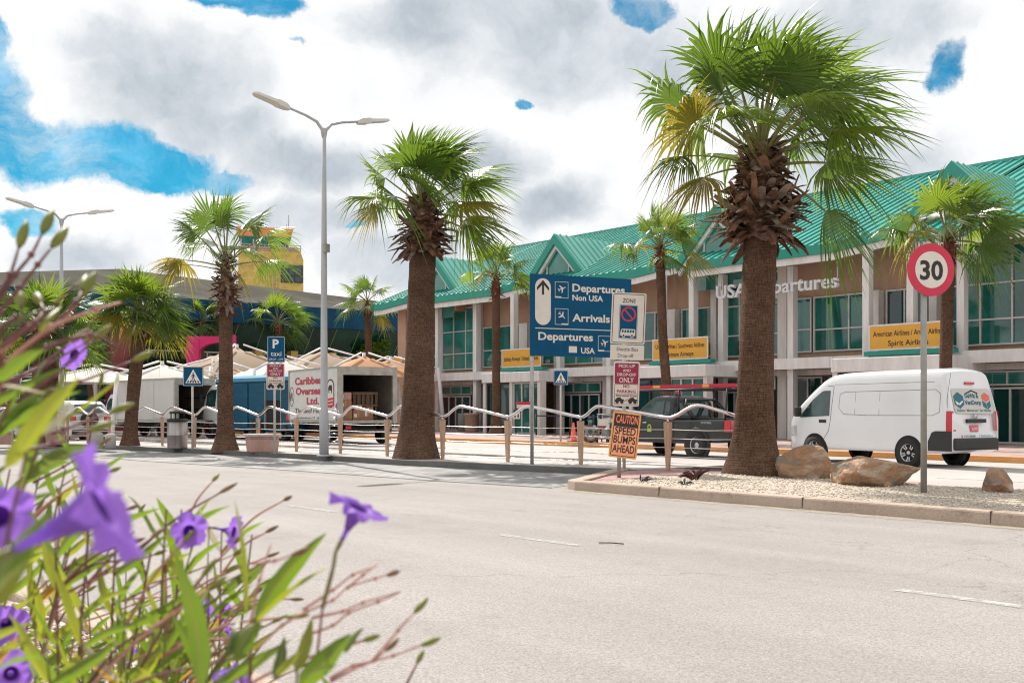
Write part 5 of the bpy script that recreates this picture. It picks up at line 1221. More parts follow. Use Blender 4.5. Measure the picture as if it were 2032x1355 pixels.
for sd in (1, -1):
    q = MB(); side_panel(q, 1.02, 2.03, lerp([(1.02, 1.20), (2.03, 1.15)]), lerp([(1.02, 1.84), (1.28, 1.84), (1.62, 1.60), (2.03, 1.19)]), yv, sd, .006, 14)
    q.build('side_window', M['carglass'], V)
    q = MB()
    for a, b in ((-2.05, -.25), (-.22, .70)): pass
    def seam(pts, wd=.007):
        for p, r_ in zip(pts, pts[1:]):
            d = Vector((r_[0]-p[0], 0, r_[1]-p[1])).normalized(); n = Vector((-d.z, 0, d.x))*wd
            A, Bq = Vector((p[0], sd*(yv(*p)+.003), p[1])), Vector((r_[0], sd*(yv(*r_)+.003), r_[1])); q.quad(A-n, Bq-n, Bq+n, A+n)
    seam([(.92, 1.95), (.95, 1.5), (.98, 1.1), (1.05, .8), (1.2, .62)]); seam([(.92, 1.95), (1.2, 1.97), (1.45, 1.78)])
    seam([(-2.28, 1.3), (-2.28, 1.72), (-2.15, 1.82), (.55, 1.80), (.70, 1.74), (.72, 1.4), (.55, 1.24), (-.2, 1.215), (-2.1, 1.22), (-2.28, 1.3)], .005); seam([(-.55, 1.22), (-.55, 1.80)], .004); seam([(.2, 1.23), (.2, 1.80)], .004); seam([(-2.1, 2.0), (.9, 1.99)], .004)
    seam([(-2.50, 2.2), (-2.46, 1.6), (-2.50, .7)], .006)
    q.build('panel_gap', M['seam'], V)
    q = MB(); side_panel(q, 1.12, 1.36, 1.02, 1.10, yv, sd, .012, 4, 2); q.build('door_handle', M['plastic'], V)
    q = MB(); side_panel(q, -2.60, -1.98, lambda x: .40, lerp([(-2.6, .86), (-2.1, .86), (-1.98, .62)]), yv, sd, .012, 6, 4); q.build('bumper_corner', M['plastic'], V)
    q = MB(); q.lathe([(0, 0), (.36, 0), (.40, .012), (.40, -.06)], 30, (0, 0, 0), axis='y')
    for wx in (-1.43, 1.51):
        a = MB(); a.lathe([(.0, sd*.879), (.40, sd*.879), (.415, sd*.86)], 30, (wx, 0, .345), axis='y'); a.build('wheel_arch', M['dark'], V)
        wheel(V, wx, sd*.815, .335, .20)
    q = MB(); q.box((1.98, sd*1.0, 1.30), (.10, .20, .26)); mr_ = q.build('mirror', M['plastic'], V, bevel=.03)
    q = MB(); side_panel(q, 2.18, 2.52, .68, lerp([(2.18, .95), (2.52, .90)]), yv, sd, .008, 8, 3); q.build('headlight', M['headl'], V)
    q = MB(); q.add([(xd(-2.595, z)-.008, sd*y, z) for y, z in ((.80, .86), (.70, .86), (.74, 1.32), (.80, 1.32))], ((0, 1, 2, 3),)); side_panel(q, -2.60, -2.46, .86, 1.32, yv, sd, .008, 3, 4); q.build('tail_light', M['tail'], V)
q = MB(); q.bx(-2.66, -2.5, -.80, .80, .42, .70); q.build('rear_bumper', M['plastic'], V, bevel=.05)
q = MB(); q.bx(2.3, 2.63, -.62, .62, .36, .62); q.build('front_bumper', M['plastic'], V, bevel=.05)
q = MB()
vs = [(x, y*hwid(x)*lat(z)*.86, z+.012) for x in (1.2, 1.6, 2.0, 2.36) for z in (ztop(x)+.045,) for y in (-1, 0, 1)]
q.add([(a+.012, b, c if b else c+.004) for a, b, c in vs], [(3*i+j, 3*i+j+1, 3*i+4+j, 3*i+3+j) for i in range(3) for j in (0, 1)], 0, True); q.build('windscreen', M['carglass'], V)
# rear door furniture and lettering
def rearx(z): return xd(-2.6, z)
q = MB(); flat(q, rrect(-.70, .70, -.30, .30, .09), 0); ang = -math.atan((rearx(1.85)-rearx(1.25))/.6)
rw = decal('rear_window', q, mat('printed_window_film', (.50, .48, .44), .3, var=.06, scale=3), V, (rearx(1.55)-.012, 0, 1.55), -math.pi/2, ang)
q = MB(); text(q, 'DeWit &', -.0, .08, .105, y=-.004, w=.50, bold=.045); text(q, 'VanDorp', 0, -.08, .105, y=-.004, w=.60, bold=.045); text(q, 'Dakota • Mainstreet • San Nicolas', 0, -.245, .06, y=-.004, w=1.22, bold=.01)
M['tealink'] = mat('teal_print', (.012, .12, .17), .5, var=.06)
hexa = lambda cx, cz, s: [(cx+s*math.cos(R(30+60*i)), cz+s*math.sin(R(30+60*i))) for i in range(6)]
flat(q, hexa(-.49, .02, .20), -.003); flat(q, [(.35, .02), (.49, -.05), (.49, -.20), (.35, -.12)], -.003); flat(q, [(.505, -.05), (.64, .02), (.64, -.12), (.505, -.20)], -.003)
q.build('lettering', M['tealink'], rw)
q = MB(); flat(q, [(.35, .05), (.49, -.02), (.64, .05), (.64, .14), (.49, .21), (.35, .14)], -.003); q.build('coral_emblem', mat('coral_print', (.6, .12, .08), .5, var=.06), rw)
q = MB(); flat(q, [(-.62, -.02), (-.49, -.10), (-.36, -.02), (-.36, .01), (-.42, -.01), (-.49, -.055), (-.62, .01)], -.005); flat(q, [(-.60, -.07), (-.55, -.10), (-.55, -.05), (-.6, -.02)], -.0055); q.build('emblem_wave', M['signwhite'], rw)
q = MB(); flat(q, [(-.22, .19), (.02, .27), (.24, .20), (.22, .17), (.02, .235), (-.2, .165)], -.005); q.build('roof_line_emblem', M['ink'], rw)
q = MB(); q.bx(-.04, .0, -.16, .16, 0, .055); decal('brake_light', q, M['tail'], V, (rearx(1.97)-.004, 0, 1.94), 0)
q = MB(); q.bx(-.05, 0, -.34, .34, 0, .09); decal('tailgate_handle', q, M['plastic'], V, (-2.59, 0, 1.05), 0, 0)
q = MB(); flat(q, rrect(-.15, .15, -.08, .08, .015), 0); pl = decal('number_plate', q, mat('pink_red_plate', (.62, .10, .15), .5, var=.1, scale=20), V, (-2.612, .06, .92), -math.pi/2)
q = MB(); text(q, 'A 34211'[:6], .02, -.035, .07, y=-.004, w=.22, bold=.02); q.build('lettering', M['signwhite'], pl)
q = MB(); q.lathe([(0, 0), (.05, 0), (.055, .01)], 14, axis='x'); decal('badge', q, M['rim'], V, (-2.615, 0, 1.20), 0)
q = MB(); text(q, '(+297) 528 8600', -.22, .66-.72, .05, y=0, w=.42, bold=.01); text(q, 'DeWit.VanDorp', .40, -.06, .05, y=0, w=.42, bold=.01); decal('lettering', q, M['tealink'], V, (-2.615, 0, .78), -math.pi/2)
q = MB(); text(q, 'f', .13, -.065, .07, y=0); flat(q, [(-.52, -.01), (-.50, .0), (-.485, -.045), (-.46, -.06), (-.47, -.075), (-.50, -.06)], 0); decal('contact_symbol', q, M['red'], V, (-2.616, 0, .78), -math.pi/2)

# ---- dark grey pickup with a ladder rack
h = R(36); Pw = gp(1389, 909); fwd = Vector((-math.sin(h), math.cos(h), 0)); lf = Vector((-math.cos(h), -math.sin(h), 0))
K, _, _ = vehicle('pickup_truck', Pw+fwd*1.50-lf*.78, h, 'dark grey pickup truck with a red ladder on its black roof rack', 'pickup truck')
zt_ = lerp([(-2.65, 1.08), (.75, 1.08), (1.2, 1.10), (2.1, 1.02), (2.5, .93), (2.62, .78)]); zb_ = lerp([(-2.65, .55), (-2.3, .45), (2.3, .42), (2.62, .5)])
hw_ = lerp([(-2.65, .80), (-2.55, .875), (-1.5, .91), (-.8, .89), (.9, .89), (1.6, .91), (2.2, .88), (2.5, .76), (2.62, .6)])
la = lambda z: 1-.05*abs(z-.8)
xs = [-2.65, -2.62, -2.55]+[-2.4+.2*i for i in range(24)]+[2.3, 2.4, 2.5, 2.57, 2.62]
loft(xs, lambda x: (zb_(x), zt_(x), hw_(x)), la, None, .02).build('body', M['pickup'], K)
cz = lerp([(-.50, 1.10), (-.46, 1.58), (-.38, 1.70), (-.15, 1.755), (.25, 1.75), (.48, 1.70), (.7, 1.55), (1.0, 1.32), (1.28, 1.10)])
cl = lambda z: 1-.17*max(0, (z-1.05)/.7)**1.1
loft([-.50, -.49, -.46, -.42, -.38, -.3, -.15, 0, .12, .25, .45, .58, .7, .85, 1.0, 1.15, 1.28], lambda x: (1.04, cz(x), .86), cl, None, .025).build('cab', M['pickup'], K)
yk = lambda x, z: .86*cl(z)
for sd in (1, -1):
    q = MB(); side_panel(q, -.08, 1.02, 1.12, lerp([(-.08, 1.62), (.4, 1.60), (1.02, 1.16)]), yk, sd, .006, 12, 5); q.build('side_window', M['carglass'], K)
    q = MB(); side_panel(q, -.34, -.14, 1.14, lerp([(-.34, 1.56), (-.14, 1.62)]), yk, sd, .006, 4, 5); q.build('side_window', M['carglass'], K)
    q = MB(); q.box((.98, sd*1.0, 1.2), (.1, .2, .16)); q.build('mirror', M['pickup'], K, bevel=.03)
    for x in (-.3, .62): q = MB(); q.box((x, sd*.90, .98), (.16, .03, .035)); q.build('door_handle', M['rim'], K, bevel=.008)
    yb = lambda x, z: hw_(x)*la(z)
    q = MB()
    for x in (-.56, -.12, 1.05): side_panel(q, x-.005, x+.005, .55, 1.05, yb, sd, .004, 1, 5)
    q.build('panel_gap', M['dark'], K)
    q = MB(); side_panel(q, -2.66, -2.50, .74, 1.06, yb, sd, .010, 3, 4); q.quad((-2.662, sd*.80, .74), (-2.662, sd*.68, .74), (-2.662, sd*.68, 1.06), (-2.662, sd*.79, 1.06)); q.build('tail_light', M['tail'], K)
    q = MB(); side_panel(q, 2.2, 2.55, .76, .92, yb, sd, .01, 5, 3); q.build('headlight', M['headl'], K)
    for wx in (-1.50, 1.65):
        a = MB(); a.lathe([(0, sd*.912), (.43, sd*.912), (.44, sd*.93), (.475, sd*.925), (.475, sd*.85)], 30, (wx, 0, .38), axis='y'); a.build('wheel_arch', M['plastic'], K)
        wheel(K, wx, sd*.82, .365, .25, 'steel')
    q = MB(); side_panel(q, -1.1, 1.1, .40, .50, yb, sd, .02, 8, 2); q.build('side_step', M['plastic'], K)
q = MB(); q.bx(-2.78, -2.62, -.82, .82, .50, .68); q.build('rear_bumper', M['plastic'], K, bevel=.03)
q = MB(); q.quad((-2.52, -.74, 1.106), (-.52, -.74, 1.106), (-.52, .74, 1.106), (-2.52, .74, 1.106)); q.build('load_bed', M['dark'], K)
q = MB(); text(q, 'DIESEL', 0, 0, .055, w=.40, bold=.01); decal('lettering', q, M['rim'], K, (-1.86, .905, .97), math.pi)
q = MB(); flat(q, arcs(0, .03, .085, 0, 6.283, 16)[:-1], 0); flat(q, rrect(-.09, .09, -.11, -.03, .01), -.001); em = decal('door_emblem', q, mat('lime_yellow_sticker', (.45, .50, .04), .5, var=.2, scale=14), K, (.42, .90, .82), math.pi)
q = MB(); flat(q, [(-.04, -.02), (.04, -.02), (.05, .05), (0, .085), (-.05, .05)], -.003); q.build('emblem_mark', mat('dark_green_print', (.02, .16, .05), .5), em)
q = MB(); flat(q, rrect(-.58, .58, -.20, .20, .06), 0); decal('rear_window', q, M['carglass'], K, (-.505, 0, 1.39), -math.pi/2, -.08)
q = MB(); flat(q, rrect(-.16, .16, -.025, .025, .01), 0); decal('brake_light', q, M['tail'], K, (-.485, 0, 1.66), -math.pi/2, -.2)
q = MB()
for x in (-.66, -.78): q.tube([(x-.5, -.74, 1.10), (x-.1, -.70, 1.5), (x, -.60, 1.64), (x, .60, 1.64), (x-.1, .70, 1.5), (x-.5, .74, 1.10)], .032, 8)
q.build('roll_bar', M['black'], K)
rk = MB()
for x in (-2.45, -.60):
    for y in (-.80, .80): rk.tube([(x, y, 1.08), (x, y*.92, 1.5), (x, y*.88, 1.92)], .028, 8)
    rk.tube([(x, -.72, 1.92), (x, .72, 1.92)], .028, 8)
for y in (-.70, .70): rk.tube([(1.7, y, 1.93), (-2.6, y, 1.93)], .026, 8); rk.tube([(.95, y*1.12, 1.20), (1.15, y, 1.92)], .025, 8)
for x in (-1.9, -.4, .4, 1.2, 1.7): rk.tube([(x, -.70, 1.93), (x, .70, 1.93)], .022, 6)
rk.build('ladder_rack', M['black'], K)
ld = empty('ladder', (0, 0, 0)); ldm = MB()
P = Pw+fwd*1.50-lf*.78; ld.location = P; ld.rotation_euler = (0, 0, h+math.pi/2); tag(ld, 'long red fibreglass ladder lying on the roof rack of the dark pickup', 'ladder')
M['ladder'] = mat('red_fibreglass', (.48, .012, .04), .45, var=.08, scale=3)
for y in (.30, .66): q = MB(); q.bx(-2.7, 2.15, y-.02, y+.02, 1.975, 2.07); q.build('stile', M['ladder'], ld)
q = MB()
for i in range(15): q.tube([(-2.5+i*.32, .32, 2.02), (-2.5+i*.32, .64, 2.02)], .016, 6)
q.build('rung', M['alu'], ld)
q = MB(); q.bx(-1.75, -1.5, .681, .685, 1.985, 2.06); q.bx(.2, .5, .681, .685, 1.985, 2.06); q.build('warning_sticker', M['orangeedge'], ld)
q = MB(); q.box((-.05, .2, 1.84), (.16, .16, .13)); q.build('beacon', M['tail'], K, bevel=.03)

# ---- box trucks
def cab(root, x0, w_, zf, zr_, m, wr, dark=False):
    """forward control cab whose back is at x0, growing forwards"""
    zt2 = lerp([(0, zr_), (.35, zr_+.06), (.95, zr_), (1.20, zr_-.25), (1.45, zr_-.85), (1.58, zf+.35), (1.66, zf+.2)]); zb2 = lerp([(0, zf), (1.2, zf-.1), (1.66, zf)])
    hw2 = lerp([(0, w_), (1.0, w_), (1.4, w_*.96), (1.66, w_*.86)]); l2 = lambda z: 1-.10*max(0, (z-1.4)/.9)
    xs = [0, .02, .2, .4, .6, .8, .95, 1.1, 1.2, 1.3, 1.4, 1.5, 1.58, 1.63, 1.66]
    mb = loft(xs, lambda x: (zb2(x), zt2(x), hw2(x)), l2, None, .04); C_ = mb.build('cab', m, root, loc=(x0, 0, 0))
    y2 = lambda x, z: hw2(x)*l2(z)
    zw = (zf+zr_)/2-.05
    for sd in (1, -1):
        q = MB(); side_panel(q, .25, 1.12, zw, lerp([(.25, zr_-.2), (.8, zr_-.2), (1.12, zr_-.42)]), y2, sd, .008, 8, 4); q.build('side_window', M['carglass'], C_)
        q = MB(); q.box((1.25, sd*(w_+.18), zw+.42), (.06, .16, .34)); q.tube([(1.2, sd*w_*.95, zw+.5), (1.25, sd*(w_+.14), zw+.5)], .015, 5); q.build('mirror', M['plastic'], C_)
        q = MB(); side_panel(q, 1.30, 1.62, zf+.1, zf+.28, y2, sd, .01, 4, 2); q.build('headlight', M['headl'], C_)
        q = MB(); q.box((.36, sd*(w_+.006), zw-.12), (.14, .02, .04)); q.build('door_handle', M['plastic'], C_)
        q = MB(); q.box((1.5, sd*w_*.95, zf+.42), (.1, .02, .07)); q.build('indicator', M['orangeedge'], C_)
    q = MB(); vs = []
    for x in (1.14, 1.25, 1.38, 1.48): vs += [(x+.02, -hw2(x)*.80, zt2(x)+.035), (x+.02, 0, zt2(x)+.055), (x+.02, hw2(x)*.80, zt2(x)+.035)]
    q.add(vs, [(3*i+j, 3*i+j+1, 3*i+4+j, 3*i+3+j) for i in range(3) for j in (0, 1)], 0, True); q.build('windscreen', M['carglass'], C_)
    return C_
def box_truck(name, P, h, L, w_, zf, zt2, m, label, cat, group, wheels, open_rear=True, trim='alu', cabm=None):
    r, fwd, lf = vehicle(name, P, h, label, cat, group); a = w_/2      # origin under the rear left corner
    O = Vector((0, -a, 0))
    sh = MB(); t = .05
    def Bx(mb, x0, x1, y0, y1, z0, z1): mb.bx(x0, x1, y0-a, y1-a, z0, z1)
    Bx(sh, 0, L, a-t, a, zf+.12, zt2); Bx(sh, 0, L, -a, -a+t, zf+.12, zt2); Bx(sh, 0, L, -a+t, a-t, zt2-t, zt2); Bx(sh, L-t, L, -a+t, a-t, zf+.12, zt2-t)
    bxo = sh.build('cargo_box', m, r)
    q = MB(); Bx(q, 0, L, -a, a, zf, zf+.118); q.build('floor_beam', M[trim], r)
    f = MB()
    for y in (-a, a): Bx(f, -.04, .08, y-.03 if y < 0 else y-.17, y+.17 if y < 0 else y+.03, zf, zt2+.02)
    Bx(f, -.04, .10, -a+.171, a-.171, zt2-.30, zt2+.02); Bx(f, L-.05, L+.03, a-.05, a+.03, zf+.12, zt2+.02); Bx(f, .081, L-.051, a-.02, a+.025, zt2-.04, zt2+.025); f.build('rear_frame', M[trim], r)
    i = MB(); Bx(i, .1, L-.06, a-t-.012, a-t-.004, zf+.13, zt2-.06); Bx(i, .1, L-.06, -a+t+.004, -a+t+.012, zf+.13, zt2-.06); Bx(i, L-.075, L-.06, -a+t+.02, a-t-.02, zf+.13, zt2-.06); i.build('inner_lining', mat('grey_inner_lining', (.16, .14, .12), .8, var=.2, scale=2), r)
    ch = MB(); Bx(ch, .3, L+1.2, -.45, .45, .50, zf-.002); Bx(ch, 1.2, 2.2, .35, a-.08, .42, zf-.02); ch.build('chassis', M['dark'], r)
    bm_ = MB(); Bx(bm_, -.06, .06, -a*.8, a*.8, .45, .60); bm_.build('rear_bumper', M['plastic'], r)
    for y in (-a*.75, a*.6): q = MB(); Bx(q, -.075, -.055, y, y+.22, zf-.22, zf-.10); q.build('tail_light', M['tail'], r)
    for wx, y, rr, wd in wheels:
        wheel(r, wx, y-a, rr, wd, 'steel')
    cab(r, L+.08, a*.90, .62, zf+1.38, cabm or m, None).location.y = -a
    return r, a
h = R(31); P = at(672, 0, 41.5); P.z = 0
T1, a = box_truck('box_truck', P, h, 5.6, 2.42, .83, 3.0, M['truckwhite'], 'white box truck lettered Caribbean Overseas Ltd. with its rear open showing cartons', 'truck', 'parked box trucks', [(1.35, .98*1.21, .40, .30), (1.35, -.98*1.21+.0, .40, .30), (6.35, 1.08, .40, .26), (6.35, -1.08, .40, .26)])
q = MB(); C1 = lambda s, x, z, hh, w_, **k: text(q, s, x, z, hh, y=0, w=w_, **k)
C1('Caribbean', -2.1, 2.40, .30, 3.5, align='l', bold=.03); C1('Overseas', -2.0, 1.98, .30, 3.2, align='l', bold=.03); C1('Ltd.', -.70, 1.58, .28, 1.4, align='l', bold=.03)
q.v = [(v[0], v[1], v[2]) for v in q.v]
decal('lettering', q, mat('crimson_lettering', (.45, .03, .07), .5, var=.06), T1, (2.75, .012, 0), math.pi)
q = MB(); C1('The Beef People', -2.1, 1.22, .20, 3.6, align='l', slant=.15); C1('Schotlandstraat 61T  582-', -1.9, .98, .09, 2.8, align='l'); decal('lettering', q, M['ink'], T1, (2.75, .012, 0), math.pi)
q = MB(); cq = -2.5
ring(q, [(cq+.28*math.cos(i*.5236), 1.9+.42*math.sin(i*.5236)) for i in range(12)], [(cq+.25*math.cos(i*.5236), 1.9+.38*math.sin(i*.5236)) for i in range(12)], 0); text(q, 'R', cq+.02, 1.72, .36, w=.3, y=-.002); text(q, 'V', cq-.14, 1.70, .42, w=.3, y=-.004); decal('emblem', q, mat('grey_maroon_print', (.22, .10, .13), .5), T1, (2.75, .012, 0), math.pi)
q = MB(); flat(q, rrect(1.58, 2.28, 1.45, 2.52, .30), 0); ep = decal('emblem', q, M['signcream'], T1, (2.75, .013, 0), math.pi)
q = MB(); ring(q, rrect(1.56, 2.30, 1.43, 2.54, .31), rrect(1.61, 2.25, 1.48, 2.49, .27), -.003); flat(q, [(1.75, 2.0), (1.82, 2.0), (1.83, 2.1), (2.0, 2.1), (2.02, 2.0), (2.1, 2.0), (2.12, 2.25), (2.05, 2.32), (1.78, 2.30), (1.70, 2.20)], -.003); q.build('cow_emblem', M['ink'], ep)
q = MB()
for i in range(3): flat(q, [(1.55, 1.78-i*.13), (2.31, 1.84-i*.13), (2.31, 1.75-i*.13), (1.55, 1.69-i*.13)], -.005)
q.build('red_ribbon', M['red'], ep)
q = MB(); flat(q, arcs(2.55, 1.50, .10, 0, 6.283, 12)[:-1], 0); flat(q, arcs(2.55, 1.02, .10, 0, 6.283, 12)[:-1], 0); decal('sticker', q, mat('violet_grey_sticker', (.16, .12, .2), .5, var=.3, scale=20), T1, (2.75, .013, 0), math.pi)
# cargo inside the open truck
M['carton'] = mat('brown_carton', (.36, .17, .09), .85, var=.15, scale=3); M['film'] = mat('shrink_wrapped_carton', (.50, .24, .20), .35, var=.3, scale=6)
Mx = Matrix.Translation(P) @ Matrix.Rotation(h+math.pi/2, 4, 'Z')
def cargo(name, x, y, z, d, m, label, cat, group, rz=0.0):
    q = MB(); q.box((0, 0, d[2]/2), d); o = q.build(name, m, bevel=.012); o.matrix_world = Mx @ Matrix.Translation((x, y, z)) @ Matrix.Rotation(rz, 4, 'Z'); tag(o, label, cat, group)
    t = MB(); t.bx(-d[0]/2-.002, d[0]/2+.002, -.03, .03, d[2]*.35, d[2]+.002); t.build('tape', mat('packing_tape', (.42, .25, .15), .4), o)
    q = MB(); q.bx(-d[0]/2-.004, -d[0]/2-.001, d[1]*.12, d[1]*.38, d[2]*.3, d[2]*.65); q.build('paper_label', M['signwhite'], o)
zb3 = .955; cg = 'cartons in the lettered truck'
cargo('carton', .55, -.40, zb3, (.5, .55, .42), M['carton'], 'bottom brown carton of the stack by the left door post of the lettered truck', 'carton', cg)
cargo('carton', .55, -.40, zb3+.425, (.46, .52, .34), M['carton'], 'middle carton of the stack by the left door post of the lettered truck', 'carton', cg, .05)
cargo('carton', .55, -.42, zb3+.77, (.42, .5, .30), M['film'], 'topmost pinkish wrapped carton on the tallest stack in the lettered truck', 'carton', cg, -.06)
cargo('carton', .7, -.98, zb3, (.5, .5, .36), M['carton'], 'low carton to the right of the tall stack in the lettered truck', 'carton', cg, .1)
cargo('carton', .7, -1.0, zb3+.362, (.36, .36, .22), M['film'], 'small wrapped carton lying on the low one in the lettered truck', 'carton', cg, .2)
cargo('carton', .75, -1.48, zb3, (.48, .40, .50), M['carton'], 'tall single carton in the middle of the open truck floor', 'carton', cg, -.1)
cargo('carton', 3.2, -.95, zb3, (.5, .6, .95), M['signcream'], 'pale upright carton deep inside the lettered truck', 'carton', cg, .1)
cargo('carton', 3.0, -1.55, zb3, (.5, .5, .70), M['truckgrey'], 'grey carton at the back wall inside the lettered truck', 'carton', cg)
for i, (x, y) in enumerate(((2.2, -1.70), (2.0, -1.95))):
    q = MB()
    for k in range(6): q.bx(-.5+k*.18, -.40+k*.18, .0, .025, 0, 1.15)
    for z in (.05, .55, 1.05): q.bx(-.5, .5, .026, .11, z, z+.09)
    o = q.build('pallet', M['wood']); o.matrix_world = Mx @ Matrix.Translation((x, y, zb3)) @ Matrix.Rotation(R(70), 4, 'Z') @ Matrix.Rotation(R(-10), 4, 'X'); tag(o, ('wooden pallet leaning nearer the middle inside the lettered truck', 'wooden pallet leaning nearer the right wall inside the lettered truck')[i], 'pallet', 'pallets in the lettered truck')
# hand truck by the tail
hp = gp(664, 884); r = empty('hand_truck', hp, ST+.6, 'steel hand truck standing at the left rear corner of the lettered truck', 'hand truck')
q = MB()
for x in (-.2, .2): q.tube([(x, 0, .05), (x, 0, 1.15), (x*.7, .05, 1.3)], .018, 6)
q.tube([(-.14, .05, 1.3), (0, .06, 1.36), (.14, .05, 1.3)], .018, 6)
for z in (.15, .45, .75, 1.05): q.tube([(-.2, 0, z), (.2, 0, z)], .014, 5)
q.bx(-.22, .22, -.25, 0, .03, .05); q.build('frame', M['rim'], r)
for x in (-.26, .26): q = MB(); q.lathe([(0, -.03), (.13, -.03), (.13, .03), (0, .03)], 14, (x, .05, .13), axis='x'); q.build('wheel', M['tyre'], r)

h = R(45); P = at(347, 0, 50.5); P.z = 0
T3, a = box_truck('box_truck', P, h, 6.2, 2.05, .76, 2.82, M['truckgrey'], 'plain pale grey box truck with its rear open, half hidden by the leaning palm', 'truck', 'parked box trucks', [(1.5, .86, .40, .30), (1.5, -.86, .40, .30), (7.0, .92, .38, .26), (7.0, -.92, .38, .26)], cabm=M['truckwhite'])
q = MB(); q.bx(2.05, 2.07, .0, .012, .9, 2.78); q.bx(.2, 2.05, 0, .012, .92, .95); q.bx(5.9, 5.92, 0, .012, .9, 2.78); q.build('side_door_seam', M['alu'], T3)
q = MB(); q.bx(.35, 2.6, -1.98, -1.95, 1.9, 1.95); q.bx(.35, 2.6, -1.98, -1.95, 1.35, 1.40); q.build('shelf_rail', M['dark'], T3)
# blue beverage truck
h = R(45); P = at(589, 0, 46.2); P.z = 0
T2, fwd, lf = vehicle('beverage_truck', P, h, 'blue beverage truck with roll-up side compartments and a white cab behind the third palm', 'truck', 'parked box trucks')
L, w_ = 6.7, 2.3
q = MB(); q.bx(0, L, -w_, -.06, .42, 2.62); q.build('body', M['tblue'], T2)
q = MB(); q.extr([(0, .02, 2.62), (0, .0, 2.78), (0, -.15, 2.90), (0, -w_+.15, 2.90), (0, -w_, 2.78), (0, -w_, 2.62)], (L, 0, 0)); q.build('roof', M['tbluelight'], T2)
for i, (x0, x1) in enumerate(((5.35, 6.6), (3.95, 5.25), (2.55, 3.85), (.15, 1.15))):
    q = MB(); q.bx(x0, x1, -.058, .0, .95 if i == 2 else .55, 2.55); q.build('roller_door', M['tblue'], T2, bevel=.01)
    s = MB()
    for z in [.7+k*.28 for k in range(7)]:
        if i != 2 or z > .95: s.bx(x0+.02, x1-.02, .0, .006, z, z+.02)
    s.build('door_rib', M['tblue'], T2)
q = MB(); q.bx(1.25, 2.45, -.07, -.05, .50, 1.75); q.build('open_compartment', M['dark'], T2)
q = MB(); q.bx(1.25, 2.45, -.058, .0, 1.76, 2.55); q.build('roller_door', M['tblue'], T2)
q = MB(); q.bx(1.2, 1.249, -.058, .015, .5, 2.55); q.bx(2.451, 2.5, -.058, .015, .5, 2.55); q.build('door_post', M['alu'], T2)
q = MB(); q.lathe([(0, .02), (.16, .02), (.16, .0)], 16, (.65, 0, 1.0), axis='y'); q.build('round_emblem', M['red'], T2)
for wx in (3.2, 7.35):
    for y in (-.16, -w_+.16):
        if wx < 5:
            q = MB(); q.lathe([(0, .02 if y > -1 else -.02), (.52, .02 if y > -1 else -.02), (.52, -.1 if y > -1 else .1)], 26, (wx, 0 if y > -1 else -w_, .45), axis='y'); q.build('wheel_arch', M['dark'], T2)
        wheel(T2, wx, y+(.06 if y > -1 else -.06), .43, .28, 'steel')
cab(T2, L+.08, 1.02, .62, 2.5, M['truckwhite'], None).location.y = -w_/2
q = MB(); q.bx(.3, L+1.2, -1.6, -.7, .35, .419); q.build('chassis', M['dark'], T2)

# ---- cars far left
def car(P, h, m, label, suv=False):
    r, fwd, lf = vehicle('parked_car', P, h, label, 'car', 'cars far left')
    k = 1.15 if suv else 1.0
    zt3 = lerp([(-2.1, .95*k), (-2.0, 1.02*k), (1.0, 1.0*k), (1.9, .85*k), (2.15, .65*k)]); zb3_ = lerp([(-2.1, .4), (-1.9, .28), (1.9, .28), (2.15, .4)]); hw3 = lerp([(-2.1, .68), (-1.9, .82), (1.5, .84), (1.95, .78), (2.15, .6)])
    loft([-2.1, -2.05, -1.9]+[-1.6+.3*i for i in range(11)]+[1.6, 1.8, 1.95, 2.08, 2.15], lambda x: (zb3_(x), zt3(x), hw3(x)), lambda z: 1-.05*abs(z-.7), None, .02).build('body', m, r)
    back = -2.0 if suv else -1.75
    cz3 = lerp([(back, 1.02*k), (back+.2, 1.36*k), (back+.5, 1.46*k), (0, 1.48*k), (.5, 1.36*k), (1.15, 1.02*k)]); c3 = lambda z: 1-.2*max(0, (z-1.0*k)/.5)
    loft([back, back+.1, back+.2, back+.35, back+.5, -.9, -.4, 0, .25, .5, .8, 1.15], lambda x: (.98*k, cz3(x), .80), c3, None, .02).build('cabin', m, r)
    y3 = lambda x, z: .80*c3(z)
    for sd in (1, -1):
        for a_, b_ in ((back+.3, -.55), (-.48, .75)):
            q = MB(); side_panel(q, a_, b_, 1.03*k, lerp([(back+.3, 1.30*k), (0, 1.38*k), (.75, 1.16*k)]), y3, sd, .006, 6, 3); q.build('side_window', M['carglass'], r)
        q = MB(); q.box((-2.07, sd*.66, .86*k), (.10, .24, .2)); q.build('tail_light', M['tail'], r, bevel=.02)
        for wx in (-1.3, 1.3): wheel(r, wx, sd*.72, .31*k, .2)
        q = MB(); q.box((.7, sd*.92, 1.08*k), (.1, .16, .12)); q.build('mirror', m, r, bevel=.02)
    q = MB(); q.quad((back-.0, -.58, 1.06*k), (back-.0, .58, 1.06*k), (back+.19, .54, 1.35*k), (back+.19, -.54, 1.35*k)); q.v = [(v[0]-.03, v[1], v[2]+.01) for v in q.v]; q.build('rear_window', M['carglass'], r)
    q = MB(); q.bx(-2.14, -2.0, -.7, .7, .36, .56); q.build('rear_bumper', M['plastic'] if suv else m, r, bevel=.03)
    if suv: q = MB(); q.lathe([(0, -2.32), (.30, -2.32), (.33, -2.28), (.33, -2.10)], 20, (0, .05, .95), axis='x'); q.build('spare_wheel_cover', M['tyre'], r)
    return r
car(Vector((at(148, 0, 45).x, 45, 0)), R(38), M['truckwhite'], 'white off-roader with a dark spare wheel cover on its tail', True)
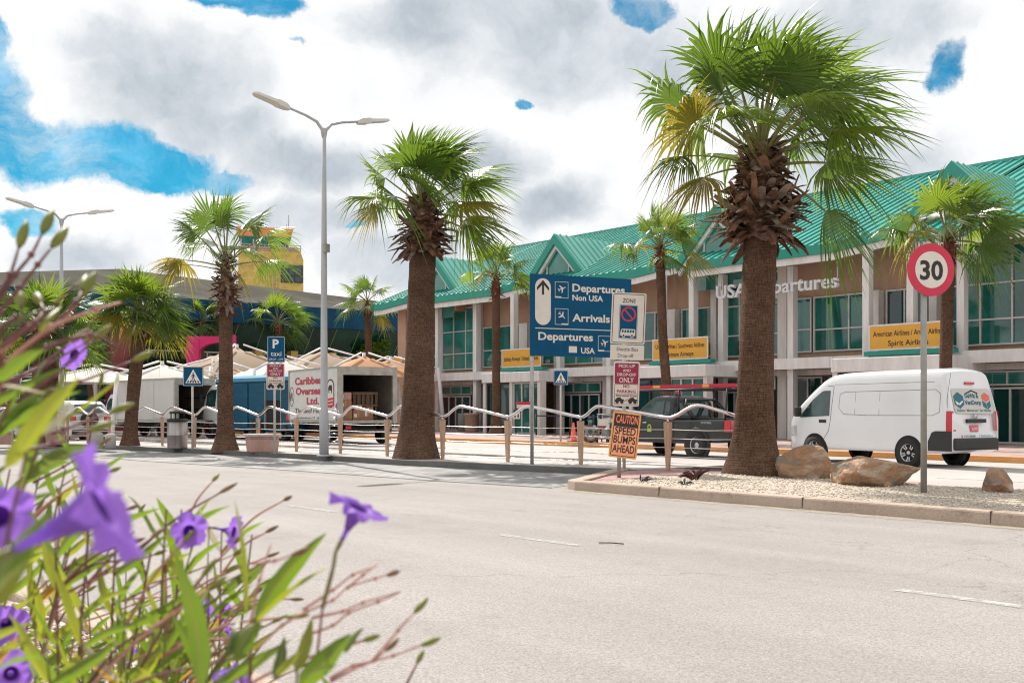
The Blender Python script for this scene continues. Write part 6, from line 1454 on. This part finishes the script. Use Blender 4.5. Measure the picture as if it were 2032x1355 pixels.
car(Vector((at(46, 0, 47).x, 47, 0)), R(40), mat('silver_car_paint', (.42, .42, .43), .3, metal=.4, var=.03, coat=.5), 'silver hatchback with red tail lights at the far end of the lane')
car(Vector((at(8, 0, 53).x, 53, 0)), R(40), mat('maroon_car_paint', (.12, .015, .02), .3, var=.05, coat=.5), 'dark red hatchback ahead of the silver one at the far left')

# ------------------------------------------------------------------ man sitting on the kerb
P = onv(1170, 27.95, .155); man = empty('person', P, face(P, .1), 'man in a grey T-shirt, pale shorts and teal face mask sitting hunched on the kerb', 'person')
def skin_mesh(name, joints, edges, mats, parent, sub=2):
    me = bpy.data.meshes.new(name); me.from_pydata([j[0] for j in joints], edges, []); me.materials.append(mats)
    o = bpy.data.objects.new(name, me); col.objects.link(o); o.parent = parent
    sk = o.modifiers.new('skin', 'SKIN'); sk.use_smooth_shade = True
    for i, j in enumerate(joints):
        rr = j[1]; me.skin_vertices[0].data[i].radius = (rr, rr) if not isinstance(rr, tuple) else rr
        me.skin_vertices[0].data[i].use_root = i == 0
    s = o.modifiers.new('sub', 'SUBSURF'); s.levels = sub; s.render_levels = sub
    return o
SKIN = mat('brown_skin', (.17, .08, .05), .6, var=.1, scale=8)
# body: pelvis on the pavement, knees up and out, forearms resting forward, head bowed
J = [((0, 0, .13), (.16, .13)), ((0, -.02, .32), (.15, .11)), ((0, -.08, .50), (.17, .11)), ((0, -.12, .60), (.10, .08)), ((0, -.18, .67), .05), ((0, -.23, .72), .085), ((0, -.25, .80), .095), ((0, -.245, .87), .06),
     ((.10, -.03, .13), .10), ((.24, -.34, .20), .075), ((.16, -.30, .06), .05), ((.06, -.40, .05), .045), ((.02, -.50, .04), .035),
     ((-.10, -.03, .13), .10), ((-.24, -.34, .20), .075), ((-.14, -.28, .06), .05), ((-.04, -.44, .05), .045), ((-.03, -.54, .04), .035),
     ((.19, -.10, .55), .065), ((.27, -.14, .36), .048), ((.24, -.30, .24), .036), ((.20, -.36, .19), .03),
     ((-.19, -.10, .55), .065), ((-.27, -.14, .36), .048), ((-.24, -.30, .24), .036), ((-.20, -.36, .19), .03)]
E = [(0, 1), (1, 2), (2, 3), (3, 4), (4, 5), (5, 6), (6, 7), (0, 8), (8, 9), (9, 10), (10, 11), (11, 12), (0, 13), (13, 14), (14, 15), (15, 16), (16, 17), (2, 18), (18, 19), (19, 20), (20, 21), (2, 22), (22, 23), (23, 24), (24, 25)]
skin_mesh('body', J, E, SKIN, man)
SH = mat('grey_t_shirt', (.30, .31, .31), .9, var=.1, scale=6, bump=.3, bscale=25)
sj = [((0, .0, .14), (.19, .15)), ((0, -.02, .32), (.19, .145)), ((0, -.08, .50), (.20, .14)), ((0, -.12, .585), (.12, .095)), ((.19, -.10, .545), .085), ((.255, -.13, .41), .072), ((-.19, -.10, .545), .085), ((-.255, -.13, .41), .072)]
skin_mesh('t_shirt', sj, [(0, 1), (1, 2), (2, 3), (2, 4), (4, 5), (2, 6), (6, 7)], SH, man)
tj = [((0, .0, .125), (.17, .14)), ((.10, -.04, .14), .125), ((.235, -.33, .195), .095), ((-.10, -.04, .14), .125), ((-.235, -.33, .195), .095)]
skin_mesh('shorts', tj, [(0, 1), (1, 2), (0, 3), (3, 4)], mat('pale_khaki_shorts', (.50, .46, .40), .9, var=.1, scale=6), man)
q = MB()
for g in (-1, 1):
    for k in range(4): q.tube([(g*.20+.018*(k-1.5), -.365, .185), (g*.20+.02*(k-1.5), -.40, .165-.004*k), (g*.20+.018*(k-1.5), -.415, .135)], [.011, .010, .007], 6)
    q.tube([(g*.17, -.36, .19), (g*.15, -.39, .18), (g*.145, -.41, .16)], [.012, .011, .008], 6)
q.build('fingers', SKIN, man)
def ellip(mb, c, r, n=14, m=0, zc=-2):
    prof = [(math.sin(i*math.pi/n), -math.cos(i*math.pi/n)) for i in range(n+1)]; vs = []
    for a, b in prof:
        for j in range(18): vs.append((c[0]+r[0]*a*math.cos(j*math.pi/9), c[1]+r[1]*a*math.sin(j*math.pi/9), c[2]+r[2]*max(b, zc)))
    mb.add(vs, [(i*18+j, i*18+(j+1) % 18, (i+1)*18+(j+1) % 18, (i+1)*18+j) for i in range(n) for j in range(18)], m, True)
q = MB(); ellip(q, (0, -.225, .855), (.098, .108, .085), zc=-.35); q.build('hair', mat('black_hair', (.012, .01, .01), .8), man)
q = MB(); ellip(q, (0, -.295, .775), (.078, .055, .062)); q.build('face_mask', mat('teal_mask', (.05, .33, .36), .8, var=.05), man)
q = MB()
for g in (-1, 1): ellip(q, (g*.035, -.335, .842), (.014, .008, .008), 6)
q.build('eyes', M['ink'], man)
q = MB()
for g in (-1, 1): ellip(q, (g*.098, -.235, .80), (.012, .022, .032), 8)
q.build('ears', SKIN, man)
q = MB()
for g in (-1, 1): ellip(q, (g*.03, -.54, .04), (.042, .11, .042), 10)
q.build('shoes', M['black'], man)
q = MB(); q.add([(.09*math.cos(i*.5236), -.235-.02*math.sin(i*.5236)*0, .40+.075*math.sin(i*.5236)) for i in range(12)], (tuple(range(12)),)); q.build('shirt_print', mat('dark_shirt_print', (.08, .09, .1), .9, var=.4, scale=18), man)
# ------------------------------------------------------------------ flowering plants by the camera
def mat_leaf(name, a, b, tc_):
    m = mat(name, a, .38, c2=b, scale=14, stretch=(1, 1, 1), trans=.48, tcol=tc_, spec=.5); return m
PL = [mat_leaf('petunia_leaf_green', (.035, .08, .010), (.075, .13, .016), (.24, .38, .02)), mat_leaf('petunia_leaf_lime', (.08, .12, .012), (.13, .17, .022), (.42, .46, .03)),
      mat_leaf('petunia_leaf_dark', (.03, .06, .014), (.07, .09, .02), (.16, .24, .03)), mat_leaf('petunia_leaf_yellowing', (.25, .17, .03), (.34, .16, .03), (.5, .3, .04)), mat_leaf('petunia_leaf_pale', (.40, .36, .26), (.52, .47, .36), (.4, .36, .24))]
PL.append(mat('petunia_midrib', (.16, .15, .05), .5, c2=(.20, .12, .06), scale=30, trans=.3, tcol=(.4, .36, .08)))
PS = [mat('purple_brown_stem', (.10, .032, .035), .55, c2=(.17, .06, .05), scale=30), mat('pinkish_stalk', (.33, .14, .125), .6, c2=(.42, .21, .16), scale=30), mat('green_stem', (.12, .14, .03), .5, c2=(.17, .10, .05), scale=20)]
PC = [mat('green_seed_pod', (.13, .17, .02), .5, c2=(.24, .24, .04), scale=40, trans=.25, tcol=(.35, .35, .05)), mat('brown_seed_pod', (.13, .07, .03), .6, c2=(.2, .12, .06), scale=40)]
FL = mat('violet_petal', (.20, .085, .50), .55, c2=(.30, .15, .62), scale=45, trans=.45, tcol=(.42, .20, .85), spec=.25)
FT = mat('deep_purple_throat', (.07, .015, .16), .6, c2=(.13, .03, .27), scale=60, trans=.2, tcol=(.2, .05, .4))
def bez(pts, n):
    """smooth path through the given points"""
    pts = [Vector(p) for p in pts]
    if len(pts) == 2: return [pts[0].lerp(pts[1], i/n) for i in range(n+1)]
    ex = [pts[0]*2-pts[1]]+pts+[pts[-1]*2-pts[-2]]; out = []
    for k in range(1, len(ex)-2):
        p0, p1, p2, p3 = ex[k-1:k+3]
        for i in range(n):
            t = i/n; out.append(.5*((2*p1)+(p2-p0)*t+(2*p0-5*p1+4*p2-p3)*t*t+(3*p1-p0-3*p2+p3)*t**3))
    return out+[pts[-1]]
def blade(mb, p0, p1, wd, m, rnd, arch=.08, roll=None, n=9):
    """a lance shaped leaf with a folded midrib, arching from p0 to p1"""
    p0, p1 = Vector(p0), Vector(p1); d = p1-p0; L = d.length; d.normalize()
    a = d.cross(Vector((0, 1, .25))).normalized(); b = a.cross(d)
    q = rnd.uniform(-.7, .7) if roll is None else roll
    s = a*math.cos(q)+b*math.sin(q); nn = s.cross(d)
    vs = []; sg = rnd.choice((-1, 1)); wv = rnd.uniform(0, 6); bd = rnd.uniform(-.05, .05)
    for i in range(n+1):
        t = i/n; w_ = wd*.5*(math.sin(math.pi*min(1, t**.72*.98+.02)))**.85 if 0 < t < 1 else wd*.02
        c = p0+d*L*t+Vector((0, 0, 1))*(arch*L*2*t*(1-t))+a*(sg*L*.03*math.sin(t*3.1))+b*(bd*L*math.sin(t*5))
        e = nn*(w_*.34); r1 = w_*(1+.07*math.sin(t*19+wv)); mr_ = w_*.07
        vs += [c-s*r1+nn*w_*(.18+.10*math.sin(t*23+wv)), c-s*mr_-e, c+s*mr_-e, c+s*r1+nn*w_*(.18+.10*math.sin(t*21-wv))]
    for j in (0, 1, 2): mb.add(vs, [(4*i+j, 4*i+j+1, 4*i+5+j, 4*i+4+j) for i in range(n)], 5 if j == 1 and m != 4 else m, True)
def pod(mb, p, d, L, r_, m):
    d = Vector(d).normalized(); mb.tube([p+d*L*t for t in (0, .2, .45, .7, .9, 1)], [r_*.4, r_*.85, r_, r_*.8, r_*.4, r_*.05], 7, m, caps=False)
def flower(parent, O, c, axis, Rf, tube, seed, spin=0.0, flop=.25):
    """trumpet: narrow tube, flared throat and five crinkled lobes; c = centre of the mouth"""
    rnd = random.Random(seed); ax = Vector(axis).normalized(); a = ax.orthogonal().normalized(); b = ax.cross(a)
    mb = MB(); n = 60; prof = [(-1.0, .05), (-.8, .065), (-.6, .10), (-.4, .20), (-.2, .31), (-.05, .40), (.0, .46)]
    lob = [rnd.uniform(.88, 1.08) for _ in range(5)]; fl = [rnd.uniform(-.3, .55)*flop*2 for _ in range(5)]
    rings = [[(r_*Rf*.92, h*tube) for _ in range(n)] for h, r_ in prof]
    for k in (.25, .5, .75, .92, 1.0):
        rg = []
        for j in range(n):
            th = 2*math.pi*j/n+spin; x = (th*5/(2*math.pi)) % 5; i = int(x) % 5; f = x-int(x); s = math.sin(math.pi*f)
            rl = .70+.30*abs(s)**.45*lob[i]; rr = Rf*(.46+(rl-.46)*k)
            rr *= 1+.045*math.sin(th*23+i)*k+.03*math.sin(th*41+2*i)*k
            h = Rf*(.10*k-(.30*fl[i]+.05)*k*k*abs(s)**.5*1.6+.07*k*math.sin(f*12.6+i)+.07*k*math.sin(th*9)+.035*k*math.sin(th*27+i)-.12*k*(1-abs(s)))
            rg.append((rr, h))
        rings.append(rg)
    vs = []
    for rg in rings:
        for j, (r_, h) in enumerate(rg):
            th = 2*math.pi*j/n; vs.append(Vector(c)-O+ax*h+(a*math.cos(th)+b*math.sin(th))*r_)
    N_r = len(rings)
    for i in range(N_r-1): mb.add([*vs[i*n:(i+2)*n]], [(j, (j+1) % n, n+(j+1) % n, n+j) for j in range(n)], 0, True)
    f = mb.build('flower', FL, parent)
    t = MB(); t.tube([Vector(c)-O-ax*tube*(.03+.0*i)+ax*Rf*(-.02-.35*i) for i in range(3)], [Rf*.30, Rf*.20, Rf*.12], 16, caps=False); t.build('throat', FT, f)
    q = MB(); base = Vector(c)-O-ax*tube; q.tube([base-ax*tube*.22, base, base+ax*tube*.14], [Rf*.045, Rf*.085, Rf*.065], 8)
    for k in range(5): th = k*1.2566; q.tube([base, base+ax*tube*.22+(a*math.cos(th)+b*math.sin(th))*Rf*.10], [Rf*.03, Rf*.006], 4)
    q.build('calyx', PS[2], f)
    return base+O-ax*tube*.2
PG = 'flowering plants in the roadside bed'
def plant(rx, ry, label):
    O = Vector((rx, ry, .08)); r = empty('petunia_plant', O, 0, label, 'flowering plant', PG); r['o'] = 0
    return {'O': O, 'r': r, 's': MB(), 'l': MB(), 'k': MB()}
def finish(p):
    p['s'].build('stem', PS, p['r']); p['l'].build('leaves', PL, p['r'])
    if p['k'].v: p['k'].build('seed_stalks', PS+PC, p['r'])
    del p['r']['o']
def lf_px(p, a, b, Y, wpx, m, rnd, Y2=None, arch=.06, roll=None): blade(p['l'], at(*a, Y)-p['O'], at(*b, Y2 or Y*1.04)-p['O'], wpx/FPX*Y, m, rnd, arch, roll)
def stem_to(p, tip, rnd, r0=.0035, bow=.12, side=0.0, m=0, root=None):
    A = root if root is not None else p['O']; T = Vector(tip); mid = A.lerp(T, .55)+Vector((side-bow*.6*(T.x-A.x), 0, bow*(T.z-A.z)))
    path = bez([A-p['O'], mid-p['O'], T-p['O']], 9); n = len(path); p['s'].tube(path, [r0*(1-.65*i/(n-1)) for i in range(n)], 6, m); return [q+p['O'] for q in path]
def stalk(p, pts, Y, rnd, r0=.0016, m=1, pod_m=None, dY=.03, pL=.028):
    P3 = [at(x, y, Y+dY*i) for i, (x, y) in enumerate(pts)]; path = bez([q-p['O'] for q in P3], 5); n = len(path)
    p['k'].tube(path, [r0*(1-.5*i/(n-1)) for i in range(n)], 5, m)
    for q in P3[1:-1]: ellip(p['k'], q-p['O'], (r0*1.35, r0*1.35, r0*1.5), 5, m)
    if pod_m is not None: pod(p['k'], path[-1], path[-1]-path[-3], pL, pL*.16, 3+pod_m)
def leafy_stem(p, path, rnd, t0=.35, pairs=5, L=.13, wd=.016, lim=(.6, 1.05)):
    n = len(path)
    for k in range(pairs):
        t = t0+(1-t0)*(k+.3)/pairs; i = min(n-2, int(t*(n-1))); q = path[i]; d = (path[i+1]-path[i]).normalized()
        for g in (-1, 1):
            s = d.cross(Vector((rnd.uniform(-.5, .5), 1, rnd.uniform(-.3, .3)))).normalized()*g
            dr = (d*rnd.uniform(.35, .95)+s*rnd.uniform(.35, .8)+Vector((.15, rnd.uniform(-.5, .5), .05))).normalized(); l_ = L*rnd.uniform(*lim)
            blade(p['l'], q-p['O'], q-p['O']+dr*l_, wd*rnd.uniform(.7, 1.25), rnd.choices((0, 1, 2, 3, 4), (42, 34, 18, 3, 3))[0], rnd, rnd.uniform(-.02, .12))
rnd = random.Random(77)
# nearest plant with the big blurred flower
A = plant(-.40, .48, 'nearest petunia plant carrying the biggest blurred violet trumpet flower')
b = flower(A['r'], A['O'], at(205, 1000, .60), (.80, .10, .42), .036, .062, 3, .4, .5); stem_to(A, b, rnd, .003)
b = flower(A['r'], A['O'], at(0, 1020, .85), (.45, -.5, .35), .030, .05, 9); stem_to(A, b, rnd, .003)
lf_px(A, (0, 1185), (96, 1010), .62, 60, 0, rnd); lf_px(A, (-20, 1215), (60, 1110), .60, 46, 1, rnd); lf_px(A, (0, 1290), (70, 1272), .7, 16, 1, rnd); lf_px(A, (-10, 1330), (95, 1300), .75, 26, 0, rnd)
lf_px(A, (0, 765), (92, 779), .9, 11, 4, rnd); lf_px(A, (-5, 757), (90, 693), .85, 30, 0, rnd); lf_px(A, (35, 905), (158, 748), .80, 40, 1, rnd); lf_px(A, (10, 930), (85, 800), .82, 34, 1, rnd); lf_px(A, (85, 865), (147, 793), .84, 17, 4, rnd); lf_px(A, (88, 862), (258, 735), .95, 9, 1, rnd)
stem_to(A, at(60, 860, .82), rnd, .0035); stem_to(A, at(0, 765, .85), rnd, .003)
finish(A)
# tall plant on the far left with upright pods
Bp = plant(-.70, 1.05, 'tall petunia plant with upright green pods against the sky at the far edge')
for pts, pm_ in (([(-20, 620), (30, 545), (62, 505), (84, 462)], 0), ([(-20, 640), (40, 570), (75, 525), (103, 490)], 0), ([(-10, 590), (20, 545), (38, 490)], 0), ([(0, 700), (60, 650), (120, 640), (158, 590)], 0), ([(0, 730), (90, 660), (150, 600), (163, 575)], 0), ([(-10, 660), (30, 630), (44, 640), (42, 610)], 0), ([(20, 740), (90, 690), (180, 665), (240, 690)], None), ([(10, 720), (100, 650), (190, 615), (240, 600)], None), ([(0, 690), (70, 640), (85, 615), (80, 600)], 0)):
    stalk(Bp, pts, 1.05, rnd, .0026, 0 if rnd.random() < .6 else 1, pm_, .02, .036)
for T in ((-10, 600), (10, 640), (0, 700), (60, 690), (110, 780)):
    pa = stem_to(Bp, at(*T, 1.06), rnd, .0035, side=rnd.uniform(-.05, .02)); leafy_stem(Bp, pa, rnd, .62, 3, .11, .014)
b = flower(Bp['r'], Bp['O'], at(150, 704, 1.75), (.75, -.3, -.25), .028, .035, 12, 0, .6); stalk(Bp, [(10, 760), (60, 735), (100, 712), (119, 697)], 1.55, rnd, .002, 0, None, .07)
for k in range(8):
    x0, y0 = rnd.uniform(-30, 60), rnd.uniform(640, 900); ln = rnd.uniform(120, 260); a_ = rnd.uniform(.25, .8)
    stalk(Bp, [(x0, y0), (x0+ln*.5*math.cos(a_), y0-ln*.5*math.sin(a_)+6), (x0+ln*math.cos(a_), y0-ln*math.sin(a_))], rnd.uniform(.95, 1.25), rnd, .0022, 0, rnd.choice((None, 0, 1)), .02, .026)
for k in range(7):
    x0, y0 = rnd.uniform(-20, 90), rnd.uniform(650, 860); ln = rnd.uniform(70, 130); a_ = rnd.uniform(.2, 1.1); lf_px(Bp, (x0, y0), (x0+ln*math.cos(a_), y0-ln*math.sin(a_)), rnd.uniform(1.0, 1.2), rnd.uniform(9, 17), rnd.choice((0, 1, 2)), rnd)
finish(Bp)
# sharp flower on its own branch, right of the group
Cp = plant(-.28, 1.02, 'petunia plant with one clear violet flower on a long branch over the asphalt')
b = flower(Cp['r'], Cp['O'], at(712, 1005, 1.03), (.42, -.12, .80), .031, .042, 21, .3, .55)
pa = stem_to(Cp, at(640, 1205, 1.04), rnd, .0035, .05); p2 = bez([at(640, 1205, 1.04)-Cp['O'], at(660, 1130, 1.035)-Cp['O'], b-Cp['O']], 6); Cp['s'].tube(p2, [.0022]*6+[.0018]*(len(p2)-6), 6, 2)
lf_px(Cp, (503, 1237), (646, 1058), 1.1, 40, 0, rnd, roll=.25); lf_px(Cp, (500, 1242), (652, 1126), 1.08, 17, 1, rnd); lf_px(Cp, (488, 1225), (466, 992), 1.12, 12, 1, rnd, arch=.0); lf_px(Cp, (466, 1305), (518, 1232), 1.05, 42, 0, rnd, roll=.2); lf_px(Cp, (400, 1372), (350, 1095), .92, 44, 0, rnd, roll=-.1); lf_px(Cp, (592, 1362), (696, 1256), 1.0, 46, 0, rnd, roll=.15); lf_px(Cp, (586, 1335), (619, 1225), 1.05, 27, 1, rnd, roll=.1); lf_px(Cp, (545, 1350), (565, 1262), 1.05, 24, 2, rnd); lf_px(Cp, (683, 1295), (722, 1245), 1.05, 15, 0, rnd); lf_px(Cp, (545, 1340), (600, 1290), 1.0, 20, 1, rnd); lf_px(Cp, (610, 1340), (668, 1318), .98, 18, 2, rnd); lf_px(Cp, (455, 1300), (478, 1215), 1.05, 16, 2, rnd)
stem_to(Cp, at(500, 1225, 1.1), rnd, .0045, .02); stem_to(Cp, at(590, 1330, 1.02), rnd, .003, .05)
for pts, pm_ in (([(505, 1290), (560, 1240), (610, 1212), (660, 1190), (690, 1165), (745, 1147), (768, 1140)], 1), ([(690, 1165), (720, 1140), (748, 1120)], None), ([(620, 1225), (680, 1212), (720, 1195), (795, 1173)], None), ([(600, 1262), (660, 1240), (692, 1215), (750, 1193), (792, 1175)], None), ([(655, 1345), (700, 1320), (740, 1310), (765, 1290)], 1), ([(740, 1310), (790, 1250), (822, 1215)], 0), ([(655, 1352), (720, 1318), (780, 1300), (835, 1280)], 0), ([(498, 1232), (515, 1150), (538, 1078)], None), ([(600, 1210), (660, 1170), (700, 1140), (745, 1123)], None), ([(500, 1118), (545, 1112), (580, 1100)], 1)):
    stalk(Cp, pts, 1.08, rnd, .0017, 1 if rnd.random() < .75 else 0, pm_, .015, .024)
finish(Cp)
# plants filling the bed
def bushy(rx, ry, tips, fl, label, seed, L=.105, pairs=7, extra=4):
    rn = random.Random(seed); p = plant(rx, ry, label)
    for (px, py, Y) in tips:
        pa = stem_to(p, at(px, py, Y), rn, rn.uniform(.003, .0045), rn.uniform(-.02, .14), rn.uniform(-.04, .04), rn.choice((0, 0, 2))); leafy_stem(p, pa, rn, rn.uniform(.40, .55), pairs, L, .0115)
        for k in range(rn.randrange(2, 6)):
            q = rn.randrange(5, len(pa)-1); a = pa[q]-p['O']; d = Vector((rn.uniform(.1, .9), rn.uniform(-.5, .5), rn.uniform(.15, .8))).normalized(); l_ = rn.uniform(.08, .2); e = a+d*l_
            m_ = a.lerp(e, .5)+Vector((0, 0, .012)); pt = bez([a, m_, e], 4); p['k'].tube(pt, [.0022-.0001*i for i in range(len(pt))], 5, rn.choice((0, 1, 1))); pod(p['k'], e, pt[-1]-pt[-3], rn.uniform(.018, .03), .0036, 3+rn.choice((0, 1)))
    for k in range(3):                                            # thin bare stalks leaning across the clump
        px, py, Y = rn.choice(tips); x0, y0 = px+rn.uniform(-160, -40), py+rn.uniform(60, 200); ln = rn.uniform(120, 260); a_ = rn.uniform(.25, .8)
        stalk(p, [(x0, y0), (x0+ln*.5*math.cos(a_)+rn.uniform(-8, 8), y0-ln*.5*math.sin(a_)), (x0+ln*math.cos(a_), y0-ln*math.sin(a_)-12)], Y*rn.uniform(.85, 1.0), rn, .0021, rn.choice((0, 0, 1)), rn.choice((None, None, 1)), .02, .022)
    for c, ax, Rf, tb, sp in fl: stem_to(p, flower(p['r'], p['O'], c, ax, Rf, tb, seed+int(c.x*100), sp, .3), rn, .0025, .04, m=2)
    finish(p); return p
bushy(-.62, 1.45, [(330, 1010, 1.5), (230, 1060, 1.45), (180, 985, 1.4), (300, 1090, 1.5), (110, 1040, 1.35), (385, 1075, 1.55), (250, 1190, 1.4)], [(at(375, 1052, 1.45), (.15, -.95, .25), .026, .04, .2)],
      'petunia plant with an open violet flower facing the viewer, leaves fanned around it', 101)
bushy(-.52, 1.75, [(440, 1050, 1.7), (500, 1060, 1.75), (360, 1010, 1.7), (415, 1165, 1.6), (330, 1170, 1.6), (280, 1100, 1.6)], [(at(466, 1055, 1.6), (.92, -.2, -.15), .026, .035, .5)],
      'petunia plant with a side-on violet flower whose tube points left', 113)
bushy(-.80, 2.3, [(380, 1205, 2.3), (430, 1190, 2.4), (330, 1160, 2.3), (250, 1130, 2.2), (170, 1120, 2.1), (90, 1150, 2.0), (300, 1260, 2.0)], [(at(405, 1208, 2.0), (.7, -.5, -.1), .027, .04, .1), (at(443, 1214, 2.5), (.05, -1, .1), .024, .04, .9), (at(447, 1255, 2.7), (.1, -.9, .3), .02, .035, .2)],
      'petunia plant with three small violet flowers low over the kerb', 127)
bushy(-.95, 1.7, [(60, 990, 1.6), (130, 930, 1.7), (40, 1060, 1.5), (90, 900, 1.8), (140, 1080, 1.6), (20, 930, 1.6), (180, 890, 1.8)], [(at(15, 1240, 1.5), (.5, -.8, -.1), .03, .04, .3), (at(22, 1335, 1.35), (.4, -.8, .2), .03, .04, .7)],
      'petunia plant with two half shaded violet flowers near the lower corner', 131)
bushy(-.45, 1.25, [(330, 1230, 1.25), (420, 1290, 1.2), (250, 1290, 1.2), (160, 1200, 1.15), (380, 1340, 1.1), (480, 1330, 1.15), (90, 1270, 1.05), (200, 1340, 1.1)], [(at(455, 1345, 1.35), (-.1, -.5, .85), .026, .04, .2)],
      'low petunia plant with a violet flower cut by the lower edge of the picture', 139)
bushy(-.95, 2.9, [(280, 1270, 2.9), (210, 1230, 2.8), (330, 1300, 2.7), (120, 1250, 2.6), (60, 1220, 2.5)], [(at(258, 1297, 2.9), (.3, -.9, .2), .022, .035, .4)], 'farthest low petunia plant with one tiny violet flower near the bed kerb', 149)
bushy(-.15, 1.3, [(700, 1385, 1.2), (640, 1370, 1.15), (560, 1365, 1.2)], [], 'flowerless petunia plant whose leaf tips just rise into the picture below the asphalt', 151, pairs=4)
